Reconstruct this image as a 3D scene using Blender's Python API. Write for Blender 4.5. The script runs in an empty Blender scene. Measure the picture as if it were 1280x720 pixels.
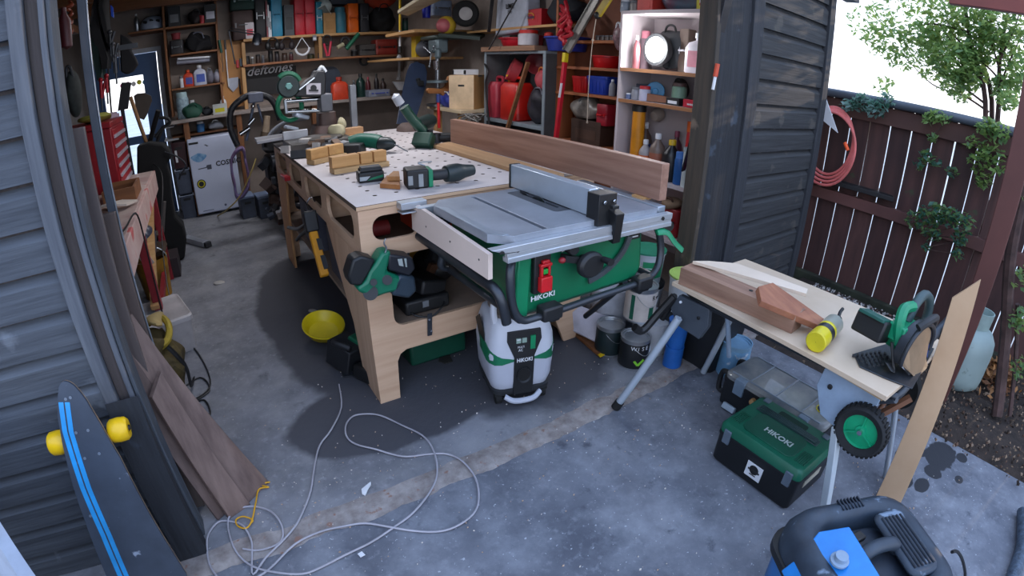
import bpy, math, random
from math import sin, cos, pi, hypot, radians
from mathutils import Vector, Matrix, Euler, geometry
random.seed(7)
SC = bpy.context.scene
COL = SC.collection
# ------------------------------------------------------------------ camera (wide action-camera lens, measured from the photo)
FPX, K3, PITCH, YAW, ROLL, HC = 637.3, -.044, radians(24.96), radians(34.07), radians(-.918), 1.45
CW = Vector((sin(YAW)*cos(PITCH), cos(YAW)*cos(PITCH), -sin(PITCH)))
_r0 = Vector((cos(YAW), -sin(YAW), 0)); _u0 = _r0.cross(CW)
CR = _r0*cos(ROLL) - _u0*sin(ROLL); CU = _u0*cos(ROLL) + _r0*sin(ROLL)
CP = Vector((0, 0, HC))
def ray(x, y):
    dx = x-640; dy = 360-y; rr = hypot(dx, dy)+1e-9; q = rr/FPX; th = q+K3*q**3
    return CW*cos(th) + (CR*dx+CU*dy)*(sin(th)/rr)
def P(px, py, x=None, y=None, z=None):
    """the point of the plane x=, y= or z= that a measured photo pixel sees"""
    d = ray(px, py)
    t = x/d.x if x is not None else (y/d.y if y is not None else (z-HC)/d.z)
    return CP + d*t
cd = bpy.data.cameras.new('camera'); cam = bpy.data.objects.new('camera', cd); COL.objects.link(cam)
cd.type = 'PANO'; cd.sensor_fit = 'HORIZONTAL'; cd.sensor_width = 36
cd.panorama_type = 'FISHEYE_LENS_POLYNOMIAL'
_s = 1280/36/FPX
cd.fisheye_polynomial_k0 = 0; cd.fisheye_polynomial_k1 = -_s; cd.fisheye_polynomial_k2 = 0
cd.fisheye_polynomial_k3 = -K3*_s**3; cd.fisheye_polynomial_k4 = 0; cd.fisheye_fov = pi
cd.clip_start = .02; cd.clip_end = 400
cam.matrix_world = Matrix(((CR.x, CU.x, -CW.x, 0), (CR.y, CU.y, -CW.y, 0), (CR.z, CU.z, -CW.z, HC), (0, 0, 0, 1)))
SC.camera = cam
# ------------------------------------------------------------------ materials
def lin(c):
    if isinstance(c, str):
        c = [int(c[i:i+2], 16)/255 for i in (0, 2, 4)]
        return tuple((v/12.92 if v <= .04045 else ((v+.055)/1.055)**2.4) for v in c)
    return tuple(c)
MC = {}
def mat(hexc, rough=.55, metal=0, var=.12, scale=6, bump=0, stretch=(1, 1, 1), c2=None, em=0, trans=0, spots=None, coat=0, alpha=None):
    key = (hexc, rough, metal, var, scale, bump, stretch, c2, em, trans, spots, coat, alpha)
    if key in MC: return MC[key]
    m = bpy.data.materials.new('m_%s' % (hexc if isinstance(hexc, str) else 'x')); m.use_nodes = True
    nt = m.node_tree; N = nt.nodes; L = nt.links; b = N['Principled BSDF']
    c = lin(hexc); d = lin(c2) if c2 else tuple(max(0, v*(1-2.2*var)) for v in c)
    e = c if c2 else tuple(min(1, v*(1+var)) for v in c)
    tc = N.new('ShaderNodeTexCoord'); mp = N.new('ShaderNodeMapping'); mp.inputs['Scale'].default_value = [scale*s for s in stretch]
    L.new(tc.outputs['Object'], mp.inputs['Vector'])
    nz = N.new('ShaderNodeTexNoise'); nz.inputs['Scale'].default_value = 1; nz.inputs['Detail'].default_value = 6; nz.inputs['Roughness'].default_value = .62
    L.new(mp.outputs[0], nz.inputs['Vector'])
    rp = N.new('ShaderNodeValToRGB'); rp.color_ramp.elements[0].position = .32; rp.color_ramp.elements[1].position = .68
    rp.color_ramp.elements[0].color = (*d, 1); rp.color_ramp.elements[1].color = (*e, 1)
    L.new(nz.outputs['Fac'], rp.inputs[0]); src = rp.outputs[0]
    if spots:
        n2 = N.new('ShaderNodeTexNoise'); n2.inputs['Scale'].default_value = spots[1]; n2.inputs['Detail'].default_value = 5
        L.new(tc.outputs['Object'], n2.inputs['Vector'])
        r2 = N.new('ShaderNodeValToRGB'); r2.color_ramp.elements[0].position = spots[2]; r2.color_ramp.elements[1].position = spots[2]+.06
        L.new(n2.outputs['Fac'], r2.inputs[0])
        mx = N.new('ShaderNodeMixRGB'); mx.inputs[2].default_value = (*lin(spots[0]), 1); L.new(r2.outputs[0], mx.inputs[0]); L.new(src, mx.inputs[1]); src = mx.outputs[0]
    L.new(src, b.inputs['Base Color'])
    b.inputs['Roughness'].default_value = rough; b.inputs['Metallic'].default_value = metal
    if coat: b.inputs['Coat Weight'].default_value = coat
    if bump:
        bp = N.new('ShaderNodeBump'); bp.inputs['Strength'].default_value = bump; bp.inputs['Distance'].default_value = .01
        L.new(nz.outputs['Fac'], bp.inputs['Height']); L.new(bp.outputs[0], b.inputs['Normal'])
    if trans:
        b.inputs['Transmission Weight'].default_value = trans; b.inputs['IOR'].default_value = 1.3
    if alpha is not None: b.inputs['Alpha'].default_value = alpha
    if em:
        b.inputs['Emission Color'].default_value = (*c, 1); b.inputs['Emission Strength'].default_value = em
    MC[key] = m; return m
def wood(h1, h2, ax='x', k=1., rough=.65, bump=.15):
    s = {'x': (1.2, 22, 22), 'y': (22, 1.2, 22), 'z': (22, 22, 1.2)}[ax]
    return mat(h1, rough, 0, .1, k, bump, s, c2=h2)
BLK = mat('17181a', .5); DK = mat('26282b', .6); GREY = mat('6d7074', .5); WHT = mat('d8dade', .5, var=.05)
RUB = mat('101112', .8); STEEL = mat('9aa0a6', .3, .9); CHR = mat('c6cbd0', .18, 1, var=.03); DSTEEL = mat('4a4e54', .4, .8)
GRN = mat('0f7a52', .42, var=.08); DGRN = mat('0c4a3a', .5, var=.1); RED = mat('c01820', .4); YEL = mat('e8c01a', .45)
ORG = mat('e8551a', .45); BLU = mat('1f62b4', .45); TEAL = mat('2c88a4', .5)
PLY = wood('c8a888', 'b08c6c', 'x'); PLYY = wood('c8a888', 'b08c6c', 'y'); PINE = wood('c39a68', 'a87c4c', 'x'); PINEY = wood('c39a68', 'a87c4c', 'y')
PINEZ = wood('c39a68', 'a87c4c', 'z'); DW = wood('8a5a36', '6a4226', 'x'); DWY = wood('8a5a36', '6a4226', 'y'); DWZ = wood('8a5a36', '6a4226', 'z')
CLR = mat('dfe8ee', .12, var=.02, trans=.75)
# ------------------------------------------------------------------ mesh builder
class G:
    def __init__(s): s.v = []; s.f = []; s.m = []
    def add(s, vs, fs, m=0):
        o = len(s.v); s.v += [Vector(v) for v in vs]; s.f += [[o+i for i in f] for f in fs]; s.m += [m]*len(fs); return s
    def hexa(s, q, m=0):
        return s.add(q, [(0, 3, 2, 1), (4, 5, 6, 7), (0, 1, 5, 4), (1, 2, 6, 5), (2, 3, 7, 6), (3, 0, 4, 7)], m)
    def bx(s, x0, y0, z0, x1, y1, z1, m=0):
        return s.hexa([(x0, y0, z0), (x1, y0, z0), (x1, y1, z0), (x0, y1, z0), (x0, y0, z1), (x1, y0, z1), (x1, y1, z1), (x0, y1, z1)], m)
    def box(s, c, d, m=0, r=(0, 0, 0)):
        R = Euler(r).to_matrix(); c = Vector(c); h = [v/2 for v in d]
        q = [(-1, -1, -1), (1, -1, -1), (1, 1, -1), (-1, 1, -1), (-1, -1, 1), (1, -1, 1), (1, 1, 1), (-1, 1, 1)]
        return s.hexa([c+R@Vector((a*h[0], b*h[1], e*h[2])) for a, b, e in q], m)
    def beam(s, a, b, w, h, m=0, up=(0, 0, 1)):
        a = Vector(a); b = Vector(b); d = (b-a).normalized(); up = Vector(up)
        sd = d.cross(up)
        if sd.length < 1e-3: sd = d.cross(Vector((0, 1, 0)))
        sd.normalize(); u = sd.cross(d); q = []
        for p in (a, b):
            q += [p-sd*w/2-u*h/2, p+sd*w/2-u*h/2, p+sd*w/2+u*h/2, p-sd*w/2+u*h/2]
        return s.hexa(q, m)
    def rings(s, R, m=0, caps=True, closed=False):
        n = len(R[0]); vs = [p for r in R for p in r]; fs = []
        k = len(R); rng = k if closed else k-1
        for i in range(rng):
            a = i*n; b = ((i+1) % k)*n
            for j in range(n): fs.append((a+j, a+(j+1) % n, b+(j+1) % n, b+j))
        if caps and not closed: fs += [tuple(range(n))[::-1], tuple((k-1)*n+j for j in range(n))]
        return s.add(vs, fs, m)
    def cyl(s, a, b, r, m=0, r2=None, n=16, cap=True):
        a = Vector(a); b = Vector(b); d = (b-a).normalized(); t = d.orthogonal().normalized(); u = d.cross(t)
        r2 = r if r2 is None else r2
        R = [[p+(t*cos(2*pi*i/n)+u*sin(2*pi*i/n))*q for i in range(n)] for p, q in ((a, r), (b, r2))]
        return s.rings(R, m, cap)
    def tube(s, pts, r, m=0, n=8, closed=False, sm=6, flat=None):
        p = [Vector(q) for q in pts]
        if sm > 1 and len(p) > 2:
            o = []; k = len(p); rg = k if closed else k-1
            for i in range(rg):
                p0 = p[(i-1) % k] if closed or i else p[0]; p1 = p[i]; p2 = p[(i+1) % k]; p3 = p[(i+2) % k] if closed or i+2 < k else p[-1]
                for j in range(sm):
                    t = j/sm; o.append(.5*((2*p1)+(p2-p0)*t+(2*p0-5*p1+4*p2-p3)*t*t+(3*p1-p0-3*p2+p3)*t**3))
            if not closed: o.append(p[-1])
            p = o
        k = len(p); R = []; u = None
        for i in range(k):
            a = p[i-1] if (i or closed) else p[0]; b = p[(i+1) % k] if (i < k-1 or closed) else p[-1]
            d = (b-a)
            if d.length < 1e-9: d = Vector((0, 0, 1))
            d.normalize()
            if u is None: u = d.orthogonal().normalized()
            u = u-d*u.dot(d); u.normalize(); w = d.cross(u)
            rr = r(i/(k-1)) if callable(r) else r
            R.append([p[i]+(u*cos(2*pi*j/n)+w*sin(2*pi*j/n)*(flat or 1))*rr for j in range(n)])
        return s.rings(R, m, True, closed)
    def lathe(s, c, prof, m=0, n=20, ax=(0, 0, 1), open0=False):
        c = Vector(c); d = Vector(ax).normalized(); t = Vector((1, 0, 0)) if abs(d.x) < .9 else Vector((0, 1, 0))
        t = (t-d*t.dot(d)).normalized(); u = d.cross(t); last = None; cur = []; cm = m
        def ring(r, z): return [c+d*z+(t*cos(2*pi*i/n)+u*sin(2*pi*i/n))*max(r, 1e-4) for i in range(n)]
        for q in prof:
            mm = q[2] if len(q) > 2 else cm
            if mm != cm and cur:
                cur.append(ring(q[0], q[1])); s.rings(cur, cm, False); cur = [cur[-1]]; cm = mm
            else: cur.append(ring(q[0], q[1])); cm = mm
        s.rings(cur, cm, False)
        # close ends
        a = ring(prof[0][0], prof[0][1]); b = ring(prof[-1][0], prof[-1][1])
        if prof[0][0] > 1e-3 and not open0: s.add(a, [tuple(range(n))[::-1]], prof[0][2] if len(prof[0]) > 2 else m)
        if prof[-1][0] > 1e-3 and not open0: s.add(b, [tuple(range(n))], cm)
        return s
    def prism(s, pts, vec, m=0):
        p = [Vector(q) for q in pts]; vec = Vector(vec); n = len(p)
        return s.add(p+[q+vec for q in p], [tuple(range(n))[::-1], tuple(range(n, 2*n))]+[(i, (i+1) % n, n+(i+1) % n, n+i) for i in range(n)], m)
    def plate(s, o, u, v, t, outer, holes=(), m=0, me=None):
        o = Vector(o); u = Vector(u); v = Vector(v); w = u.cross(v)*t
        loops = [outer]+list(holes); flat = [q for l in loops for q in l]
        tris = geometry.tessellate_polygon([[Vector((a, b, 0)) for a, b in l] for l in loops])
        n = len(flat); base = [o+u*a+v*b for a, b in flat]
        s.add(base+[q+w for q in base], [tuple(t_) for t_ in tris]+[tuple(n+i for i in t_[::-1]) for t_ in tris], m)
        k = 0
        for l in loops:
            z = len(l); ids = list(range(k, k+z))
            s.add([base[i] for i in ids]+[base[i]+w for i in ids], [(i, (i+1) % z, z+(i+1) % z, z+i) for i in range(z)], m if me is None else me)
            k += z
        return s
    def sph(s, c, r, m=0, n=14, h=9, R=None):
        c = Vector(c); r = (r, r, r) if not hasattr(r, '__len__') else r; rings = []
        for i in range(1, h):
            a = pi*i/h; rr = []
            for j in range(n):
                q = Vector((sin(a)*cos(2*pi*j/n)*r[0], sin(a)*sin(2*pi*j/n)*r[1], cos(a)*r[2]))
                if R: q = R@q
                rr.append(c+q)
            rings.append(rr)
        s.rings(rings, m, False); tp = Vector((0, 0, r[2])); tp = R@tp if R else tp
        for pole, ring in ((c+tp, rings[0]), (c-tp, rings[-1])):
            s.add([pole]+ring, [(0, 1+i, 1+(i+1) % n) for i in range(n)], m)
        return s
    def text(s, txt, size, o, u, v, t=.001, m=0, shear=0, center=True, bold=0):
        cu = bpy.data.curves.new('t', 'FONT'); cu.body = txt; cu.size = size; cu.extrude = t/2; cu.shear = shear; cu.resolution_u = 2; cu.offset = bold
        if center: cu.align_x = 'CENTER'; cu.align_y = 'CENTER'
        ob = bpy.data.objects.new('t', cu); COL.objects.link(ob); bpy.context.view_layer.update()
        me = ob.to_mesh(); u = Vector(u).normalized(); v = Vector(v).normalized(); w = u.cross(v); o = Vector(o)
        s.add([o+u*q.co.x+v*q.co.y+w*(q.co.z+t/2) for q in me.vertices], [tuple(p.vertices) for p in me.polygons], m)
        ob.to_mesh_clear(); bpy.data.objects.remove(ob); bpy.data.curves.remove(cu); return s
    def rough(s, amt, seed=0):
        from mathutils import noise
        for q in s.v:
            q += noise.noise_vector(q*9+Vector((seed, 0, 0)))*amt
        return s
    def tf(s, M):
        s.v = [M@q for q in s.v]; return s
def rr(x0, y0, x1, y1, r, n=5):
    o = []
    for cx, cy, a in ((x1-r, y0+r, -pi/2), (x1-r, y1-r, 0), (x0+r, y1-r, pi/2), (x0+r, y0+r, pi)):
        for i in range(n+1):
            t = a+pi/2*i/n; o.append((cx+r*cos(t), cy+r*sin(t)))
    return o
def circ(x, y, r, n=10): return [(x+r*cos(2*pi*i/n), y+r*sin(2*pi*i/n)) for i in range(n)]
MW = {}
def obj(name, g, mats, parent=None, bevel=0, local=False, subd=0, smooth=40, org=None):
    if not isinstance(mats, (list, tuple)): mats = [mats]
    me = bpy.data.meshes.new(name)
    vs = g.v
    if parent is not None:
        if not local:
            I = MW[parent.name].inverted(); vs = [I@q for q in vs]
    elif not local:
        if org is None:
            xs = [q.x for q in vs]; ys = [q.y for q in vs]; zs = [q.z for q in vs]
            org = Vector(((min(xs)+max(xs))/2, (min(ys)+max(ys))/2, min(zs)))
        vs = [q-org for q in vs]
    me.from_pydata([tuple(q) for q in vs], [], g.f)
    me.update(); me.polygons.foreach_set('material_index', [min(i, len(mats)-1) for i in g.m])
    for mm in mats: me.materials.append(mm)
    import bmesh
    bm = bmesh.new(); bm.from_mesh(me); bmesh.ops.remove_doubles(bm, verts=bm.verts, dist=1e-5); bmesh.ops.recalc_face_normals(bm, faces=bm.faces); bm.to_mesh(me); bm.free()
    me.polygons.foreach_set('use_smooth', [True]*len(me.polygons))
    try: me.set_sharp_from_angle(angle=radians(smooth))
    except Exception: pass
    o = bpy.data.objects.new(name, me); COL.objects.link(o)
    if parent is not None: o.parent = parent; MW[o.name] = MW[parent.name]
    else:
        o.location = org or (0, 0, 0); MW[o.name] = Matrix.Translation(org or Vector((0, 0, 0)))
    if bevel:
        b = o.modifiers.new('b', 'BEVEL'); b.width = bevel; b.segments = 2; b.limit_method = 'ANGLE'; b.angle_limit = radians(35)
    if subd:
        b = o.modifiers.new('s', 'SUBSURF'); b.levels = subd; b.render_levels = subd
    return o
def tag(o, label=None, cat=None, group=None, kind=None):
    if label: o['label'] = label
    if cat: o['category'] = cat
    if group: o['group'] = group
    if kind: o['kind'] = kind
    return o
def thing(name, label, cat, loc=(0, 0, 0), rz=0, group=None, rot=None):
    o = bpy.data.objects.new(name, None); COL.objects.link(o); o.empty_display_size = .05
    o.location = loc; o.rotation_euler = rot or (0, 0, rz)
    MW[o.name] = Matrix.Translation(Vector(loc)) @ Euler(rot or (0, 0, rz)).to_matrix().to_4x4()
    return tag(o, label, cat, group)
def struct(name, g, mats, **k):
    return tag(obj(name, g, mats, **k), kind='structure')
def one(name, label, cat, g, mats, group=None, kind=None, **k):
    return tag(obj(name, g, mats, **k), label, cat, group, kind)
def copytree(r, loc, rz=0, label=None, scale=None, rot=None):
    c = r.copy(); COL.objects.link(c); c.location = loc; c.rotation_euler = rot or (0, 0, rz)
    if label: c['label'] = label
    if scale: c.scale = scale
    for ch in list(r.children):
        d = ch.copy(); COL.objects.link(d); d.parent = c
        for gch in list(ch.children):
            e = gch.copy(); COL.objects.link(e); e.parent = d
    return c
V = Vector
X_, Y_, Z_ = V((1, 0, 0)), V((0, 1, 0)), V((0, 0, 1))
# ================================================================== light
w = bpy.data.worlds.new('world'); SC.world = w; w.use_nodes = True
nt = w.node_tree; bg = nt.nodes['Background']
tc = nt.nodes.new('ShaderNodeTexCoord'); sx = nt.nodes.new('ShaderNodeSeparateXYZ'); nt.links.new(tc.outputs['Generated'], sx.inputs[0])
rp = nt.nodes.new('ShaderNodeValToRGB'); nt.links.new(sx.outputs['Z'], rp.inputs[0])
rp.color_ramp.elements[0].position = 0; rp.color_ramp.elements[0].color = (.92, .93, .97, 1)
rp.color_ramp.elements[1].position = .55; rp.color_ramp.elements[1].color = (.55, .72, 1.08, 1)
nt.links.new(rp.outputs[0], bg.inputs['Color']); bg.inputs['Strength'].default_value = 1.2
sd = bpy.data.lights.new('sun', 'SUN'); sd.energy = .9; sd.angle = radians(.6); sd.color = (1, .8, .62)
so = bpy.data.objects.new('sun', sd); COL.objects.link(so); so.location = (12, -2, 4)
so.rotation_euler = V((-1, .18, -.19)).to_track_quat('-Z', 'Y').to_euler()
SC.view_settings.view_transform = 'Standard'; SC.view_settings.look = 'None'; SC.view_settings.gamma = 1
SC.view_settings.use_curve_mapping = False; SC.view_settings.exposure = 1.0
# ================================================================== concrete
def concrete(name, base, dark, wet, patches, seed, rough=.75, light=None):
    m = bpy.data.materials.new(name); m.use_nodes = True; nt = m.node_tree; N = nt.nodes; L = nt.links; b = N['Principled BSDF']
    tc = N.new('ShaderNodeTexCoord')
    def nz(sc, det=8, off=0):
        mp = N.new('ShaderNodeMapping'); mp.inputs['Location'].default_value = (seed+off, off*3, 0); L.new(tc.outputs['Object'], mp.inputs[0])
        n = N.new('ShaderNodeTexNoise'); n.inputs['Scale'].default_value = sc; n.inputs['Detail'].default_value = det; n.inputs['Roughness'].default_value = .65
        L.new(mp.outputs[0], n.inputs['Vector']); return n.outputs['Fac']
    def ramp(f, a, b_, c0=(0, 0, 0, 1), c1=(1, 1, 1, 1)):
        r = N.new('ShaderNodeValToRGB'); r.color_ramp.elements[0].position = a; r.color_ramp.elements[1].position = b_
        r.color_ramp.elements[0].color = c0; r.color_ramp.elements[1].color = c1; L.new(f, r.inputs[0]); return r.outputs[0]
    def mix(f, a, b_):
        x = N.new('ShaderNodeMixRGB'); L.new(f, x.inputs[0])
        for i, q in ((1, a), (2, b_)):
            if hasattr(q, 'is_linked') or hasattr(q, 'links'): L.new(q, x.inputs[i])
            else: x.inputs[i].default_value = (*lin(q), 1)
        return x.outputs[0]
    col = ramp(nz(2.2), .3, .72, (*lin(dark), 1), (*lin(base), 1))
    col = mix(ramp(nz(30, 4, 3), .55, .75), col, base)
    # pale dust and specks
    col = mix(ramp(nz(4.5, 9, 31), .45, .75, (0, 0, 0, 1), (.38, .38, .38, 1)), col, light or 'a9a8a6')
    col = mix(ramp(nz(55, 3, 7), .66, .71), col, light or 'a9a8a6')
    col = mix(ramp(nz(9, 6, 17), .60, .72), col, dark)
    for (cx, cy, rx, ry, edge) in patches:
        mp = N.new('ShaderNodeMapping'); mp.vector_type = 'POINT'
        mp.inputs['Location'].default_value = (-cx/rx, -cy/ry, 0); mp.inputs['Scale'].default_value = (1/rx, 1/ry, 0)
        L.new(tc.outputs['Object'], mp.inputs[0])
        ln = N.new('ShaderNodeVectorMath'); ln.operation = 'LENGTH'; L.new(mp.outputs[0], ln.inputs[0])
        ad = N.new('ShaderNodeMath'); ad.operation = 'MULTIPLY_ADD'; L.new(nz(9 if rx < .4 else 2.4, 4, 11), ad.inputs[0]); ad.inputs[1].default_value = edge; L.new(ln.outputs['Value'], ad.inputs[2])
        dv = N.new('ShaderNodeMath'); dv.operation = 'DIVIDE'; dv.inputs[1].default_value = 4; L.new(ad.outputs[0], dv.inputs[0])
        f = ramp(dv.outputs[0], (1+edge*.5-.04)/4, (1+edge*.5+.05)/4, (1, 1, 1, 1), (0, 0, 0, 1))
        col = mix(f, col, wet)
    L.new(col, b.inputs['Base Color']); b.inputs['Roughness'].default_value = rough; b.inputs['Specular IOR Level'].default_value = .25
    bp = N.new('ShaderNodeBump'); bp.inputs['Strength'].default_value = .35; bp.inputs['Distance'].default_value = .008; L.new(nz(14, 9, 5), bp.inputs['Height']); L.new(bp.outputs[0], b.inputs['Normal'])
    return m
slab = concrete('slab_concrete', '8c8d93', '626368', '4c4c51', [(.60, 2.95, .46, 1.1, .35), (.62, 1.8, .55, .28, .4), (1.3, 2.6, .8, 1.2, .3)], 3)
apr = concrete('apron_concrete', '7d8088', '51545d', '35363a', [(2.25, .12, .045, .05, .6), (2.36, .085, .05, .05, .6), (2.42, -.03, .13, .075, 1.1), (2.27, -.03, .05, .045, .8), (2.13, -.02, .055, .035, .8), (2.1, .06, .05, .04, .8), (2.5, -.13, .04, .03, .6), (2.32, -.16, .03, .02, .6)], 9, light='b2b6bd')
ORG0 = V((0, 0, 0))
YB = 6.5; XL = -1.25; XR = 2.62; ZC = 2.45
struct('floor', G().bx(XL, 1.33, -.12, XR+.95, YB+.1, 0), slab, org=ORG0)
# apron slab, its front strip broken at the threshold
struct('driveway_slab', G().bx(-6, -7, -.12, 2.58, 1.25, -.002).bx(-6, 1.25, -.12, XL, 1.33, -.002), apr, org=ORG0)
strip = G(); n = 60
from mathutils import noise as _nz
R_ = []
for i in range(231):
    x0 = -1.25+i*.02; e1 = .02*_nz.noise(V((x0*6, 0, 0)))+.008*_nz.noise(V((x0*31, 0, 0))); e2 = .012*_nz.noise(V((x0*7, 5, 0))); zt_ = .001+.004*_nz.noise(V((x0*14, 9, 0)))
    R_.append([V((x0, 1.235+e1, -.1)), V((x0, 1.235+e1, .0005)), V((x0, 1.27+e1, .003+zt_)), V((x0, 1.31, .002+zt_)), V((x0, 1.345+e2, .0006)), V((x0, 1.345+e2, -.1))])
strip.rings(R_)
tag(obj('threshold_strip', strip.rough(.003), mat('a39c98', .9, 0, .25, 14, .5, c2='746a66', spots=('8a6c60', 25, .62)), org=ORG0), kind='structure')
soilm = mat('3c3029', .95, 0, .3, 12, .9, c2='1e1814', spots=('6f5a45', 40, .63))
sg = G(); nx, ny = 46, 70
from mathutils import noise
vs = []
for j in range(ny+1):
    for i in range(nx+1):
        x = 2.56+i*(1.62/nx) if i < nx else 4.22; y = -5+j*(6.55/ny)
        k = min(1, (x-2.56)*5)
        vs.append((x, y, -.02-.1*min(1, max(0, (x-2.8)/.9))+k*(.03*noise.noise(V((x*5, y*5, 0)))+.015*noise.noise(V((x*21, y*21, 3))))+.03*k))
sg.add(vs, [(j*(nx+1)+i, j*(nx+1)+i+1, (j+1)*(nx+1)+i+1, (j+1)*(nx+1)+i) for j in range(ny) for i in range(nx)])
sg.bx(2.56, -5, -.3, 4.22, 1.6, -.08)
struct('garden_soil', sg, soilm, org=ORG0)
struct('outer_ground', G().bx(-40, -40, -.3, 40, 60, -.13), mat('c2c6c4', .9, 0, .1, 1, 0), org=ORG0)
# ================================================================== garage shell
wallm = wood('8a7a68', '6c5e50', 'x', .6); wallz = mat('5f564e', .85, 0, .15, 3)
struct('wall_left', G().bx(XL-.1, 1.5, 0, XL, YB+.1, ZC), wallz, org=ORG0)
struct('wall_right', G().bx(XR, 1.56, 0, XR+.1, YB+.1, ZC), mat('9c8f86', .85, 0, .15, 3), org=ORG0)
DX0, DX1, DZ = -1.22, -.36, 1.93
bw = G().bx(DX1, YB, 0, XR+.1, YB+.12, ZC).bx(XL-.1, YB, DZ, DX1, YB+.12, ZC).bx(XL-.1, YB, 0, DX0, YB+.12, DZ)
struct('wall_back', bw, mat('8f8279', .85, 0, .12, 3, .1), org=ORG0)
struct('ceiling', G().bx(XL-.3, 1.5, ZC, XR+1.1, YB+.3, ZC+.1), mat('4a423b', .9, 0, .2, 4), org=ORG0)
for k in range(6):
    struct('ceiling_joist', G().bx(XL, 2+k*.8, ZC-.14, XR, 2.045+k*.8, ZC), DW)
# front wall above opening
struct('wall_front', G().bx(XL-4, 1.42, 2.12, XR+1.2, 1.52, ZC+.1), mat('3d4148', .8, 0, .2, 4), org=ORG0)
# weathered siding -------------------------------------------------
def siding_mat(name, c1, c2, c3, ax='x'):
    m = mat(c1, .8, 0, .2, 1., .5, (2.2, 30, 46) if ax == 'x' else (46, 30, 2.2), c2=c2, spots=(c3, 7, .62)); return m
SBL = siding_mat('a', '525861', '3c4149', '646a73'); SBR = siding_mat('b', '3b3d40', '27282b', '4a4845')
FRL = siding_mat('c', '61666e', '464b54', '6b6f76', 'z'); FRR = siding_mat('d', '34373d', '24262b', '3f4146', 'z')
FRB = siding_mat('e', '4c4545', '38322f', '5a5250', 'z')
def siding(name, x0, x1, y, z0, z1, first, pitch, m, lean=.014):
    """shiplap boards with a bevelled lower lip, each course tilted"""
    g = G(); z = first
    while z > z0+.01: z -= pitch
    while z < z1:
        a = max(z, z0); b = min(z+pitch, z1)
        if b-a > .01:
            fz_ = min(b, z+pitch*.70)
            if fz_ > a+.004: g.prism([(x0, p[0], p[1]) for p in [(y-.014, a), (y+.03, a), (y+.03, b), (y+.020, b), (y-.014, fz_)]], (x1-x0, 0, 0))
        z += pitch
    return struct(name, g, m, org=V((x0, y, 0)), smooth=8)
SBL2 = None
siding('wall_front_left', -6, -.445, 1.44, 0, 2.12, 1.25-.0815, .1165, SBL)
struct('wall_front_left_core', G().bx(-6, 1.45, 0, -.445, 1.52, 2.12), FRB, org=ORG0)
def post(name, x0, x1, y0, y1, z0, z1, m, rgh=.002):
    g = G(); n = 24
    R = [[V((x0, y0, z)), V((x1, y0, z)), V((x1, y1, z)), V((x0, y1, z))] for z in [z0+(z1-z0)*i/n for i in range(n+1)]]
    g.rings(R); g.rough(rgh); return struct(name, g, m, bevel=.003)
post('trim_1', -.452, -.412, 1.405, 1.47, 0, 2.12, FRL)
post('trim_2', -.412, -.372, 1.43, 1.53, 0, 2.12, FRB)
post('trim_3', -.374, -.358, 1.41, 1.45, 0, 2.12, FRL)
post('trim_4', -.357, -.343, 1.42, 1.50, 0, 2.12, siding_mat('f', '4a5058', '343940', '585c62', 'z'))
# base board of the left door, dark and painted
struct('trim_5', G().prism([(-.452, 1.40, 0), (-.452, 1.33, 0), (-.452, 1.37, .5), (-.452, 1.40, .64)], (.105, 0, 0)), siding_mat('g', '23272e', '171a20', '2b323d', 'z'))
# right front door: frame boards around shiplap courses
YR = 1.5
siding('wall_front_right', 2.56, 3.46, YR, .02, 2.12, .456-.097, .139, SBR)
struct('wall_front_right_core', G().bx(2.2, YR+.01, 0, 3.52, YR+.06, 2.12), FRR, org=ORG0)
post('trim_6', 2.46, 2.57, YR-.028, YR+.01, 0, 2.12, FRR)
post('trim_7', 3.44, 3.53, YR-.03, YR+.05, 0, 2.12, FRR)
post('trim_8', 2.17, 2.46, YR-.012, YR+.05, 0, 2.12, siding_mat('h', '2a2d33', '1b1d22', '39414c', 'z'))
post('trim_9', 2.14, 2.175, YR-.02, YR+.09, 0, 2.12, siding_mat('i', '4c4238', '33302c', '6a5c50', 'z'))
struct('wall_front_right_end', G().bx(3.48, YR+.03, 0, 3.56, YR+.5, 2.12), FRR)
# ================================================================== back door, open to the bright street side
dfm = mat('3f5c86', .45, 0, .1, 3); whf = mat('b9bcc4', .6)
g = G().bx(DX0, YB-.02, 0, DX0+.05, YB+.12, DZ).bx(DX1-.05, YB-.03, 0, DX1, YB+.12, DZ).bx(DX0, YB-.02, DZ-.05, DX1, YB+.12, DZ)
struct('trim_10', g, whf)
d = thing('door_1', None, None, (DX1-.05, YB-.02, .0), 0); tag(d, kind='structure')
# leaf stands ajar, hinged at the left, glazed
dl = G(); zx0, zx1 = DX0+.06, DX1-.06
dl.plate((zx0, YB+.0, .01), (1, 0, 0), (0, 0, 1), .04, rr(0, 0, zx1-zx0, DZ-.07, .002, 1), [rr(.1, .95, zx1-zx0-.17, DZ-.3, .01, 2), rr(.1, .12, zx1-zx0-.17, .86, .01, 2)])
obj('door_leaf', dl, dfm, d)
gl = bpy.data.materials.new('pane_glass'); gl.use_nodes = True; _n = gl.node_tree.nodes; _l = gl.node_tree.links; _n.clear()
_o = _n.new('ShaderNodeOutputMaterial'); _t = _n.new('ShaderNodeBsdfTransparent'); _g = _n.new('ShaderNodeBsdfGlossy'); _g.inputs['Roughness'].default_value = .03
_f = _n.new('ShaderNodeFresnel'); _m = _n.new('ShaderNodeMixShader'); _l.new(_f.outputs[0], _m.inputs[0]); _l.new(_t.outputs[0], _m.inputs[1]); _l.new(_g.outputs[0], _m.inputs[2]); _l.new(_m.outputs[0], _o.inputs[0])
obj('glass', G().bx(zx0+.09, YB-.022, .1, zx1-.16, YB-.018, DZ-.28), gl, d)
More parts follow.
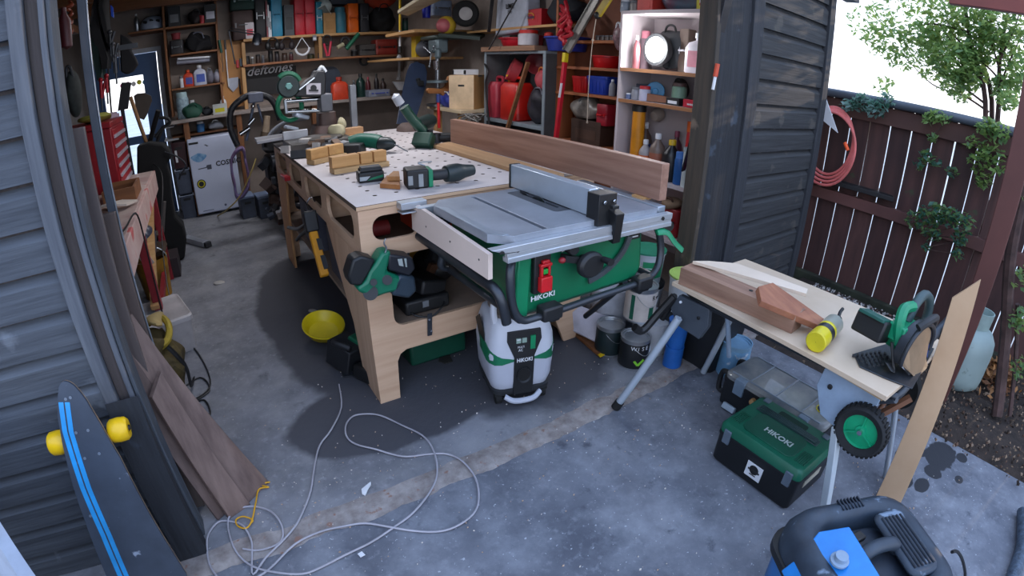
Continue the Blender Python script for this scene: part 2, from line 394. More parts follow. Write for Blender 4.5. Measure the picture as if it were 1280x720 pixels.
obj('door_handle', G().cyl((zx1-.06, YB-.04, .95), (zx1-.06, YB-.1, .95), .01).cyl((zx1-.06, YB-.1, .95), (zx1-.17, YB-.1, .95), .009), CHR, d)
for i, c in enumerate(('d24f8f', 'e8a0c0', 'f0f0f0', 'd8d030', '58b0d0')):
    obj('round_sticker', G().cyl((zx0+.42+i*.065-.1, YB-.025, DZ-.38+.01*(i % 2)), (zx0+.42+i*.065-.1, YB-.022, DZ-.38+.01*(i % 2)), .028, n=14), mat(c, .5), d)

# two ceiling battens added out of view to brighten bench and room
bpy.ops.object.select_all(action='DESELECT') if False else None
fem = bpy.data.materials.new('added_tube_glow'); fem.use_nodes = True; _b = fem.node_tree.nodes['Principled BSDF']; _b.inputs['Emission Color'].default_value = (.92, .96, 1, 1); _b.inputs['Emission Strength'].default_value = 6
for i_, (x_, y_, lb_) in enumerate(((1.0, 3.3, 'added fluorescent batten, out of view, brightening the long workbench'), (.9, 5.2, 'added fluorescent batten, out of view, brightening the room before the back wall'))):
    ft = thing('added_strip_light', lb_, 'ceiling light', (x_, y_, ZC-.2), 0, 'added ceiling lights')
    obj('fixture', G().bx(x_-.6, y_-.05, ZC-.18, x_+.6, y_+.05, ZC-.141).bx(x_-.5, y_-.01, ZC-.142, x_-.48, y_+.01, ZC-.001).bx(x_+.48, y_-.01, ZC-.142, x_+.5, y_+.01, ZC-.001), mat('c8cacc', .5), ft)
    obj('tube', G().cyl((x_-.58, y_, ZC-.2), (x_+.58, y_, ZC-.2), .014, n=12), fem, ft)
    al = bpy.data.lights.new('added_strip_glow', 'AREA'); al.shape = 'RECTANGLE'; al.size = 1.15; al.size_y = .05; al.energy = (10.5, 8)[i_]; al.color = (.93, .93, 1)
    ao = bpy.data.objects.new('added_strip_glow', al); COL.objects.link(ao); ao.location = (x_, y_, ZC-.225)
# ================================================================== workbench
wb = thing('workbench', 'long plywood workbench with dog holes in its top and slotted sides', 'workbench', (1.13, 2.94, 0))
BX0, BX1, BY0, BY1, BZ = .53, 1.735, 1.845, 4.03, .93
holes = []
for i in range(11):
    for j in range(20):
        x = BX0+.12+i*.096; y = BY0+.13+j*.1
        if x < BX1-.06 and y < BY1-.1: holes.append(circ(x-BX0, y-BY0, .0105, 8))
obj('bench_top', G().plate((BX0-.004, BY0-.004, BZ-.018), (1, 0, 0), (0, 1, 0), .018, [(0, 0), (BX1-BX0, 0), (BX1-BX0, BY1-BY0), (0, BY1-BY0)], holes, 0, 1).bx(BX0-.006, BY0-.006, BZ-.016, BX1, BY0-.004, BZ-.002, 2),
    [mat('cdc6c6', .6, 0, .08, 2.5, .05, c2='b9b0ae'), mat('57493c', .8), PLY], wb)  # hole walls coloured dark brown to put the shade inside them
ap = wood('cfae90', 'bb977a', 'x'); apy = wood('cfae90', 'bb977a', 'y'); apz = wood('cfae90', 'bb977a', 'z')
# end frames: apron with slots, legs and low rail cut from one sheet
def endframe(y):
    o = []; w_ = BX1-BX0
    outer = [(0, .73), (0, .66), (0, .0), (.1, .0), (.108, .2), (.125, .235), (.155, .25), (.93, .25), (.96, .235), (.98, .2), (1.07, 0), (1.155, 0), (1.18, .5), (w_, .73), (w_, .912), (0, .912)]
    hz = rr(.112, .375, 1.03, .70, .05, 5)
    hs = [hz, rr(.055, .775, .26, .878, .045), rr(.325, .775, .58, .878, .045), rr(.64, .775, .88, .878, .045), rr(.93, .775, 1.15, .878, .045)]
    return G().plate((BX0, y, 0), (1, 0, 0), (0, 0, 1), -.018, outer, hs)
obj('end_frame', endframe(BY0), ap, wb, bevel=.0015); obj('end_frame', endframe(BY1-.018), ap, wb, bevel=.0015)
def sidebeam(x):
    L = BY1-BY0-.04
    hs = [rr(a, .765, b, .885, .05) for a, b in ((.06, .5), (.62, 1.02), (1.13, 1.52), (1.63, 2.06))]
    return G().plate((x, BY0+.019, 0), (0, 1, 0), (0, 0, 1), .018, [(0, .715), (L, .715), (L, .911), (0, .911)], hs)
for x in (BX0, 1.1, BX1-.018): obj('side_apron', sidebeam(x), apy, wb, bevel=.0015)
for y in (2.43, 2.94, 3.45): obj('cross_rib', G().plate((BX0+.02, y, 0), (1, 0, 0), (0, 0, 1), -.018, [(0, .73), (1.165, .73), (1.165, .911), (0, .911)], [rr(.08, .77, .5, .88, .045), rr(.66, .77, 1.08, .88, .045)]), ap, wb)
for x in (BX0+.001, BX1-.075):
    obj('leg', G().prism([(x, 1.864, .714), (x, 2.43, .714), (x, 2.34, .6), (x, 2.12, .3), (x, 2.06, 0), (x, 1.864, 0)], (.018, 0, 0)), apz, wb, bevel=.002)
    obj('leg', G().prism([(x, 4.01, .714), (x, 3.62, .714), (x, 3.70, .5), (x, 3.76, 0), (x, 4.01, 0)], (.018, 0, 0)), wood('c9986a', 'b08054', 'z'), wb, bevel=.002)
obj('lower_shelf', G().bx(BX0+.02, 1.864, .357, BX1-.09, 4.0, .375), mat('8a7666', .8, 0, .12, 3), wb)
obj('torsion_box_floor', G().bx(BX0+.02, 1.866, .716, BX1-.02, 4.008, .722), mat('5e4a3a', .8), wb)
obj('steel_bracket', G().box((.803, 1.838, .345), (.022, .004, .11), 0, (0, .06, 0)).cyl((.80, 1.835, .375), (.80, 1.829, .375), .005, 1, n=8).cyl((.806, 1.835, .315), (.806, 1.829, .315), .005, 1, n=8), [DSTEEL, CHR], wb)
# extension wing rail fixed between bench and saw
# ================================================================== table saw
ts = thing('table_saw', 'green and grey site table saw at the near end of the bench', 'table saw', (1.16, 1.45, .5))
alum = mat('a2a8b2', .42, .45, .1, 5, .03, c2='8a9099'); alum2 = mat('a6b0bb', .35, .6, .05); rail = mat('b9bec4', .35, .6, .05, 8)
TX0, TX1, TY0, TY1, TZ = .775, 1.50, 1.16, 1.735, .935
tp = [(.06, 0), (TX1-TX0, 0), (TX1-TX0, TY1-TY0), (.05, TY1-TY0), (0, TY1-TY0-.07), (0, .07)]
slot = rr(.178, .0, .196, .545, .004, 2); slot = [(a, max(b, .012)) for a, b in slot]
slot2 = [(a+.34, b) for a, b in slot]
ins = rr(.335, .16, .435, .53, .02, 4)
obj('saw_table', G().plate((TX0, TY0, TZ-.03), (1, 0, 0), (0, 1, 0), .03, tp, [slot, ins]).bx(TX0+.17, TY0+.01, TZ-.03, TX0+.2, TY1-.02, TZ-.014, 1)
    .prism([(TX0, TY0+.075, TZ+.001), (TX0+.03, TY0+.02, TZ+.001), (TX0+.055, TY0+.02, TZ+.001), (TX0+.03, TY0+.09, TZ+.001), (TX0+.03, TY1-.14, TZ+.001), (TX0, TY1-.1, TZ+.001)], (0, 0, .0015), 2), [alum, BLK, alum2], ts, bevel=.003)
ip = obj('throat_plate', G().plate((TX0+.337, TY0+.162, TZ-.012), (1, 0, 0), (0, 1, 0), .011, rr(0, 0, .096, .366, .018), [rr(.04, .05, .052, .31, .004)]), mat('50555d', .5, .3), ts)
obj('saw_blade', G().lathe((TX0+.383, TY0+.35, TZ-.07), [(0.001, -.001), (.085, -.001), (.085, .001), (0.001, .001)], n=48, ax=(1, 0, 0)), STEEL, ts)
obj('riving_knife', G().prism([(TX0+.382, TY0+.43, TZ-.02), (TX0+.382, TY0+.50, TZ-.02), (TX0+.382, TY0+.49, TZ+.012), (TX0+.382, TY0+.44, TZ+.006)], (.002, 0, 0)), DSTEEL, ts)
rg = G()
for y0, y1 in ((TY0-.035, TY0), (TY1, TY1+.035)):
    rg.bx(.735, y0, TZ-.045, 1.56, y1, TZ-.02).bx(.735, y0+.004, TZ-.06, 1.56, y1-.012, TZ-.045).bx(.735, y0, TZ-.075, 1.56, y1, TZ-.058)
rg.cyl((.77, TY0-.034, TZ-.035), (.77, TY0-.038, TZ-.035), .009, 1, n=12).cyl((1.5, TY0-.034, TZ-.035), (1.5, TY0-.038, TZ-.035), .009, 1, n=12)
rg2 = G(); rg1 = G(); k_ = 24
for g_, a_, b_ in ((rg1, 0, 24), (rg2, 24, 48)):
    g_.v = rg.v[a_:b_]; g_.f = [[i-a_ for i in f] for f in rg.f if a_ <= f[0] < b_]; g_.m = [0]*len(g_.f)
obj('fence_rail', rg1, rail, ts, bevel=.002); obj('fence_rail', rg2, rail, ts, bevel=.002)
for x_ in (.77, 1.5): obj('rail_bolt', G().cyl((x_, TY0-.034, TZ-.035), (x_, TY0-.038, TZ-.035), .009, 0, n=12), BLK, ts)
obj('extension_wing', G().bx(1.515, TY0+.01, TZ-.03, 1.56, TY1-.01, TZ), alum2, ts, bevel=.004)
fe = obj('rip_fence', G().bx(1.178, TY0+.05, TZ+.002, 1.222, 1.765, TZ+.098), mat('b4bfca', .32, .5, .04), ts, bevel=.003)
obj('fence_cap', G().bx(1.174, 1.762, TZ-.005, 1.226, 1.775, TZ+.1), BLK, fe, bevel=.003)
obj('fence_lock', G().box((1.21, 1.175, .965), (.085, .07, .125), 0).box((1.235, 1.135, .905), (.04, .05, .13), 0, (.25, 0, 0)).cyl((1.19, 1.138, 1.0), (1.19, 1.13, 1.0), .007, 1, n=10).cyl((1.235, 1.138, 1.0), (1.235, 1.13, 1.0), .007, 1, n=10).box((1.22, 1.115, .985), (.03, .02, .012), 0), [BLK, CHR], fe, bevel=.004)
bd = G()
y0, y1 = 1.19, 1.66; fr_ = [(.835, .545), (1.44, .56), (1.475, .62), (1.455, .90), (.83, .90), (.815, .62)]
bd.prism([(a, y0, b) for a, b in fr_], (0, y1-y0, 0))
body = obj('saw_body', bd, mat('0d6a46', .4, 0, .06, 5), ts, bevel=.02)
obj('front_cheek', G().prism([(.80, 1.182, .56), (.86, 1.182, .548), (.872, 1.182, .86), (.815, 1.182, .88)], (0, .03, 0)), mat('0f7d53', .38), body, bevel=.006)
ar = G(); n = 16
pts = [V((1.09+.27*cos(a), 1.175, .86+.22*sin(a))) for a in [radians(-78+i*(70/n)) for i in range(n+1)]]
for i in range(n): ar.beam(pts[i], pts[i+1], .028, .01, 0, (0, 1, 0))
obj('bevel_arc', ar, mat('5c6268', .4, .6), body)
obj('scale_plate', G().prism([(1.0+.0, 1.176, .83), (1.0+.12, 1.176, .845), (1.12, 1.176, .88), (1.0, 1.176, .868)], (0, -.004, 0)).box((1.06, 1.171, .855), (.11, .002, .003), 1).box((1.03, 1.171, .848), (.003, .002, .016), 1).box((1.06, 1.171, .85), (.003, .002, .016), 1).box((1.09, 1.171, .855), (.003, .002, .016), 1), [mat('b8bcc0', .5), BLK], body)
hw = obj('hand_wheel', G().cyl((1.10, 1.175, .765), (1.10, 1.11, .765), .03).lathe((1.10, 1.10, .765), [(.0, -.0), (.052, 0), (.062, .012), (.062, .03), (.05, .04), (0, .04)], 0, 24, (0, 1, 0)), BLK, ts, bevel=.002)
obj('crank_knob', G().cyl((1.145, 1.10, .79), (1.145, 1.055, .79), .013, r2=.017), BLK, hw)
obj('bevel_lock_knob', G().lathe((1.03, 1.135, .845), [(0, 0), (.022, 0), (.028, .01), (.022, .045), (0, .045)], 0, 10, (0, 1, 0)).beam((.985, 1.15, .815), (1.055, 1.15, .79), .03, .03, 1).sph((.975, 1.14, .81), .014, 2), [BLK, BLK, mat('8a1820', .5)], ts)
sw = obj('switch', G().bx(.872, 1.165, .66, .945, 1.19, .85), BLK, ts, bevel=.004)
obj('switch_paddle', G().bx(.888, 1.14, .675, .938, 1.166, .745).bx(.892, 1.15, .745, .902, 1.166, .80).bx(.925, 1.15, .745, .935, 1.166, .80).bx(.888, 1.148, .79, .94, 1.166, .805).bx(.898, 1.15, .805, .93, 1.166, .82), RED, sw, bevel=.003)
obj('start_button', G().bx(.904, 1.152, .755, .924, 1.166, .778), mat('1f9a3a', .4), sw, bevel=.002)
obj('maker_lettering', G().text('HiKOKI', .034, (.925, 1.1795, .632), (1, 0, 0), (0, 0, 1), .001, 0, bold=.0008), WHT, body)
obj('data_plate', G().bx(1.375, 1.186, .80, 1.435, 1.1895, .85).bx(1.38, 1.1845, .835, 1.43, 1.187, .845, 1).bx(1.38, 1.1845, .812, 1.42, 1.187, .818, 1), [BLK, WHT], body)
fb = G().tube([(.80, 1.2, .86), (.765, 1.16, .80), (.768, 1.15, .66), (.80, 1.14, .578), (.88, 1.14, .563), (1.15, 1.14, .570), (1.42, 1.14, .578), (1.52, 1.15, .605), (1.565, 1.17, .68), (1.56, 1.19, .80), (1.53, 1.22, .88)], .0165, 0, 12)
fb.tube([(.80, 1.7, .86), (.765, 1.72, .80), (.768, 1.72, .66), (.80, 1.72, .575), (1.15, 1.72, .566), (1.45, 1.72, .575), (1.55, 1.72, .65), (1.55, 1.7, .86)], .018, 0, 10)
fb.cyl((.8, 1.14, .575), (.8, 1.72, .575), .018).cyl((1.5, 1.14, .59), (1.5, 1.72, .59), .018)
obj('roll_cage', fb, mat('3c4046', .35, .5), ts)
for x in (.93, 1.43): obj('cage_clamp', G().box((x, 1.14, .574), (.09, .06, .068)).box((x+.02, 1.15, .537), (.05, .05, .035)), BLK, ts, bevel=.008)
obj('push_stick', G().tube([(1.475, 1.13, .845), (1.53, 1.12, .835), (1.565, 1.10, .78), (1.6, 1.08, .735)], .02, 0, 8, flat=.4), mat('0f7d53', .4), ts)
obj('rail_lock_lever', G().lathe((1.60, 1.17, .83), [(0, 0), (.03, 0), (.036, .015), (.03, .04), (0, .04)], 0, 14, (0, 1, 0)).tube([(1.56, 1.19, .86), (1.58, 1.2, .84), (1.6, 1.2, .83)], .012), BLK, ts)
def refit(root, fn):
    L0 = V(root.location)
    def rec(o):
        for c in o.children:
            if c.type == 'MESH':
                for q in c.data.vertices:
                    q.co = V(fn(q.co+L0))-L0
                c.data.update()
            rec(c)
    rec(root)
def sawfit(p):
    y = 1.77-(1.77-p.y)*.89
    if p.z < .895 and p.x < 1.52: p = V((p.x+.058*(1-(max(p.x, .76)-.76)/.76), p.y, p.z))
    z = p.z if p.z > .9 else .9-(.9-p.z)*(.8 if p.z < .84 else .9)
    if .84 <= p.z <= .9: z = p.z+.002
    elif p.z < .84: z = .846-(.84-p.z)*.76
    return (p.x, y, z)
refit(ts, sawfit)
# plywood wing beside the saw and the stand that carries the saw
one('plywood_strip', 'pale plywood strip fixed upright along the left side of the table saw', 'plywood', G().prism([(.752, 1.245, .885), (.752, 1.84, .915), (.752, 1.84, .80), (.752, 1.245, .80)], (.016, 0, 0)).cyl((.751, 1.3, .85), (.7505, 1.3, .85), .004, 1, n=8).cyl((.751, 1.5, .85), (.7505, 1.5, .85), .004, 1, n=8).cyl((.751, 1.7, .85), (.7505, 1.7, .85), .004, 1, n=8), [mat('d9c6ba', .6, 0, .05, 2), DK])
one('clamp_rail', 'short aluminium rail screwed to the bench edge left of the saw', 'rail', G().bx(.69, 1.79, .90, .80, 1.842, .928).bx(.69, 1.785, .885, .80, 1.842, .89), rail, bevel=.003)
st = thing('saw_stand', 'dark tubular folding stand under the green table saw', 'saw stand', (1.16, 1.45, 0))
obj('top_frame', G().tube([(.80, 1.14, .60), (.775, 1.16, .70), (.765, 1.3, .715), (.76, 1.80, .725)], .017, 0, 10), DSTEEL, st); obj('cross_bar', G().cyl((1.5, 1.2, .53), (1.5, 1.68, .53), .018), DSTEEL, st)
for a, b in (((1.44, 1.24, .56), (1.50, 1.56, .30)),):
    obj('leg', G().cyl(a, b, .016, n=12).cyl(b, V(b)+V((0, .0, -.012)), .022, 1, n=12) if b[2] < .1 else G().cyl(a, b, .014, n=12), [DSTEEL, BLK], st)
refit(st, lambda p: (p.x, 1.77-(1.77-p.y)*.89, p.z*1.08 if p.z > .4 else p.z*1.02))
# ================================================================== dust extractor
vx, vy = 1.13, 1.65
ve = thing('dust_extractor', 'white and black wheeled dust extractor standing under the table saw', 'vacuum', (vx, vy, 0), radians(-16)); ve.scale = (.84, .86, 1.02)
W_ = mat('c6cad4', .42, 0, .04, 4); W2 = mat('b4b8c4', .42, 0, .04, 4)
def sect(w0, d0, z, r=.06):
    return [V((a, b, z)) for a, b in rr(-w0, -d0, w0, d0, r, 4)]
obj('tank', G().rings([sect(.135, .13, .055), sect(.155, .15, .075), sect(.172, .165, .13), sect(.178, .17, .22), sect(.178, .17, .235)]), W2, ve, local=True, smooth=50)
hd = obj('motor_head', G().rings([sect(.178, .17, .237), sect(.18, .172, .26), sect(.172, .165, .34), sect(.152, .148, .405), sect(.13, .13, .42)]), W_, ve, local=True, smooth=50)
obj('top_panel', G().rings([sect(.128, .125, .418), sect(.12, .118, .43), sect(.105, .10, .432)]), mat('7d746e', .7, 0, .2, 8), hd, local=True)
obj('handle', G().tube([(-.135, -.10, .40), (-.145, -.105, .47), (-.125, -.10, .53), (-.06, -.095, .56), (.03, -.09, .56), (.11, -.095, .53), (.135, -.1, .46), (.135, -.1, .40)], .017, 0, 8), W_, hd, local=True)
def fz(z): return -.1745 if z < .26 else -.1745+(z-.26)*.08
# front black panel: wide at the top, stem down
pn = G()
pn.prism([(-.088, fz(.375)-.0, .378), (.088, fz(.375), .378), (.092, fz(.3)-.002, .335), (.054, -.178, .255), (-.054, -.178, .255), (-.092, fz(.3)-.002, .335)], (0, .012, 0))
pn.prism([(-.054, -.180, .256), (.054, -.180, .256), (.054, -.172, .06), (-.054, -.172, .06)], (0, .03, 0))
obj('front_panel', pn, BLK, hd, local=True, bevel=.002)
obj('hose_inlet', G().lathe((0, -.178, .165), [(.02, -.0), (.034, -.0), (.04, -.008), (.04, .0), (.034, .003), (.034, .02)], 0, 20, (0, 1, 0)).cyl((0, -.177, .165), (0, -.1805, .165), .032, 1), [DK, mat('0a0a0b', .8)], ve, local=True)
obj('controls', G().bx(-.045, fz(.345)-.008, .325, -.02, fz(.345)+.002, .347).bx(-.014, fz(.345)-.008, .325, .011, fz(.345)+.002, .347)
    .bx(-.043, fz(.345)-.01, .34, -.022, fz(.345), .345, 1).bx(.03, fz(.33)-.009, .29, .057, fz(.33), .355, 2), [mat('8fa79b', .5), WHT, mat('128a5a', .4)], ve, local=True, bevel=.001)
obj('maker_lettering', G().text('HiKOKI', .026, (0, -.1815, .243), (1, 0, 0), (0, 0, 1), .001, 0, bold=.0006), WHT, ve, local=True); obj('small_lettering', G().text('MULTI', .013, (-.02, -.1755, .306), (1, .0, 0), (0, 0.05, 1), .001).text('AC', .017, (-.022, -.1765, .291), (1, 0, 0), (0, .05, 1), .001), WHT, ve, local=True)
for s in (-1, 1):
    ol_ = [(.055, -.1755, .238, .246), (.12, -.1755, .228, .262), (.155, -.163, .226, .278), (.176, -.13, .226, .292), (.184, -.10, .228, .30), (.185, .02, .24, .30)]
    gq = G()
    for (xa, ya, a0, a1), (xb, yb, b0, b1) in zip(ol_, ol_[1:]): gq.add([(s*xa, ya, a0), (s*xb, yb, b0), (s*xb, yb, b1), (s*xa, ya, a1), (s*xa*.96, ya*.96, a0), (s*xb*.96, yb*.96, b0), (s*xb*.96, yb*.96, b1), (s*xa*.96, ya*.96, a1)], [(0, 1, 2, 3), (3, 2, 6, 7), (0, 4, 5, 1)])
    obj('green_flash', gq, mat('12704c', .45), ve, local=True)
    obj('side_vent', G().prism([(s*.178, -.08, .24), (s*.1825, -.02, .25), (s*.1825, .10, .35), (s*.1825, .02, .40), (s*.176, -.05, .33)], (s*.003, 0, 0)), BLK, ve, local=True)
obj('lower_bumper', G().rings([sect(.15, .15, .05), sect(.165, .163, .062), sect(.168, .166, .085), sect(.15, .15, .09)]), DK, ve, local=True)
obj('front_lip', G().tube([(-.10, -.165, .055), (-.05, -.185, .035), (.05, -.185, .035), (.10, -.165, .055)], .014, 0, 8), W2, ve, local=True)
for sx_ in (-1, 1):
    for sy_ in (-1, 1):
        obj('caster', G().cyl((sx_*.125-.018, sy_*.12, .03), (sx_*.125+.018, sy_*.12, .03), .03, n=18).box((sx_*.125, sy_*.12, .058), (.05, .05, .03)), RUB, ve, local=True, bevel=.003)
# ================================================================== right hand stand with plywood top
fs = thing('folding_stand', 'tubular folding stand with green wheel carrying a plywood sheet', 'stand', (1.85, .7, 0))
WS = mat('b7c2cd', .35, .4, .04)
obj('frame_tube', G().tube([(1.66, 1.13, .585), (1.62, 1.0, .582), (1.62, .4, .582), (1.64, .2, .58)], .018, 0, 10, sm=3).tube([(2.06, 1.13, .585), (2.06, .4, .582), (2.06, .2, .58)], .018, 0, 10, sm=3).cyl((1.62, .75, .582), (2.06, .75, .582), .014).cyl((1.62, 1.0, .582), (2.06, 1.0, .582), .014), DSTEEL, fs)
q = [P(1098, 498, x=1.66), P(1118, 495, x=1.71), P(1135, 478, x=1.80), P(1147, 448, x=1.88), P(1162, 425, x=1.95), P(1180, 407, x=2.02), P(1194, 392, x=2.06)]
obj('loop_handle', G().tube([(1.64, .2, .575)]+q, .0185, 0, 12), mat('4a5058', .45, .4), fs)
obj('leg_hinge', G().prism([(1.60, 1.135, .575), (1.60, 1.17, .50), (1.60, 1.12, .44), (1.60, 1.0, .43), (1.60, .97, .50), (1.60, .98, .575)], (.025, 0, 0)).cyl((1.60, 1.12, .55), (1.592, 1.12, .55), .006, 1, n=10).cyl((1.60, 1.11, .48), (1.592, 1.11, .48), .006, 1, n=10).cyl((1.60, 1.02, .52), (1.594, 1.02, .52), .008, 2, n=10), [mat('434a53', .5), WHT, BLK], fs, bevel=.003)
obj('leg_hinge', G().prism([(1.60, .46, .585), (1.60, .47, .50), (1.60, .42, .40), (1.60, .30, .37), (1.60, .25, .44), (1.60, .24, .585)], (.02, 0, 0)).cyl((1.60, .42, .52), (1.592, .42, .52), .01, 1, n=10).cyl((1.60, .28, .47), (1.592, .28, .47), .008, 2, n=10), [mat('8b9eb4', .4), BLK, CHR], fs, bevel=.003)
a, b = V((1.56, 1.09, .50)), P(772, 506, z=.02)
lg = obj('leg', G().cyl(a, b, .017, n=14), WS, fs); obj('rubber_foot', G().cyl(b+(a-b).normalized()*.02, b-(a-b).normalized()*.02, .022, n=14), RUB, lg)
a, b = V((1.585, .34, .40)), P(1027, 655, z=.01)
lg = obj('leg', G().beam(a, b, .03, .03), mat('cdd6da', .35, .3, .04), fs, bevel=.003)
lg = obj('leg', G().cyl((2.0, 1.05, .56), (2.0, 1.18, .01), .016, n=12), WS, fs)
lg = obj('leg', G().cyl((2.03, .30, .56), (2.03, .14, .01), .013, n=12), WS, fs)
obj('strut', G().cyl((1.66, .93, .57), (1.80, .95, .30), .011, n=10), mat('8b9eb4', .4), fs)
obj('pivot_hook', G().tube([(1.6, 1.16, .56), (1.56, 1.2, .47), (1.5, 1.22, .40), (1.46, 1.235, .42)], .018, 0, 8).tube([(1.6, 1.16, .56), (1.63, 1.19, .50), (1.62, 1.22, .42)], .014), BLK, fs)
wc = V((1.585, .255, .437)); wr = .096
wo = obj('wheel', G().lathe(wc, [(.064, .022), (.064, -.018), (.085, -.026), (wr-.004, -.02), (wr, -.008), (wr, .008), (wr-.004, .02), (.085, .026), (.0, .024)], 0, 40, (1, 0, 0), open0=True), mat('1b1d20', .8, 0, .2, 20, .4), fs)
hb = G().lathe(wc, [(.0, -.012), (.02, -.012), (.022, -.004), (.060, -.002), (.066, -.014), (.070, -.014), (.070, .02), (0, .02)], 0, 32, (1, 0, 0))
for k in range(3):
    t = radians(90+120*k); hb.beam(wc+V((-.007, 0, 0)), wc+V((-.007, cos(t)*.063, sin(t)*.063)), .006, .012, 0, (1, 0, 0))
hb.cyl(wc+V((-.012, 0, 0)), wc+V((-.024, 0, 0)), .009, 1, n=10)
obj('wheel_hub', hb, [mat('10a070', .4), CHR], wo)
tr = G()
for k in range(34):
    t = 2*pi*k/34; tr.box(wc+V((0, cos(t)*(wr+.001), sin(t)*(wr+.001))), (.034, .010, .005), 0, (t-pi/2, 0, 0))
obj('tread', tr, RUB, wo)
obj('axle', G().cyl(wc, (1.99, .255, .437), .009).beam((1.61, .27, .44), (1.70, .16, .57), .02, .02), mat('6b4630', .6), fs)
wo2 = obj('wheel', G().lathe(V((2.0, .255, .437)), [(.0, -.01), (.066, -.02), (.09, -.026), (wr, -.008), (wr, .008), (.09, .026), (0, .02)], 0, 32, (1, 0, 0)), RUB, fs)
A_, B_, C_, D_ = P(840, 352, z=.62), P(1109, 496, z=.62), V((2.16, .15, .62)), V((2.14, 1.16, .62))
sheet = mat('cdb9a2', .6, 0, .06, 2.2, .04, c2='bca68c')
one('plywood_sheet', 'plywood sheet lying on the folding stand as a table top', 'plywood', G().prism([A_, B_, C_, D_], (0, 0, -.018)), sheet, bevel=.0015)
one('hardboard_strip', 'thin board under the right edge of the plywood sheet on the stand', 'board', G().prism([A_+V((.02, -.25, -.021)), B_+V((.006, .012, -.021)), C_+V((0, .02, -.021)), V((2.1, .9, .599))], (0, 0, -.004)), mat('b79a76', .6))
# timber offcuts
one('timber_block', 'thick rough timber block lying along the plywood sheet on the stand', 'timber', G().prism([V((1.60, 1.15, .621)), V((1.625, .63, .621)), V((1.715, .635, .621)), V((1.70, 1.16, .621))], (0, 0, .072)).cyl((1.665, .85, .6925), (1.665, .85, .6945), .009, 2, n=12), [wood('a5826c', '7b5a4a', 'y'), wood('a5826c', '7b5a4a', 'y'), BLK], bevel=.002)
A3, B3, C3 = P(948, 358, z=.752), P(1031, 399, z=.662), P(952, 376, z=.738)
pn_ = (B3-A3).cross(C3-A3).normalized()
if pn_.z < 0: pn_ = -pn_
def on_plane(x_, y_):
    d_ = ray(x_, y_); return CP+d_*((A3-CP).dot(pn_)/d_.dot(pn_))
one('brown_board_offcut', 'reddish brown board offcut propped between the timber block and the sheet', 'timber', G().prism([on_plane(*q_) for q_ in ((948, 358), (966, 353), (1031, 399), (1027, 408), (952, 376))], pn_*-.024), wood('a26a4c', '84503a', 'y'), bevel=.002)
one('triangular_plywood_offcut', 'pale triangular plywood offcut resting on top of the timber block', 'plywood', G().prism([P(866, 326, z=.712), P(886, 326, z=.712), P(921, 329, z=.712), P(1010, 361, z=.712), P(1008, 367, z=.712)], (0, 0, -.014)), mat('d8c5b0', .6, 0, .05, 3), bevel=.001)
# yellow spray can
c0, c1 = V((1.575, .515, .659)), V((1.80, .535, .659)); dr = (c1-c0)
YM = mat('d8c820', .4)
sc_ = one('foam_can', 'yellow and white aerosol can lying on its side on the plywood sheet', 'aerosol can', G().lathe(c0, [(.001, 0), (.034, 0), (.038, .004), (.038, .06), (.0375, .065, 1), (.0375, .10, 1), (.038, .101, 0), (.038, .12, 0), (.0375, .121, 2), (.0375, .20, 2), (.024, .22, 2), (.012, .225, 2)], 0, 24, dr), [YM, mat('23262c', .4), mat('b9bcae', .35, .3)])
cc = G().cyl(c0+dr.normalized()*.22, c0+dr.normalized()*.26, .014).tube([c0+dr.normalized()*.25, c0+dr.normalized()*.30+V((0, .01, .01)), c0+dr.normalized()*.33+V((0, .01, .015))], .007)
obj('nozzle', cc, BLK, sc_)
# circular saw ----------------------------------------------------
cs = thing('circular_saw', 'green cordless circular saw standing at the far corner of the plywood sheet', 'circular saw', (1.75, .27, .62))
obj('base_plate', G().plate((0, 0, .622), (1, 0, 0), (0, 1, 0), .004, [tuple(P(x, y, z=.622)[:2]) for x, y in ((1069, 450), (1083, 467), (1115, 477), (1150, 486), (1146, 425), (1118, 417), (1100, 425))][::-1]), DSTEEL, cs, bevel=.001)
rb = G()
for i in range(7):
    for j in range(5):
        x = 1.64+i*.022+(j % 2)*.011; y = .30+j*.018-.03*(i/7)
        rb.box((x, y, .629), (.014, .009, .005), 0, (0, 0, .6))
obj('plate_ribs', rb, DK, cs)
bc = V((1.80, .185, .705))
def disc(c, r, t, m=0, a0=0, a1=360, ri=0, g=None):
    g = g or G(); n = 40; o = [(r*cos(radians(a0+(a1-a0)*i/n)), r*sin(radians(a0+(a1-a0)*i/n))) for i in range(n+1)]
    inn = [(ri*cos(radians(a0+(a1-a0)*i/n)), ri*sin(radians(a0+(a1-a0)*i/n))) for i in range(n+1)][::-1] if ri else ([(0, 0)] if a1-a0 < 360 else [])
    if a1-a0 >= 360: o = o[:-1]
    return g.prism([c+V((a, 0, b)) for a, b in o+inn], (0, t, 0), m)
obj('blade', disc(bc, .088, .002).cyl(bc+V((0, -.006, 0)), bc, .016, n=16), mat('c6a888', .3, .8), cs)
obj('blade_guard', disc(bc+V((0, .004, 0)), .1, .035, 0, -10, 200).tube([bc+V((.1*cos(t), -.004, .1*sin(t))) for t in [radians(-10+i*14) for i in range(16)]], .008, 0, 8, sm=2), mat('34383e', .4, .3), cs, bevel=.003)
obj('lower_guard', disc(bc+V((0, .012, 0)), .094, .006, 0, 190, 345, .02), mat('8a9098', .35, .7), cs)
obj('front_shroud', G().tube([bc+V((-.06, .0, .1)), bc+V((-.02, -.01, .12)), bc+V((.06, 0, .115)), bc+V((.11, .02, .07))], .014, 0, 8), DK, cs)
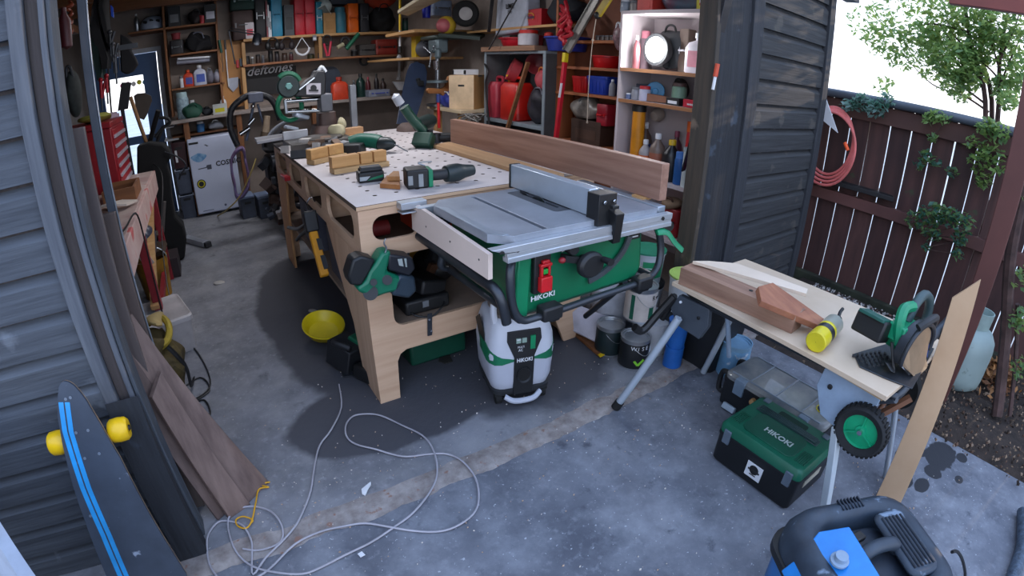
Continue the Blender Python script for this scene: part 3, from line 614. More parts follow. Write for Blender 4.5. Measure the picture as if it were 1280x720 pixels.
obj('motor_housing', G().cyl((1.80, .22, .715), (1.80, .30, .715), .045, n=22).cyl((1.80, .30, .715), (1.80, .315, .715), .038, n=22).box((1.78, .25, .755), (.12, .07, .06)), mat('0f8a60', .4), cs, bevel=.006)
obj('rear_handle', G().tube([(1.80, .26, .78), (1.84, .265, .84), (1.90, .27, .86), (1.95, .265, .83), (1.96, .26, .76), (1.90, .25, .70)], .018, 0, 10), mat('3a4e50', .5), cs)
obj('housing_bridge', G().tube([(1.74, .235, .72), (1.73, .25, .79), (1.76, .265, .83), (1.82, .265, .83)], .02, 0, 8), mat('0f8a60', .4), cs)
bt = obj('battery', G().box((1.70, .33, .745), (.085, .12, .075), 0, (0, .25, .1)), BLK, cs, bevel=.008)
obj('battery_cap', G().box((1.695, .33, .785), (.08, .10, .012), 0, (0, .25, .1)).box((1.66, .33, .75), (.004, .05, .03), 1, (0, .25, .1)), [mat('20594e', .5), GREY], bt, bevel=.003)
obj('depth_knob', G().cyl((1.685, .235, .64), (1.685, .235, .665), .011, n=12).cyl((1.70, .235, .63), (1.70, .24, .73), .006, n=8), BLK, cs)
obj('blue_flange', disc(V((1.86, .20, .72)), .08, .02, 0, -60, 80), mat('1c3a70', .5), cs)
refit(cs, lambda p: (p.x, p.y+.04*min(1, max(0, (p.z-.64)/.03)), p.z-.012*min(1, max(0, (p.z-.64)/.03))))
cs.rotation_euler = (0, 0, radians(-15))
# ================================================================== leaning board
a, b = P(1103, 606, z=.02), P(1139, 611, z=.0)
one('leaning_board', 'long pale board with angled end leaning upright beside the folding stand', 'board', G().prism([V((1.89, .125, 0)), V((1.925, .02, 0)), P(1226, 350, x=1.975), P(1190, 373, x=1.99)], (.016, .002, 0)), mat('cfae8c', .6, 0, .06, 2, .03, c2='c09c78'), bevel=.001)
# ================================================================== storage cases
mb = thing('tool_case', 'green and black stacking tool case in front of the folding stand', 'tool case', (1.665, .56, 0), radians(-2))
hx, hy = .148, .195
obj('case_body', G().rings([[V((a, b, z)) for a, b in rr(-hx-e, -hy-e, hx+e, hy+e, .018, 3)] for z, e in ((.0, -.008), (.012, 0), (.135, 0), (.14, .003), (.155, .003))]), mat('15171a', .5), mb, local=True)
cl = obj('case_lid', G().rings([[V((a, b, z)) for a, b in rr(-hx-e, -hy-e, hx+e, hy+e, .022, 3)] for z, e in ((.155, .002), (.185, .002), (.2, -.008), (.202, -.02))]), mat('0f5c44', .45, 0, .08, 5), mb, local=True)
ri_ = G()
for i in range(6):
    for s in (-1, 1): ri_.bx(-.11, s*(.135+i*.008)-.002, .201, -.03, s*(.135+i*.008)+.002, .206)
ri_.prism([(a, b, .2) for a, b in rr(-.12, -.12, .03, .12, .03, 3)], (0, 0, .008))
obj('lid_ribs', ri_, mat('0d503c', .45), cl, local=True, bevel=.001)
hg = G()
for i in range(4): hg.bx(.035+i*.009, -.14, .205, .040+i*.009, .14, .216)
hg.bx(.03, -.15, .2, .072, .15, .207)
obj('handle', hg, mat('28403f', .4), cl, local=True, bevel=.002)
obj('handle_recess', G().prism([(a, b, .2) for a, b in rr(.075, -.07, .115, .07, .012, 3)], (0, 0, .004)), mat('083226', .7), cl, local=True)
for s in (-1, 1):
    obj('latch', G().box((-hx-.003, s*.15, .145), (.012, .034, .065)), mat('5a6672', .4), mb, local=True, bevel=.003); obj('handle_hinge', G().box((.12, s*.15, .205), (.03, .03, .008)), mat('5a6672', .4), mb, local=True, bevel=.003)
obj('end_label', G().box((-.01, -hy-.0015, .10), (.13, .003, .032)), mat('a8a494', .6), mb, local=True)
obj('round_sticker', G().box((-hx-.001, -.01, .075), (.003, .075, .07)).cyl((-hx-.0015, -.01, .082), (-hx-.0035, -.01, .082), .022, 1, n=16).box((-hx-.003, -.01, .078), (.003, .055, .008), 1).box((-hx-.003, -.01, .057), (.003, .03, .004), 1), [WHT, BLK], mb, local=True, bevel=.0008)
obj('maker_lettering', G().text('HiKOKI', .04, (-.055, -.02, .2095), (0, -1, 0), (1, 0, 0), .0012, bold=.0008), mat('b9c4c0', .5), cl, local=True)
# organiser case
oc = thing('organiser_case', 'black organiser case with clear dusty lid behind the green tool case', 'organiser case', (1.985, .71, 0), radians(-2))
hx, hy = .135, .27
obj('case_body', G().rings([[V((a, b, z)) for a, b in rr(-hx-e, -hy-e, hx+e, hy+e, .03, 3)] for z, e in ((.0, -.02), (.015, 0), (.13, 0), (.14, .004), (.155, .004))]), mat('1a1c20', .5), oc, local=True)
ol = obj('clear_lid', G().rings([[V((a, b, z)) for a, b in rr(-hx-e, -hy-e, hx+e, hy+e, .04, 3)] for z, e in ((.155, .0), (.172, 0), (.18, -.012), (.182, -.03))]), mat('59616a', .35, 0, .2, 7, .0, c2='8d8d88', coat=.5), oc, local=True)
lr = G()
for y in (-.14, 0, .14): lr.bx(-.11, y-.003, .18, .115, y+.003, .188)
lr.bx(-.112, -.24, .18, -.106, .24, .188).bx(.106, -.24, .18, .112, .24, .188)
obj('lid_ribs', lr, mat('7e8892', .3), ol, local=True, bevel=.001)
for s in (-1, 1):
    obj('latch', G().box((-hx-.004, s*.17, .14), (.016, .055, .07)).box((-hx+.006, s*.17, .178), (.035, .05, .014)), mat('6d7f90', .35), oc, local=True, bevel=.003)
obj('handle', G().tube([(-hx, .08, .13), (-hx-.04, .07, .135), (-hx-.045, 0, .137), (-hx-.04, -.07, .135), (-hx, -.08, .13)], .011, 0, 8), mat('b28a5a', .5), oc, local=True)
for x_ in (-.085, .06): obj('carry_bracket', G().tube([(x_, hy, .15), (x_-.005, hy+.035, .14), (x_-.005, hy+.035, .05), (x_, hy, .04)], .013, 0, 8), BLK, oc, local=True)
obj('round_badge', G().cyl((0, -.2, .181), (0, -.2, .184), .036, 0, n=28).cyl((0, -.2, .184), (0, -.2, .1855), .03, 1, n=28).text('K', .045, (0, -.2, .1857), (0, -1, 0), (1, 0, 0), .001, 0, bold=.001), [mat('d8c820', .5), BLK], ol, local=True)
obj('foot_clip', G().box((-hx-.008, .19, .02), (.03, .07, .03), 0, (0, .4, 0)), mat('a9b8c4', .4), oc, local=True, bevel=.004)
# ================================================================== fence
fn = thing('timber_fence', 'dark red-brown paling fence with gaps of light between its boards', 'fence', (4.12, .5, 0))
pk = [mat('513330', .7, 0, .2, 1.2, .3, (8, 8, 1), c2='352020', spots=('33402a', 5, .66)), mat('472c2a', .7, 0, .2, 1.2, .3, (8, 8, 1), c2='2f1c1c'), mat('5a3a36', .7, 0, .2, 1.2, .3, (8, 8, 1), c2='3b2624')]
proto = obj('paling', G().bx(4.12, -.078, -.2, 4.138, .078, 1.44), pk[0], fn, bevel=.002); k = 0
protos = [proto]+[obj('paling', G().bx(4.12, -.0785, -.2, 4.138, .0785, 1.44), pk[i], fn, bevel=.002) for i in (1, 2)]
y = -2.6
rnd = random.Random(4)
ys = []
while y < 3.0: ys.append(y); y += .1655
for i, y in enumerate(ys):
    src = protos[i % 3]
    if i < 3: o = src
    else: o = src.copy(); COL.objects.link(o); o.parent = fn
    o.location = (rnd.uniform(-.002, .002), y+.033, 0); o.rotation_euler = (rnd.uniform(-.004, .004), 0, 0)
obj('rail', G().bx(4.06, -2.7, .61, 4.12, 3.0, .70), mat('5e3c38', .7, 0, .15, 2), fn, bevel=.004)
obj('rail', G().bx(4.07, -2.7, 1.29, 4.12, 3.0, 1.42), mat('523630', .7, 0, .15, 2), fn, bevel=.004)
obj('rail', G().bx(4.05, -2.7, -.2, 4.12, 3.0, -.03), mat('2e3326', .85, 0, .3, 6, .3), fn, bevel=.006)
obj('cap', G().bx(4.03, -2.7, 1.43, 4.2, 3.0, 1.475).tube([(4.05, -2.7, 1.455), (4.05, 3, 1.455)], .035, sm=1), mat('4a525c', .45, 0, .15, 4), fn, bevel=.01)
one('black_ledge_board', 'black board sticking out level with the fence rail under the hose', 'board', G().prism([P(1005, 216, z=.79), P(1118, 247, z=.79), P(1118, 243, z=.79)+V((.06, .05, 0)), P(1005, 206, z=.79)+V((.08, .06, 0))], (0, 0, -.035)), [mat('1d1d20', .6)], bevel=.003)
# hose coil on the fence
hg = G(); c = P(1043, 177, x=3.98)
pts = []
for k in range(4*14):
    t = 2*pi*k/14; lap = k//14
    pts.append(c+V((-.02-.012*lap+.006*sin(t*3), .19*cos(t)*(1+.07*lap)+.03, .26*sin(t)*(1+.03*lap)-.02*lap)))
hose = one('hose_coil', 'coil of pinkish red hose hanging on the brown fence', 'hose', hg.tube(pts, .011, 0, 8, sm=3), mat('d8706c', .45))
obj('orange_connector', G().cyl(P(1056, 178, x=3.9), P(1060, 188, x=3.9), .014), ORG, hose)
one('white_sheet', 'white pointed sheet of board wedged beside the door above the hose', 'board', G().prism([P(1031, 120, x=3.86), P(1047, 166, x=3.86), P(1028, 150, x=3.86)], (.012, 0, 0)), WHT)
# ------------------------------------------------ foliage
def leafcloud(g, c, rad, n, s, rng, m=0, nm=2):
    c = V(c)
    for _ in range(n):
        while True:
            q = V((rng.uniform(-1, 1), rng.uniform(-1, 1), rng.uniform(-1, 1)))
            if q.length < 1: break
        p = c+V((q.x*rad[0], q.y*rad[1], q.z*rad[2])); R = Euler((rng.uniform(-.9, .9), rng.uniform(-.9, .9), rng.uniform(0, 6.3))).to_matrix()
        l = s*rng.uniform(.7, 1.3); w = l*.48
        g.add([p+R@V((-l/2, 0, 0)), p+R@V((-l*.1, w/2, .08*l)), p+R@V((l/2, 0, -.05*l)), p+R@V((-l*.1, -w/2, .08*l))], [(0, 1, 2, 3)], m+rng.randrange(nm))
    return g
def leafm(c, tr=.35):
    m = mat(c, .5, 0, .2, 4); return m
def leafmat(name, c, tc_):
    m = bpy.data.materials.new(name); m.use_nodes = True; nt = m.node_tree; b = nt.nodes['Principled BSDF']
    b.inputs['Base Color'].default_value = (*lin(c), 1); b.inputs['Roughness'].default_value = .45
    t = nt.nodes.new('ShaderNodeBsdfTranslucent'); t.inputs[0].default_value = (*lin(tc_), 1)
    x = nt.nodes.new('ShaderNodeMixShader'); x.inputs[0].default_value = .4; nt.links.new(b.outputs[0], x.inputs[1]); nt.links.new(t.outputs[0], x.inputs[2]); nt.links.new(x.outputs[0], nt.nodes['Material Output'].inputs[0]); return m
LF = [leafmat('leaf_a', '6f8a4a', 'b4cc7c'), leafmat('leaf_b', '54744a', '9cbc6c'), leafmat('leaf_c', '3f6a5a', '6a9a80'), leafmat('leaf_d', '6c8c86', '8fb0a0')]
bark = mat('4a3632', .85, 0, .25, 12, .4)
rng = random.Random(11)
tr = thing('garden_tree', 'slender many-stemmed tree with small green leaves rising behind the fence', 'tree', (4.6, .35, 0))
tg = G(); B0 = V((4.62, .42, .0))
stems = [[B0, P(1232, 150, x=4.6), P(1215, 60, x=4.6), P(1203, -10, x=4.65)], [B0+V((.05, -.1, 0)), P(1247, 150, x=4.7), P(1250, 75, x=4.7), P(1262, 0, x=4.8)], [B0+V((0, -.05, 0)), P(1240, 150, x=4.75), P(1225, 60, x=4.8), P(1232, -20, x=4.9)]]
for s_ in stems: tg.tube(s_, lambda t: .028*(1-t*.6), 0, 7)
obj('trunk', tg, bark, tr)
br = G()
brs = [[(1236, 140), (1205, 120), (1165, 105), (1130, 70)], [(1225, 100), (1195, 60), (1170, 25)], [(1218, 70), (1190, 40), (1178, 0)], [(1250, 90), (1235, 40), (1228, 10)], [(1250, 75), (1270, 30), (1275, 10)], [(1248, 110), (1265, 70), (1279, 40)], [(1210, 40), (1160, 30), (1120, 50)], [(1232, 130), (1180, 90), (1150, 60)], [(1250, 100), (1230, 80), (1205, 70)], [(1232, 50), (1240, 20), (1245, -10)]]
for b_ in brs: br.tube([P(a, c_, x=4.6+.04*i) for i, (a, c_) in enumerate(b_)], lambda t: .010*(1-t*.7), 0, 5)
obj('branches', br, bark, tr)
fg = G()
cl_ = [(1110, 50, .22, 170), (1085, 30, .2, 70), (1120, 20, .25, 90), (1150, 45, .18, 120), (1175, 55, .2, 260), (1195, 75, .2, 300), (1215, 70, .16, 220), (1180, 30, .2, 130), (1165, 80, .16, 120), (1190, 100, .15, 160), (1215, 95, .14, 160), (1235, 60, .2, 150), (1245, 30, .2, 150), (1265, 60, .18, 170), (1270, 95, .15, 160), (1215, 20, .22, 150), (1190, 5, .25, 150), (1255, 110, .12, 110), (1275, 20, .2, 120), (1125, 75, .14, 60), (1105, 105, .1, 22), (1200, 118, .1, 50), (1260, -20, .3, 150), (1150, -10, .3, 140), (1225, 40, .2, 160), (1260, 125, .1, 90)]
for px, py, r_, n_ in cl_: leafcloud(fg, P(px, py, x=4.55+rng.uniform(-.1, .25)), (.2, r_, r_*.8), int(n_*1.5), .062, rng, 0, 2)
obj('foliage', fg, LF[:2], tr)
def vine(label, pxs, mi, x, size=.05, name='climbing_plant', cat='plant'):
    g = G(); v_ = thing(name, label, cat, P(pxs[0][0], pxs[0][1], x=x), 0, 'leafy sprays growing over the fence')
    sg_ = G().tube([P(a, b, x=x+.02) for a, b, *_ in pxs]+[P(pxs[-1][0]+6, pxs[-1][1]+3, x=x)], .004, 0, 5)
    for a, b, r_, n_ in pxs: leafcloud(g, P(a, b, x=x), (.07, r_, r_*.8), n_, size, rng, 0, len(mi))
    obj('leaves', g, [LF[i] for i in mi], v_); obj('stem', sg_, bark, v_)
vine('blue-green leafy spray hanging over the fence cap above the hose', [(1062, 132, .07, 60), (1078, 128, .09, 80), (1095, 135, .09, 80), (1108, 125, .07, 50)], (3, 2), 3.96)
vine('small leafy spray hanging over the fence cap right of the blue-green one', [(1160, 148, .05, 25), (1172, 145, .06, 40), (1182, 150, .05, 20), (1166, 172, .04, 20)], (0, 1), 3.98)
vine('sparse leafy sprig hanging low on the fence between two sprays', [(1160, 195, .06, 36), (1150, 205, .05, 24), (1170, 205, .04, 18), (1190, 215, .05, 26)], (1, 2), 4.0)
vine('dense dark leafy spray at the middle rail of the fence', [(1145, 275, .08, 70), (1165, 268, .1, 110), (1185, 270, .1, 110), (1205, 280, .1, 90), (1165, 292, .08, 60), (1200, 300, .06, 40), (1158, 310, .03, 18), (1197, 318, .05, 30)], (1, 2), 3.9)
vine('leafy mass spilling down beside the brown post', [(1235, 160, .09, 80), (1250, 165, .08, 70), (1240, 190, .1, 90), (1222, 205, .09, 70), (1230, 225, .07, 50), (1245, 210, .06, 40), (1215, 178, .06, 30)], (1, 0), 3.97)
# ------------------------------------------------ brown post, beam, right edge growth
one('brown_post', 'reddish brown square post standing in the soil by the fence', 'post', G().prism([(2.90, .085, -.08), (2.99, .085, -.08), (2.99, .19, -.08), (2.90, .19, -.08)], (0, 0, 2.4)).bx(2.895, .08, -.08, 2.995, .195, .0), mat('5e3630', .65, 0, .12, 2, .1), bevel=.004)
pb = P(1186, 4, z=2.13)
one('roof_beam', 'reddish brown beam of a porch roof overhead at the top right', 'beam', G().bx(pb.x, pb.y-2.5, 2.13, pb.x+.06, pb.y, 2.23), mat('7a3c34', .6, 0, .1, 2), bevel=.003)
gb = thing('gas_bottle', 'white and teal gas bottle standing behind the brown post', 'gas bottle', (3.36, .10, -.09))
obj('tank', G().lathe((0, 0, 0), [(.10, 0), (.12, .01), (.12, .04), (.15, .07), (.155, .12), (.155, .30), (.145, .36), (.11, .41), (.05, .44), (0, .445)], 0, 28), mat('9db0ae', .5, 0, .06, 4, spots=('7f8f88', 14, .66)), gb, local=True)
obj('collar', G().lathe((0, 0, .43), [(.075, 0), (.08, .10), (.073, .10), (.068, 0)], 0, 20), mat('a7bdb9', .45), gb, local=True)
obj('valve', G().cyl((0, 0, .44), (0, 0, .50), .02).cyl((-.03, 0, .48), (.03, 0, .48), .012), mat('a89058', .35, .8), gb, local=True)
vn = G().tube([P(1246, 520, x=3.1), P(1256, 430, x=3.2), P(1262, 330, x=3.2), P(1276, 250, x=3.2), P(1290, 180, x=3.2)], .035, 0, 8).tube([P(1262, 520, x=3.15), P(1270, 440, x=3.25), P(1272, 380, x=3.2)], .014, 0, 6)
one('climber_stem', 'thick dark twisted stem rising at the right edge beyond the gas bottle', 'stem', vn, bark)
g = G()
for a, b, n_ in ((1275, 400, 60), (1278, 350, 30), (1276, 460, 40), (1279, 230, 30)): leafcloud(g, P(a, b, x=3.15), (.06, .06, .08), n_, .045, rng, 0, 2)
one('green_shrub', 'bright green leaves of a shrub at the right edge of the view', 'shrub', g, LF[:2])
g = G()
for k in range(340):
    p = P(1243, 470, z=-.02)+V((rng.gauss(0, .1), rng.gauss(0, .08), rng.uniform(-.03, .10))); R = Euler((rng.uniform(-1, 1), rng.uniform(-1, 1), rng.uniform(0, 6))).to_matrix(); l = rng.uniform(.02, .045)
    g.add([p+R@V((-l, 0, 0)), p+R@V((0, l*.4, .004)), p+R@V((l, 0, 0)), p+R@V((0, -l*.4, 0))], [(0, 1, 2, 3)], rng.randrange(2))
one('dry_leaves', 'heap of dry leaves, sun glow put into their orange-brown colour, on the soil by the gas bottle', 'dry leaves', g, [mat('9a6a3c', .7), mat('6a4428', .8)], kind='stuff')  # real leaf heap; the sun glow on it is put into the orange
# gravel and chips
g = G(); rng = random.Random(5)
def pebble(g, p, s, m):
    R = Euler((rng.uniform(0, 6), rng.uniform(0, 6), 0)).to_matrix()
    o = [V((1, 0, 0)), V((-1, 0, 0)), V((0, 1, 0)), V((0, -1, 0)), V((0, 0, 1)), V((0, 0, -1))]
    o = [p+R@V((q.x*s, q.y*s*rng.uniform(.6, .9), q.z*s*.6)) for q in o]
    g.add(o, [(0, 2, 4), (2, 1, 4), (1, 3, 4), (3, 0, 4), (2, 0, 5), (1, 2, 5), (3, 1, 5), (0, 3, 5)], m)
for _ in range(3600):
    x = rng.uniform(2.65, 4.03); y = rng.uniform(.35, 1.46)
    if x < 3.2 and rng.random() < .6: continue
    if y < .75 and rng.random() < .7: continue
    zz = -.02-.1*min(1, max(0, (x-2.8)/.9))+.04
    pebble(g, V((x, y, zz+rng.uniform(-.01, .015))), rng.uniform(.008, .019), rng.randrange(4))
one('gravel', 'pale and reddish pebbles strewn along the foot of the fence', 'gravel', g, [mat('b9b4b0', .8), mat('8c8a8a', .8), mat('7c5a50', .8), mat('d4d0cc', .8)], kind='stuff')
g = G()
for _ in range(1500):
    x = rng.uniform(2.5, 4.0); y = rng.uniform(-1.2, .5); zz = -.02-.1*min(1, max(0, (x-2.8)/.9))+.04
    pebble(g, V((x, y, zz+rng.uniform(-.01, .015))), rng.uniform(.006, .016), rng.randrange(3))
one('wood_chips', 'dark chips and twigs scattered over the garden soil', 'wood chips', g, [mat('5a4436', .9), mat('30251e', .9), mat('8a7460', .9)], kind='stuff')
# sawdust specks on the slabs
g = G()
for _ in range(900):
    x = rng.uniform(-.2, 2.4); y = rng.uniform(-.2, 2.2); s = rng.uniform(.002, .006)
    if abs(y-1.28) > .35 and rng.random() < .5: continue
    pebble(g, V((x, y, .001)), s, rng.randrange(2))
one('wood_shavings', 'pale shavings and crumbs scattered over the concrete', 'shavings', g, [mat('b39a86', .8), mat('cfc6bd', .8)], kind='stuff')
# ================================================================== skateboard
n_ = V((0, -1, .30)).normalized(); p0 = P(80, 478, y=1.345)
def Pl(px, py, off=0):
    d = ray(px, py); t = (p0+n_*off-CP).dot(n_)/d.dot(n_); return CP+d*t
dk = [(80, 476.5), (76, 479), (73.5, 484), (72.3, 494), (72, 520), (79, 560), (92, 610), (110, 662), (132, 718), (143, 748), (190, 775), (245, 760), (233, 718), (215, 690), (185, 640), (150, 573), (125, 530), (107, 500), (99, 489.5), (92, 482), (86, 478)]
top = [Pl(*q) for q in dk]
kb = thing('skateboard', 'black longboard skateboard with blue stripes leaning against the left wall', 'skateboard', (top[10].x, top[10].y, 0))
g = G().prism(top, -n_*.011, 0)
obj('deck', g, mat('3c4654', .6, 0, .1, 6, .05, c2='2c3542', spots=('8a94a4', 26, .70)), kb)
g = G().prism([q+n_*-.0115 for q in top], -n_*.003, 0)
obj('deck_edge', g, mat('b0906a', .5), kb)
g = G()
for o0, o1 in ((0, 6), (8, 14)):
    L_ = [Pl(73+o0, 503, .001), Pl(78+o0, 540, .001), Pl(100+o0, 610, .001), Pl(126+o0, 670, .001), Pl(148+o0, 722, .001)]
    R_ = [Pl(73+o1, 503, .001), Pl(78+o1, 540, .001), Pl(100+o1, 610, .001), Pl(126+o1, 670, .001), Pl(148+o1, 722, .001)]
    for i in range(4): g.prism([L_[i], R_[i], R_[i+1], L_[i+1]], -n_*.0016)
obj('blue_stripe', g, mat('2a9be0', .4), kb)
for a, b in ((82, 499), (88, 497), (95, 541), (110, 538), (106, 573), (124, 567), (113, 645)): q = Pl(a, b, .001); obj('truck_bolt', G().cyl(q, q+n_*.001, .0045, n=10), mat('6d7783', .4), kb)
wl, wr_ = Pl(74, 553, -.05), Pl(149, 537, -.05)
obj('truck', G().cyl(wl, wr_, .007).box((wl+wr_)/2+n_*.02, (.07, .04, .05)), DSTEEL, kb)
ax_ = (wr_-wl).normalized()
for c_, s in ((wl, 1), (wr_, -1)):
    obj('wheel', G().lathe(c_-ax_*.0, [(.012, -.03), (.027, -.03), (.034, -.022), (.036, 0), (.034, .022), (.027, .03), (.012, .03), (.012, .02, 1), (.0, .02, 1)], 0, 28, ax_).cyl(c_+ax_*.026, c_+ax_*.034, .008, 1), [mat('f0c010', .35), DK], kb)
for c_, s in ((wl, 1), (wr_, -1)):
    pass
# ================================================================== planks leaning inside the left jamb
lp1 = wood('7a665e', '584640', 'z')
def plank(label, fa, fb, ta, tb, th, m, name='leaning_plank'):
    return one(name, label, 'plank', G().prism([fa, fb, tb, ta], th, 0), m, bevel=.002, group='planks leaning inside the left jamb')
plank('widest brown plank leaning inside the left jamb, its foot nearest the yellow string', V((-.17, 1.50, 0)), V((-.055, 1.585, 0)), V((-.40, 1.58, .82)), V((-.325, 1.62, .80)), (-.012, .016, 0), lp1)
plank('second brown plank leaning behind the widest one at the left jamb', V((-.285, 1.47, 0)), V((-.185, 1.54, 0)), V((-.42, 1.53, .74)), V((-.37, 1.56, .76)), (-.008, .012, 0), wood('6c5a54', '4a3c38', 'z'))
one('upright_board', 'tall grey-brown board standing upright just inside the left jamb', 'board', G().bx(-.366, 1.57, 0, -.327, 1.59, 1.385), wood('635955', '484040', 'z'), bevel=.002)
one('upright_board', 'shorter brown board standing right behind the tall grey-brown one at the jamb', 'board', G().bx(-.345, 1.64, 0, -.30, 1.66, 1.12), wood('5a4c46', '3f3532', 'z'), bevel=.002)
plank('short pencil-marked board leaning lowest against the left jamb planks', V((-.24, 1.46, .0)), V((-.15, 1.50, .0)), V((-.33, 1.50, .56)), V((-.28, 1.54, .62)), (-.012, .016, 0), wood('806b62', '5a4842', 'z'))
one('metal_pole', 'tall narrow grey pole with a bright edge standing behind the left jamb', 'pole', G().prism([V((-.352, 1.80, 0)), V((-.325, 1.80, 0)), V((-.325, 1.83, 0)), V((-.352, 1.83, 0))], (0, 0, 2.1)).bx(-.324, 1.798, 0, -.319, 1.81, 2.1, 1), [mat('4e545e', .5, .2), mat('8f98a2', .4, .4)], bevel=.002)
one('pale_board_edge', 'pale grey board leaning at the bottom left in front of the siding', 'board', G().prism([P(0, 652, z=.75), P(46, 722, z=.75), P(60, 745, z=.72), V((-.75, .55, .0)), V((-1.3, 1.2, 0)), P(0, 652, z=.75)+V((-.4, .5, 0))], (-.02, -.02, 0)), mat('9aa3b2', .6))
# ================================================================== cables
def fl(pts, o, sc_, z=.006): return [P(o[0]+a/sc_, o[1]+b/sc_, z=z) for a, b in pts]
c8 = (240, 490)
wc1 = [(575, -30), (585, 60), (545, 150), (500, 210), (480, 290), (465, 390), (430, 480), (400, 530), (350, 590), (290, 650), (240, 715), (235, 650), (235, 590), (205, 530), (160, 508), (105, 510), (65, 560), (60, 620), (75, 690), (130, 745), (220, 740), (300, 695), (400, 600), (500, 550), (600, 525), (680, 515), (770, 530), (850, 543), (950, 547), (1030, 530), (1100, 480), (1122, 420), (1110, 340), (1060, 275), (1000, 245), (930, 243), (840, 255), (780, 245), (720, 225), (640, 205), (605, 175), (603, 130), (630, 95), (680, 88), (740, 95), (820, 130), (900, 170), (940, 220), (958, 280), (955, 340), (920, 410), (860, 480), (790, 530), (700, 590), (600, 640), (500, 690), (430, 712), (330, 708), (240, 685), (180, 635), (150, 570), (143, 500), (180, 460), (240, 448), (310, 470), (350, 520), (355, 570), (330, 600), (260, 622), (200, 615)]
one('white_cable', 'long white extension cable looped across the concrete floor', 'cable', G().tube([q+V((0, 0, .004*abs(sin(i*.9)))) for i, q in enumerate(fl(wc1, c8, 3.13))], .0038, 0, 7, sm=4), mat('a8a5ac', .5))
one('yellow_string', 'short yellow string knotted at the foot of the planks', 'cord', G().tube(fl([(305, 352), (260, 362), (300, 372), (262, 380), (250, 430), (235, 500), (213, 532), (180, 525), (172, 500), (200, 487), (237, 500), (228, 515)], c8, 3.13, .012), .003, 0, 6), mat('d8a018', .5))
one('black_cable', 'thin black cable trailing from the left bench onto the floor', 'cable', G().tube([P(192, 205, z=.86), P(203, 222, z=.8), P(202, 290, z=.45), P(208, 350, z=.2), P(220, 400, z=.006), P(232, 420, z=.006), P(237, 408, z=.006), P(228, 398, z=.006), P(224, 412, z=.006), P(250, 445, z=.006), P(263, 480, z=.006), P(240, 500, z=.006), P(222, 492, z=.006), P(250, 472, z=.006), P(262, 488, z=.006), P(238, 505, z=.006), P(255, 500, z=.006), P(263, 515, z=.006), P(256, 530, z=.006)], .0045, 0, 6), BLK)
one('black_hook', 'curved black strap end lying by the planks', 'strap', G().tube([P(246, 615, z=.02), P(255, 613, z=.03), P(259, 603, z=.05)], .006, 0, 6), BLK)
one('paper_scrap', 'crumpled white paper scrap on the floor by the threshold', 'paper scrap', G().prism(fl([(665, 385), (700, 355), (702, 365), (690, 385), (680, 408), (668, 402)], c8, 3.13, .004), (0, 0, .006)).rough(.004), WHT)
one('paper_scrap', 'tiny white paper scrap on the driveway slab inside the cable loops', 'paper scrap', G().prism(fl([(648, 635), (665, 625), (678, 638), (660, 648)], c8, 3.13, .003), (0, 0, .003)), WHT)
# ================================================================== paint tins
TIN = mat('b4b8bc', .3, .8, .05)
def tin(label, x, y, z, r, h, lab, label_bits=None, lid=TIN, rz=0, name='paint_tin', handle=True, cat='paint tin', group='paint tins beside the table saw'):
    t = thing(name, label, cat, (x, y, z), rz, group)
    obj('can', G().lathe((0, 0, 0), [(r*.96, 0), (r, .004), (r, h-.012), (r*1.02, h-.006), (r*1.02, h), (r*.93, h), (r*.92, h-.008), (r*.8, h-.008), (r*.79, h-.012), (0, h-.012)], 0, 28), lid, t, local=True)
    obj('label', G().lathe((0, 0, 0), [(r*1.004, h*.06), (r*1.012, h*.07), (r*1.012, h*.86), (r*1.004, h*.87)], 0, 28, open0=True), lab, t, local=True)
    if label_bits: label_bits(t, r, h)
    if handle:
        obj('handle', G().tube([(r*1.03*cos(a), r*1.03*sin(a), h*.8-.35*h*sin(radians((i)*180/10))*.9) for i, a in enumerate([radians(-150+i*12) for i in range(11)])], .0018, 0, 6), TIN, t, local=True)
    return t
def arc_text(t, s, size, r, z, a0, m, step=.8):
    g = G()
    for i, ch in enumerate(s):
        a = a0+i*size*step/r
        g.text(ch, size, (r*cos(a), r*sin(a), z), (-sin(a), cos(a), 0), (0, 0, 1), .0015)
    return obj('label_lettering', g, m, t, local=True)
def bitsA(t, r, h):
    arc_text(t, 'WISE', .03, r*1.015, h*.76, radians(-150), WHT); 
    obj('green_mark', G().beam((r*1.02*cos(-2.5), r*1.02*sin(-2.5), h*.35), (r*1.03*cos(-2.25), r*1.03*sin(-2.25), h*.2), .012, .004, 0, (1, 1, 0)).beam((r*1.03*cos(-2.25), r*1.03*sin(-2.25), h*.2), (r*1.03*cos(-1.85), r*1.03*sin(-1.85), h*.38), .012, .004, 0, (1, 1, 0)), mat('7ac030', .5), t, local=True)
tin('small black-labelled paint tin with green tick standing at the front of the tins', 1.765, 1.475, 0, .078, .17, mat('16191c', .45), bitsA, rz=radians(10))
tin('small dark-labelled paint tin half hidden behind the black-labelled one', 1.745, 1.64, 0, .075, .17, mat('1b2a2c', .45))
def bitsC(t, r, h):
    arc_text(t, 'Res', .035, r*1.015, h*.74, radians(-85), BLK)
    for a, b, z0, z1 in ((-170, -155, .1, .8), (-100, -80, .15, .5)):
        obj('green_patch', G().lathe((0, 0, 0), [(r*1.016, h*z0), (r*1.018, h*z0), (r*1.018, h*z1), (r*1.016, h*z1)], 0, 28).tf(Matrix.Identity(4)) if 0 else G().rings([[V((q*cos(radians(c)), q*sin(radians(c)), h*z)) for z, q in ((z0, r*1.012), (z1, r*1.012), (z1, r*1.022), (z0, r*1.022))] for c in range(a, b+1, 5)]), mat('17604a', .5), t, local=True)
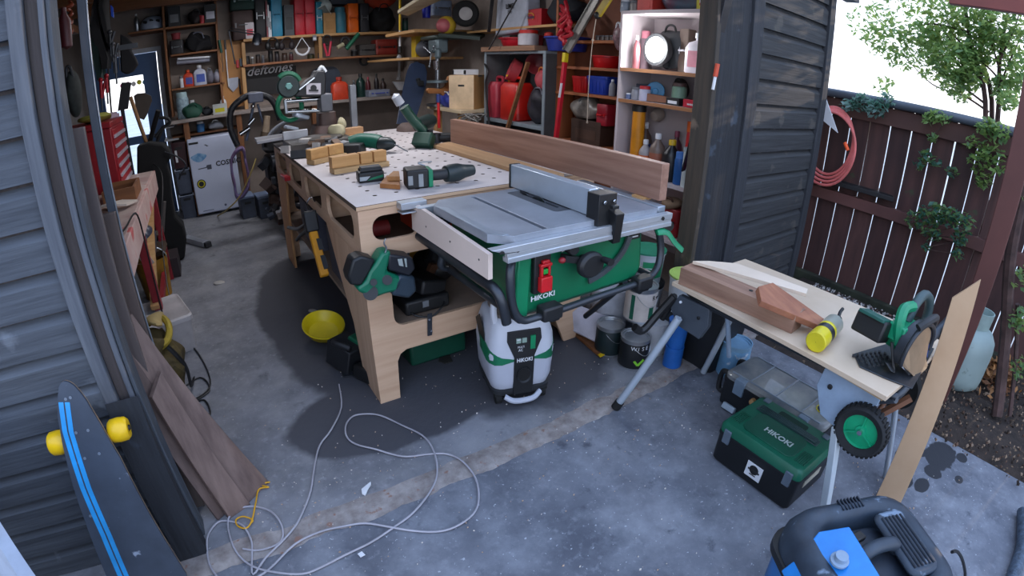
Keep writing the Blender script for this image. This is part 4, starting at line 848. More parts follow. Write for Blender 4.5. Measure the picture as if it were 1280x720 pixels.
tin('large cream-labelled paint tin with dusty lid on top of the white bucket', 1.865, 1.56, .205, .083, .195, mat('cfc6c0', .5), bitsC, rz=radians(-5))
def bucket(label, x, y, z, r, h, m=WHT, lidm=None, extra=None, name='plastic_bucket'):
    t = thing(name, label, 'bucket', (x, y, z), 0, 'buckets beside the table saw')
    obj('pail', G().lathe((0, 0, 0), [(r*.86, 0), (r*.88, .004), (r*.98, h*.9), (r*1.03, h*.91), (r*1.03, h*.95), (r*.98, h*.95), (r*.98, h*.97)], 0, 28), m, t, local=True)
    obj('lid', G().lathe((0, 0, 0), [(r*1.04, h*.95), (r*1.05, h), (r*.97, h), (r*.95, h*.975), (0, h*.975)], 0, 28), lidm or m, t, local=True)
    if extra: extra(t, r, h)
    return t
bucket('white plastic bucket on the floor under the cream-labelled paint tin', 1.95, 1.53, 0, .11, .2, mat('b9bcc2', .5))
bucket('white plastic bucket standing behind the cream-labelled tin', 1.88, 1.80, 0, .115, .3, mat('b4b8c2', .5))
bucket('dark-rimmed bucket under the green-lidded one', 2.06, 1.72, 0, .115, .315, mat('aab0ba', .5), mat('1c2124', .5))
def bitsE(t, r, h):
    g = G().rings([[V((q*cos(radians(c)), q*sin(radians(c)), h*z)) for z, q in ((.25, r*.93), (.75, r*.985), (.75, r*.995), (.25, r*.94))] for c in range(-150, -74, 5)])
    obj('label', g, mat('1f8a5a', .5), t, local=True)
    obj('label_text_lines', G().rings([[V((q*cos(radians(c)), q*sin(radians(c)), h*z)) for z, q in ((.55, r*.97), (.57, r*.975), (.57, r*1.0), (.55, r*.998))] for c in range(-145, -110, 5)]), WHT, t, local=True)
bucket('white bucket with green lid and green label on top of the stack', 2.05, 1.71, .32, .10, .19, mat('bcc2c8', .5), mat('2c8a6a', .5), bitsE)
bucket('white bucket with lime rim half hidden behind the folding stand', 2.06, 1.42, .26, .1, .2, mat('c6ccd2', .5), mat('a4c060', .5))
one('upturned_crate', 'dark crate under the lime-rimmed bucket behind the folding stand', 'crate', G().bx(1.98, 1.34, 0, 2.16, 1.49, .257), mat('2a2c30', .7), bevel=.006)
one('blue_tub', 'small blue tub wedged between the buckets and the black bin', 'tub', G().lathe((1.93, 1.34, .12), [(.045, 0), (.055, .15), (.0, .15)], 0, 18).lathe((1.93, 1.34, 0), [(.05, 0), (.05, .12)], 0, 18), BLU)
one('laminated_board', 'white laminated board leaning behind the bench leg', 'panel', G().prism([P(700, 372, z=.24), P(776, 402, z=.13), P(760, 434, z=.03), P(700, 405, z=.06)], (.004, .012, -.012)), mat('c3bfca', .5), bevel=.001)
one('floor_board', 'scrap of brown board lying on the floor under the white panel', 'board', G().prism([P(700, 400, z=.02), P(748, 442, z=.02), P(775, 428, z=.02), P(740, 390, z=.02)], (0, 0, -.018)), DW)
one('sweet_wrapper', 'yellow wrapper lying on the floor by the white panel', 'wrapper', G().prism([P(746, 442, z=.01), P(752, 439, z=.01), P(756, 444, z=.01), P(750, 447, z=.01)], (0, 0, .006)), YEL)
bn = thing('black_bin', 'large black plastic bin standing below the plywood sheet by the door', 'bin', (2.15, 1.26, 0))
obj('body', G().rings([[V((a, b, z)) for a, b in rr(-e*1.0, -e*.8, e*1.0, e*.8, .03, 3)] for z, e in ((0, .125), (.02, .13), (.40, .16), (.40, .172), (.43, .172), (.43, .15), (.1, .12))]), mat('1a1d22', .6), bn, local=True)
obj('hand_grip', G().tube([(-.17, -.05, .37), (-.2, -.05, .36), (-.2, .05, .36), (-.17, .05, .37)], .009), BLK, bn, local=True)
# blue tin by the organiser
tin('blue paint tin with drips standing beside the organiser case', 2.14, 1.10, 0, .08, .19, mat('6f9fc4', .5, 0, .1, 12, spots=('d4dde4', 14, .6)), lid=mat('86b0d0', .4, .2), group='paint tins', handle=True)
# ================================================================== blue machine
bvx, bvy = 1.185, .0
bv = thing('wet_dry_vacuum', 'blue and black wet and dry vacuum head at the bottom right corner', 'vacuum', (bvx, bvy, 0), radians(-32)); bv.scale = (1.02, 1.02, 1.0)
BB = mat('2470b8', .35, 0, .08, 6); KD = mat('34414f', .55, 0, .25, 9, .2, c2='222b37', spots=('74869a', 16, .62)); KD2 = mat('232e3c', .6, 0, .25, 12, .2, c2='161d28', spots=('6a7c90', 30, .68))
def rs(a, b, z, r=.08, dx=0): return [V((x+dx, y, z)) for x, y in rr(-a, -b, a, b, r, 6)]
obj('tank', G().rings([rs(.19, .17, .02), rs(.20, .18, .04), rs(.215, .195, .26)]), BB, bv, local=True)
obj('rim_band', G().rings([rs(.215, .195, .26), rs(.228, .206, .265), rs(.228, .206, .29), rs(.215, .195, .295)]), BLK, bv, local=True)
# head: ring-shaped shell with a sunk centre
obj('head_shell', G().rings([rs(.222, .2, .295, .1), rs(.222, .2, .345, .1), rs(.205, .185, .385, .095), rs(.18, .162, .40, .085), rs(.155, .14, .395, .075), rs(.14, .125, .365, .07), rs(.135, .12, .325, .07)]), KD, bv, local=True, smooth=60)
obj('blue_panel', G().prism([(-.215, .05, .35), (-.215, -.12, .35), (-.16, -.15, .405), (-.07, -.13, .415), (-.07, .07, .415), (-.16, .08, .405)], (0, 0, .012)).prism([(-.24, .06, .29), (-.24, -.11, .29), (-.215, -.12, .36), (-.215, .05, .36)], (.02, 0, 0)), mat('2a86d8', .3), bv, local=True, bevel=.006)
obj('power_knob', G().lathe((-.15, -.02, .414), [(.026, 0), (.026, .006), (.018, .008), (.018, .022), (0, .022)], 0, 20), mat('8398ae', .4), bv, local=True)
obj('vent_pad', G().prism([(x, y, .375) for x, y in rr(.055, -.115, .165, .115, .03, 4)], (0, 0, .022)), KD, bv, local=True, bevel=.01)
g = G()
for i in range(6): g.tube([(.075+i*.014, -.09, .399), (.075+i*.014, .09, .399)], .0035, 0, 6, sm=1)
obj('vent_ribs', g, KD2, bv, local=True)
obj('carry_handle', G().tube([(-.09, -.02, .36), (-.05, -.01, .405), (.0, 0, .405), (.05, .0, .40), (.08, .0, .37)], .021, 0, 10), KD, bv, local=True)
obj('sunken_motor_cover', G().rings([rs(.125, .11, .325), rs(.11, .10, .35), rs(.06, .06, .36, .05)]), KD2, bv, local=True)
for s in (-1, 1):
    g = G()
    for i in range(7): g.box((-.03+i*.012, s*.165, .397), (.004, .04, .01))
    obj('grip_ribs', g, KD2, bv, local=True)
    obj('side_latch', G().box((.02, s*.212, .31), (.07, .022, .05)), BLK, bv, local=True, bevel=.006)
obj('dark_grip_button', G().box((-.045, .045, .40), (.05, .03, .02), 0, (0, .2, .3)), BLK, bv, local=True, bevel=.005)
one('power_cord', 'black power cord of the blue vacuum curling onto the driveway', 'cord', G().tube([P(1190, 690, z=.28), P(1197, 690, z=.25), P(1204, 703, z=.15), P(1206, 725, z=.02), P(1195, 760, z=.01)], .006, 0, 7), BLK)
one('ribbed_hose', 'dark ribbed vacuum hose end at the bottom right edge', 'hose', G().tube([P(1279, 640, z=.03), P(1279, 680, z=.03), P(1272, 705, z=.03), P(1262, 735, z=.03)], .03, 0, 12), mat('4c5a6a', .5, 0, .3, 1, .6, (60, 60, 60)))
# ================================================================== helpers for small shelf things, sized from their place in the room
def RB(x0, y0, x1, y1, x=None, y=None):
    xm, ym = (x0+x1)/2, (y0+y1)/2; k = dict(x=x) if x is not None else dict(y=y)
    b = P(xm, y1, **k); t = P(xm, y0, **k); l = P(x0, ym, **k); r = P(x1, ym, **k)
    return b, (r-l).length, t.z-b.z, (0 if x is None else pi/2)
def place(rect, x, y, dep, zb=None):
    b, w_, h, rz = RB(*rect, x=x, y=y)
    if zb is not None:
        h = h+(b.z-zb); b.z = zb
    c = b+V((0, dep/2, 0)) if x is None else b+V((dep/2, 0, 0))
    return c, w_, h, (0 if x is None else -pi/2)
def item(kind, name, label, cat, rect, m, x=None, y=None, dep=.15, zb=None, m2=None, group=None, txt=None, rz=0, **k):
    c, w_, h, r0 = place(rect, x, y, dep, zb)
    if kind in ('bottle', 'jug', 'can', 'jar', 'tub', 'tube', 'spray'): dep = w_
    if kind in ('bottle', 'jug', 'can', 'jar', 'tub', 'tube', 'spray'): c, w_, h, r0 = place(rect, x, y, w_, zb)
    t = thing(name, label, cat, c, r0+rz, group); a, d = w_/2, dep/2
    m2 = m2 or WHT
    def ob(n_, g, mm, **kk): return obj(n_, g, mm, t, local=True, **kk)
    if kind == 'carton':
        ob('box', G().bx(-a, -d, 0, a, d, h*.97).bx(-a*1.01, -d*1.01, h*.72, a*1.01, d*1.01, h), m, bevel=.002)
        ob('label', G().bx(-a*.7, -d*1.01-.001, h*.2, a*.7, -d*1.01+.001, h*.6), m2)
        if txt: obj('lettering', G().text(txt, min(h*.3, w_*1.3/len(txt)), (0, -d*1.01-.003, h*.4), (1, 0, 0), (0, 0, 1), .001, bold=.0005), k.get('mt', WHT), t, local=True)
    elif kind == 'case':
        ob('shell', G().rings([[V((p, q, z)) for p, q in rr(-a*e, -d*e, a*e, d*e, min(a, d)*.25, 3)] for z, e in ((0, .94), (h*.04, 1), (h*.48, 1), (h*.5, .97), (h*.52, 1), (h*.96, 1), (h, .94))]), m)
        ob('handle', G().tube([(-a*.4, -d, h*.5), (-a*.4, -d-.02, h*.5), (a*.4, -d-.02, h*.5), (a*.4, -d, h*.5)], .006, sm=1), m2)
        ob('latch', G().bx(-a*.75, -d-.006, h*.42, -a*.6, -d+.002, h*.58), m2); ob('latch', G().bx(a*.6, -d-.006, h*.42, a*.75, -d+.002, h*.58), m2)
    elif kind == 'bottle':
        ob('body', G().lathe((0, 0, 0), [(a*.9, 0), (a, h*.03), (a, h*.62), (a*.85, h*.72), (a*.38, h*.83), (a*.36, h*.88)], 0, 18), m)
        ob('cap', G().lathe((0, 0, 0), [(a*.42, h*.87), (a*.42, h*.98), (a*.36, h), (0, h)], 0, 14), m2)
        if k.get('lab'): ob('label', G().lathe((0, 0, 0), [(a*1.005, h*.12), (a*1.015, h*.13), (a*1.015, h*.55), (a*1.005, h*.56)], 0, 18, open0=True), k['lab'])
        if txt: ob('lettering', G().text(txt, a*2.2/len(txt), (0, -a*1.05-.002, h*.4), (1, 0, 0), (0, 0, 1), .001, bold=.0004), WHT)
    elif kind == 'jug':
        ob('body', G().rings([[V((p, q, z)) for p, q in rr(-a*e, -a*.7*e, a*e, a*.7*e, a*.3, 3)] for z, e in ((0, .92), (h*.03, 1), (h*.62, 1), (h*.75, .8), (h*.82, .35), (h*.88, .3))]), m)
        ob('cap', G().cyl((0, 0, h*.87), (0, 0, h), a*.36, n=16), m2)
        if k.get('lab'): ob('label', G().bx(-a*.55, -a*.71-.002, h*.15, a*.75, -a*.7, h*.55), k['lab'])
    elif kind == 'can':
        ob('body', G().lathe((0, 0, 0), [(a*.93, 0), (a, h*.02), (a, h*.74), (a*.9, h*.8)], 0, 18), m)
        ob('cap', G().lathe((0, 0, 0), [(a*.86, h*.78), (a*.84, h*.98), (a*.7, h), (0, h)], 0, 16), m2)
    elif kind == 'jar':
        ob('body', G().lathe((0, 0, 0), [(a*.9, 0), (a, h*.05), (a, h*.72), (a*.85, h*.8)], 0, 18), m)
        ob('lid', G().lathe((0, 0, 0), [(a*.92, h*.78), (a*.92, h*.98), (a*.85, h), (0, h)], 0, 18), m2)
    elif kind == 'tub':
        ob('body', G().lathe((0, 0, 0), [(a*.82, 0), (a*.84, h*.03), (a*.97, h*.85), (a, h*.86), (a, h), (a*.93, h), (a*.8, h*.1), (0, h*.1)], 0, 22), m)
        ob('rim', G().lathe((0, 0, 0), [(a*1.0, h*.88), (a*1.06, h*.9), (a*1.06, h*1.0), (a*.99, h*1.0)], 0, 22), m)
    elif kind == 'bin':
        ob('body', G().rings([[V((p, q-0*z, z)) for p, q in rr(-a*e, -d*e, a*e, d*e, a*.2, 3)] for z, e in ((0, .82), (h*.04, .86), (h*.85, .97), (h*.86, 1.0), (h, 1.0), (h, .93), (h*.1, .8))]), m)
        ob('front_ribs', (lambda g: [g.bx(-a*.7+i*a*.35, -d*.97, h*.1, -a*.68+i*a*.35, -d*.9, h*.8) for i in range(5)] and g)(G()), m)
    elif kind == 'tube':
        ob('body', G().lathe((0, 0, 0), [(a, 0), (a, h*.93)], 0, 18), m); ob('cap', G().lathe((0, 0, 0), [(a*1.08, h*.91), (a*1.08, h), (0, h)], 0, 18), m2)
    elif kind == 'bag':
        g = G().sph((0, 0, h*.5), (a, d, h*.5), 0, 18, 12)
        for q in g.v: q.z = max(q.z, 0); 
        ob('sack', g.rough(min(a, h)*.35, c.x*7), m, subd=1); ob('strap', G().tube([(-a*.4, -d*.5, h*.7), (-a*.2, -d*.6, h*1.02), (a*.3, -d*.6, h*1.02), (a*.45, -d*.5, h*.7)], .007), m2)
    elif kind == 'books':
        pass
    if not t.get('label'): print('nolabel', name)
    return t
def shelf(label, pl, pr, d, th=.02, x=None, y=None, m=PINE, name='shelf_board', group=None, fwd=0):
    k = dict(x=x) if x is not None else dict(y=y)
    a, b = P(*pl, **k), P(*pr, **k); z = (a.z+b.z)/2
    if y is not None: g = G().bx(min(a.x, b.x), y, z-th, max(a.x, b.x), y+d, z)
    else: g = G().bx(x, min(a.y, b.y), z-th, x+d, max(a.y, b.y), z)
    one(name, label, 'shelf', g, m, group=group, bevel=.002); return z
SY = 6.2
BR = mat('5c3f30', .75, 0, .15, 4)
# ------------------------------------------------ back wall, over and beside the door
z1 = shelf('high shelf board above the back door', (160, 40), (272, 28), .3, y=SY, m=DW)
z2 = shelf('upper shelf board right of the back door holding a tool bag', (213, 67), (273, 63), .3, y=SY, m=DW)
z3 = shelf('lower shelf board right of the back door holding bottles', (214, 110), (281, 104), .3, y=SY, m=DW)
for px, lb in ((211, 'shelf upright board against the back door frame'), (276, 'shelf upright board left of the tan tool panel')):
    a = P(px, 100, y=SY); one('shelf_upright', lb, 'shelf upright', G().bx(a.x-.012, SY, 1.12, a.x+.012, SY+.3, 2.42), DWZ, bevel=.002)
I = item
hm = thing('bike_helmet', 'white bicycle helmet on the high shelf above the back door', 'helmet', P(191, 35, y=SY+.1)+V((0, .1, 0)), 0)
hm.location.z = z1
g = G().sph((0, 0, .05), (.15, .11, .12), 0, 20, 12)
for q in g.v: q.z = max(q.z, .01+abs(q.x)*.1)
obj('shell', g, mat('a8b4c8', .4), hm, local=True)
for i in range(3): obj('vent', G().box((-.08+i*.07, -.085, .11-abs(i-1)*.012), (.045, .03, .022), 0, (.6, .2, 0)), BLK, hm, local=True, bevel=.006)
I('carton', 'black_carton', 'black box with pale spine label beside the bicycle helmet', 'box', (211, 8, 226, 33), BLK, y=SY, dep=.2, zb=z1, m2=GREY)
I('bottle', 'silver_bottle', 'small silver bottle left of the bicycle helmet', 'bottle', (168, 17, 174, 38), STEEL, y=SY, zb=z1)
I('carton', 'shoe_box', 'black shoe box with two white labels on the high shelf', 'box', (256, 5, 271, 29), mat('1c1c20', .6), y=SY, dep=.25, zb=z1, m2=mat('b8b8c4', .6))
I('bag', 'dark_boot_bag', 'dark lumpy bag left of the shoe box on the high shelf', 'bag', (235, 12, 256, 30), mat('2c2426', .8), y=SY, dep=.2, zb=z1, m2=BLK)
I('tub', 'red_tub', 'little red tub in front of the dark lumpy bag', 'tub', (249, 19, 257, 28), mat('b03038', .5), y=SY-.0, zb=z1)
I('bag', 'tool_bag', 'black tool bag with grey front pocket on the upper shelf', 'bag', (230, 41, 266, 66), mat('17171b', .8), y=SY, dep=.25, zb=z2, m2=mat('6a7080', .6))
I('case', 'dark_case', 'flat dark case under the red cap on the upper shelf', 'case', (213, 50, 230, 66), mat('222024', .6), y=SY, dep=.22, zb=z2, m2=GREY)
I('tub', 'dusty_beret', 'dusty red round cap lying on the flat dark case', 'cap', (214, 41, 226, 49), mat('8a3038', .7), y=SY+.05)
I('can', 'small_white_spray', 'small white can at the left end of the bottle shelf', 'can', (225, 95, 230, 109), WHT, y=SY, zb=z3, m2=GREY)
I('jug', 'orange_bottle', 'orange-red bottle with blue label on the bottle shelf', 'bottle', (230, 87, 243, 108), mat('d0482c', .45), y=SY, zb=z3, m2=ORG, lab=mat('4a4a9a', .5))
I('jug', 'white_jug', 'white plastic jug with blue label on the bottle shelf', 'jug', (243, 81, 259, 107), mat('c4c8d8', .45), y=SY-.02, zb=z3, m2=WHT, lab=mat('4058b0', .5))
I('bag', 'grey_pouch', 'grey crumpled pouch right of the white jug', 'pouch', (258, 86, 268, 106), mat('72707c', .6), y=SY, dep=.15, zb=z3, m2=GREY)
I('bag', 'pale_pouch', 'pale crumpled pouch at the right end of the bottle shelf', 'pouch', (266, 88, 279, 106), mat('9c9aa8', .6), y=SY, dep=.15, zb=z3, m2=GREY)
a, b = P(221, 78, y=SY+.1), P(262, 74, y=SY+.1)
one('paper_roll', 'pale roll of paper lying across the top of the bottles', 'roll', G().cyl(a, b, .03).cyl(a, a-(b-a).normalized()*.004, .012, 1), [mat('9ea0ae', .6), BLK])
one('strip_tube', 'bright white tube lying above the paper roll', 'tube', G().cyl(P(222, 74, y=SY+.05), P(263, 71, y=SY+.05), .012).cyl(P(262, 71, y=SY+.05), P(264, 71, y=SY+.05), .014, 1), [mat('f0f2ff', .3), GREY])
# long counter along the back wall
cz = 1.085
one('long_counter', 'long pale counter board running along the back wall', 'counter', G().bx(-.33, 6.0, cz-.035, 2.6, YB, cz), mat('9a8f88', .6, 0, .15, 4), bevel=.003)
for i, px in enumerate((233, 300, 395)):
    a = P(px, 160, y=6.02)
    one('counter_post', ['orange-brown post under the counter left of the fridge', 'orange-brown post under the counter right of the fridge', 'brown post under the middle of the back counter'][i], 'post', G().bx(a.x-.03, 6.02, 0, a.x+.03, 6.12, cz-.036), DWZ, bevel=.003)
I('can', 'patterned_canister', 'pale patterned canister at the left end of the back counter', 'canister', (222, 115, 238, 147), mat('a8c4cc', .5, 0, .2, 30, c2='6a7a8a'), y=6.1, zb=cz, m2=mat('b4d0d4', .5))
I('bag', 'green_bag', 'dark green soft bag on the back counter', 'bag', (226, 131, 256, 147), mat('174838', .7), y=6.02, dep=.25, zb=cz, m2=DGRN)
I('can', 'white_cup', 'small white pot behind the green bag', 'pot', (238, 125, 245, 140), WHT, y=6.3, zb=cz)
I('carton', 'yellow_box', 'small yellow and white box on the back counter', 'box', (267, 130, 284, 144), mat('b8bcb8', .6), y=6.02, dep=.12, zb=cz, m2=mat('c0b818', .5))
I('jug', 'white_bottle_pair', 'white bottle standing behind the yellow and white box', 'bottle', (276, 120, 284, 135), WHT, y=6.2, zb=cz)
I('bag', 'dark_gloves', 'dark gloves heaped beside the yellow and white box', 'gloves', (252, 134, 267, 146), mat('1c2228', .8), y=6.05, dep=.15, zb=cz, m2=BLK)
# under the counter
one('under_counter_shelf', 'brown shelf under the left end of the counter', 'shelf', G().bx(-.33, 6.16, .885, .46, 6.45, .905), DW)
I('can', 'blue_tin', 'blue tin under the counter above the fridge', 'tin', (247, 152, 257, 168), mat('3c78b0', .5), y=6.18, zb=.905, m2=WHT)
I('bag', 'white_rag', 'crumpled white rag under the counter above the fridge', 'rag', (261, 151, 280, 167), mat('aab0b8', .8), y=6.18, dep=.18, zb=.905, m2=WHT)
I('carton', 'orange_carton', 'small orange carton at the wall left of the counter', 'box', (222, 147, 231, 156), mat('b06a4c', .6), y=6.2, dep=.08, m2=ORG)
I('jar', 'red_jar', 'dark red jar with black lid under the left end of the counter', 'jar', (229, 155, 237, 170), mat('6a2a2c', .4), y=6.2, m2=BLK)
one('wall_ledge', 'short ledge carrying the orange carton and the red jar', 'ledge', G().bx(-.42, 6.15, P(233, 170, y=6.2).z-.02, -.26, YB, P(233, 170, y=6.2).z-.001).bx(-.42, 6.15, P(226, 156, y=6.2).z-.012, -.30, YB, P(226, 156, y=6.2).z-.001), WHT)
gb_ = [("black box file with white tag standing left of the fridge, topmost of the stack", (231, 190, 243, 214), mat('3a1a20', .5)), ('grey slotted crate left of the fridge, middle of the stack', (232, 215, 249, 243), mat('4e5668', .6)), ('grey slotted crate left of the fridge, bottom of the stack', (236, 243, 253, 271), mat('464e60', .6))]
zb_ = 0
for lb, rc, mm in gb_[::-1]:
    c_, w_, h, _ = place(rc, None, 6.0, .3, zb_); w_ = .16; h = .285
    t = thing('storage_crate', lb, 'crate', V((-.27, 6.15, zb_)), 0, 'crates stacked left of the fridge')
    obj('body', G().rings([[V((p, q, z)) for p, q in rr(-w_/2*e, -.15*e, w_/2*e, .15*e, .012, 2)] for z, e in ((0, .95), (h-.02, 1), (h-.02, 1.04), (h-.003, 1.04), (h-.003, .9), (.02, .9))]), mm, t, local=True)
    obj('hand_slot', G().bx(-.04, -.152, h*.72, .04, -.148, h*.82), BLK, t, local=True)
    if zb_ > .4: obj('spine_label', G().bx(-.05, -.153, .07, -.025, -.149, .2), WHT, t, local=True)
    else: obj('rim', G().bx(-w_/2-.004, -.156, h-.028, w_/2+.004, -.15, h-.004), mat('a8b4cc', .5), t, local=True)
    zb_ += h
# fridge
fr = thing('bar_fridge', 'white bar fridge with stickers standing under the back counter', 'fridge', (.09, 6.05, 0), radians(0))
FW = mat('c3cbe0', .35, 0, .03, 3)
obj('cabinet', G().bx(-.26, -.07, .02, .26, .38, .865), FW, fr, local=True, bevel=.006)
dr_ = obj('door', G().bx(-.26, -.12, .035, .26, -.075, .865), FW, fr, local=True, bevel=.01)
def stick(g, x, z): return (x, -.1212, z)
obj('blue_cloud_sticker', G().prism([(-.155+.085*cos(t)*(1+.12*sin(3*t)), -.1215, .66+.045*sin(t)*(1+.1*cos(4*t))) for t in [2*pi*i/20 for i in range(20)]][::-1], (0, .001, 0)), mat('4a86bc', .5, 0, .3, 20, c2='9ac0dc'), dr_, local=True)
obj('round_yellow_sticker', G().cyl((-.17, -.1205, .37), (-.17, -.122, .37), .05, 1, n=28).cyl((-.17, -.122, .37), (-.17, -.1228, .37), .040, 0, n=28).lathe((-.17, -.1234, .37), [(.02, 0), (.028, 0), (.028, .001), (.02, .001)], 1, 20, (0, 1, 0)), [mat('c8c020', .5), BLK], dr_, local=True)
obj('grey_key_sticker', G().prism([stick(0, a, b) for a, b in ((-.18, .53), (-.08, .535), (-.08, .515), (-.03, .515), (-.03, .565), (-.08, .565), (-.09, .545), (-.18, .54))], (0, .0006, 0)), mat('4a4e5c', .5), dr_, local=True)
obj('small_dark_sticker', G().prism([stick(0, a, b) for a, b in ((-.08, .79), (-.05, .765), (-.03, .77), (-.06, .79))], (0, .0006, 0)), mat('4a4e5c', .5), dr_, local=True)
obj('badge', G().bx(-.245, -.1225, .81, -.14, -.12, .832), BLK, dr_, local=True)
obj('door_lettering', G().text('COSMIC', .075, (.16, -.1215, .56), (1, 0, 0), (0, 0, 1), .001, bold=.002), mat('20222c', .5), dr_, local=True)
obj('maker_mark', G().cyl((.06, -.1205, .09), (.06, -.122, .09), .014, n=12), mat('55607a', .5), dr_, local=True); obj('fine_print', G().bx(-.2, -.1215, .06, -.08, -.1205, .068), mat('55607a', .5), dr_, local=True)
for i, (px, lb) in enumerate(((312, 'dark grey slotted box on the floor right of the fridge, the left one'), (334, 'dark grey slotted box on the floor right of the fridge, the right one'))):
    a = P(px, 273, z=0)
    t = thing('speaker_box', lb, 'box', a+V((0, .12, 0)), radians(4), 'slotted boxes by the fridge')
    obj('body', G().bx(-.075, -.12, 0, .075, .12, .215), mat('3c4454', .6, 0, .15, 8), t, local=True, bevel=.006)
    obj('lid', G().bx(-.08, -.125, .215, .08, .125, .24), mat('7484a0', .5), t, local=True, bevel=.004)
    obj('hand_slot', G().bx(-.035, -.122, .155, .035, -.119, .18), BLK, t, local=True)
one('red_wedge', 'thin red folder squeezed between the two slotted boxes', 'folder', G().bx(.478, 5.43, 0, .508, 5.62, .21), mat('7a2028', .5), bevel=.002)
# tan tool panel
tp_ = thing('pegboard', 'tan plywood panel with hand tools hung on it at the back wall', 'tool panel', P(293, 100, y=6.35))
a, b = P(278, 120, y=6.35), P(304, 48, y=6.35)
obj('panel', G().bx(a.x, 6.35, 1.12, b.x, 6.37, 1.9), mat('b07c44', .6, 0, .1, 3), tp_, bevel=.002)
def hang(n_, lb, cat, g, m, **k): return one(n_, lb, cat, g, m, **k)
hang('white_cloth', 'white cloth hanging on the tan tool panel', 'cloth', G().prism([P(284, 98, y=6.33), P(298, 96, y=6.33), P(297, 108, y=6.33), P(291, 115, y=6.33), P(285, 108, y=6.33)], (0, .012, 0)).rough(.01), mat('aeb4c2', .8))
hang('long_knife', 'white-bladed knife hanging at the left edge of the tool panel', 'knife', G().beam(P(282, 62, y=6.33), P(286, 108, y=6.33), .012, .03, 0, (0, 1, 0)).beam(P(281, 50, y=6.33), P(282, 62, y=6.33), .02, .03, 1, (0, 1, 0)), [WHT, BLK])
hang('folding_knife', 'dark oval-handled knife hanging at the right of the tool panel', 'knife', G().beam(P(299, 98, y=6.33), P(301, 118, y=6.33), .02, .035, 0, (0, 1, 0)), DK, bevel=.01)
hang('screwdriver', 'dark screwdriver hanging left of the tan tool panel', 'screwdriver', G().cyl(P(274, 50, y=6.18), P(277, 66, y=6.18), .016, n=10).cyl(P(277, 66, y=6.18), P(279, 90, y=6.18), .004, 1, n=6), [DGRN, STEEL])
hang('marker_tools', 'small red and grey tool clipped to the tool panel', 'tool', G().box(P(297, 80, y=6.33), (.03, .03, .09)).box(P(301, 78, y=6.33), (.025, .03, .09), 1), [RED, mat('6a7a88', .5)], bevel=.004)
lp_ = thing('swing_arm_lamp', 'grey swing-arm lamp clamped above the tool panel', 'lamp', P(292, 80, y=6.1))
obj('lower_arm', G().cyl(P(294, 80, y=6.1), P(286, 38, y=6.1), .008), DSTEEL, lp_); obj('upper_arm', G().cyl(P(286, 38, y=6.1), P(318, 43, y=6.0), .008).cyl(P(288, 35, y=6.12), P(318, 40, y=6.02), .005), DSTEEL, lp_)
q0, q1 = P(322, 42, y=5.98), P(321, 53, y=5.96)
obj('lamp_shade', G().lathe(q0, [(.025, 0), (.045, .02), (.055, .11), (.05, .11), (.0, .09)], 0, 18, q1-q0), mat('23262c', .3, .6), lp_); obj('bulb', G().sph(q1, .038, 0, 14, 8), mat('aab2bc', .2, .3), lp_)
# sign
sg0, sg1 = P(304, 118, y=6.42), P(370, 82, y=6.42)
sn = thing('band_sign', 'black board with white script lettering hanging on the back wall', 'sign', (sg0.x, 6.42, sg0.z-.02))
obj('board', G().bx(sg0.x, 6.42, sg0.z-.04, sg1.x, 6.435, sg1.z), mat('151316', .6), sn, bevel=.002)
obj('lettering', G().text('deftones', .158, ((sg0.x+sg1.x)/2+.0, 6.418, sg0.z+.26), (1, 0, .03), (-.0, 0, 1), .002, shear=.4, bold=.0015), mat('d4d6dc', .5), sn)
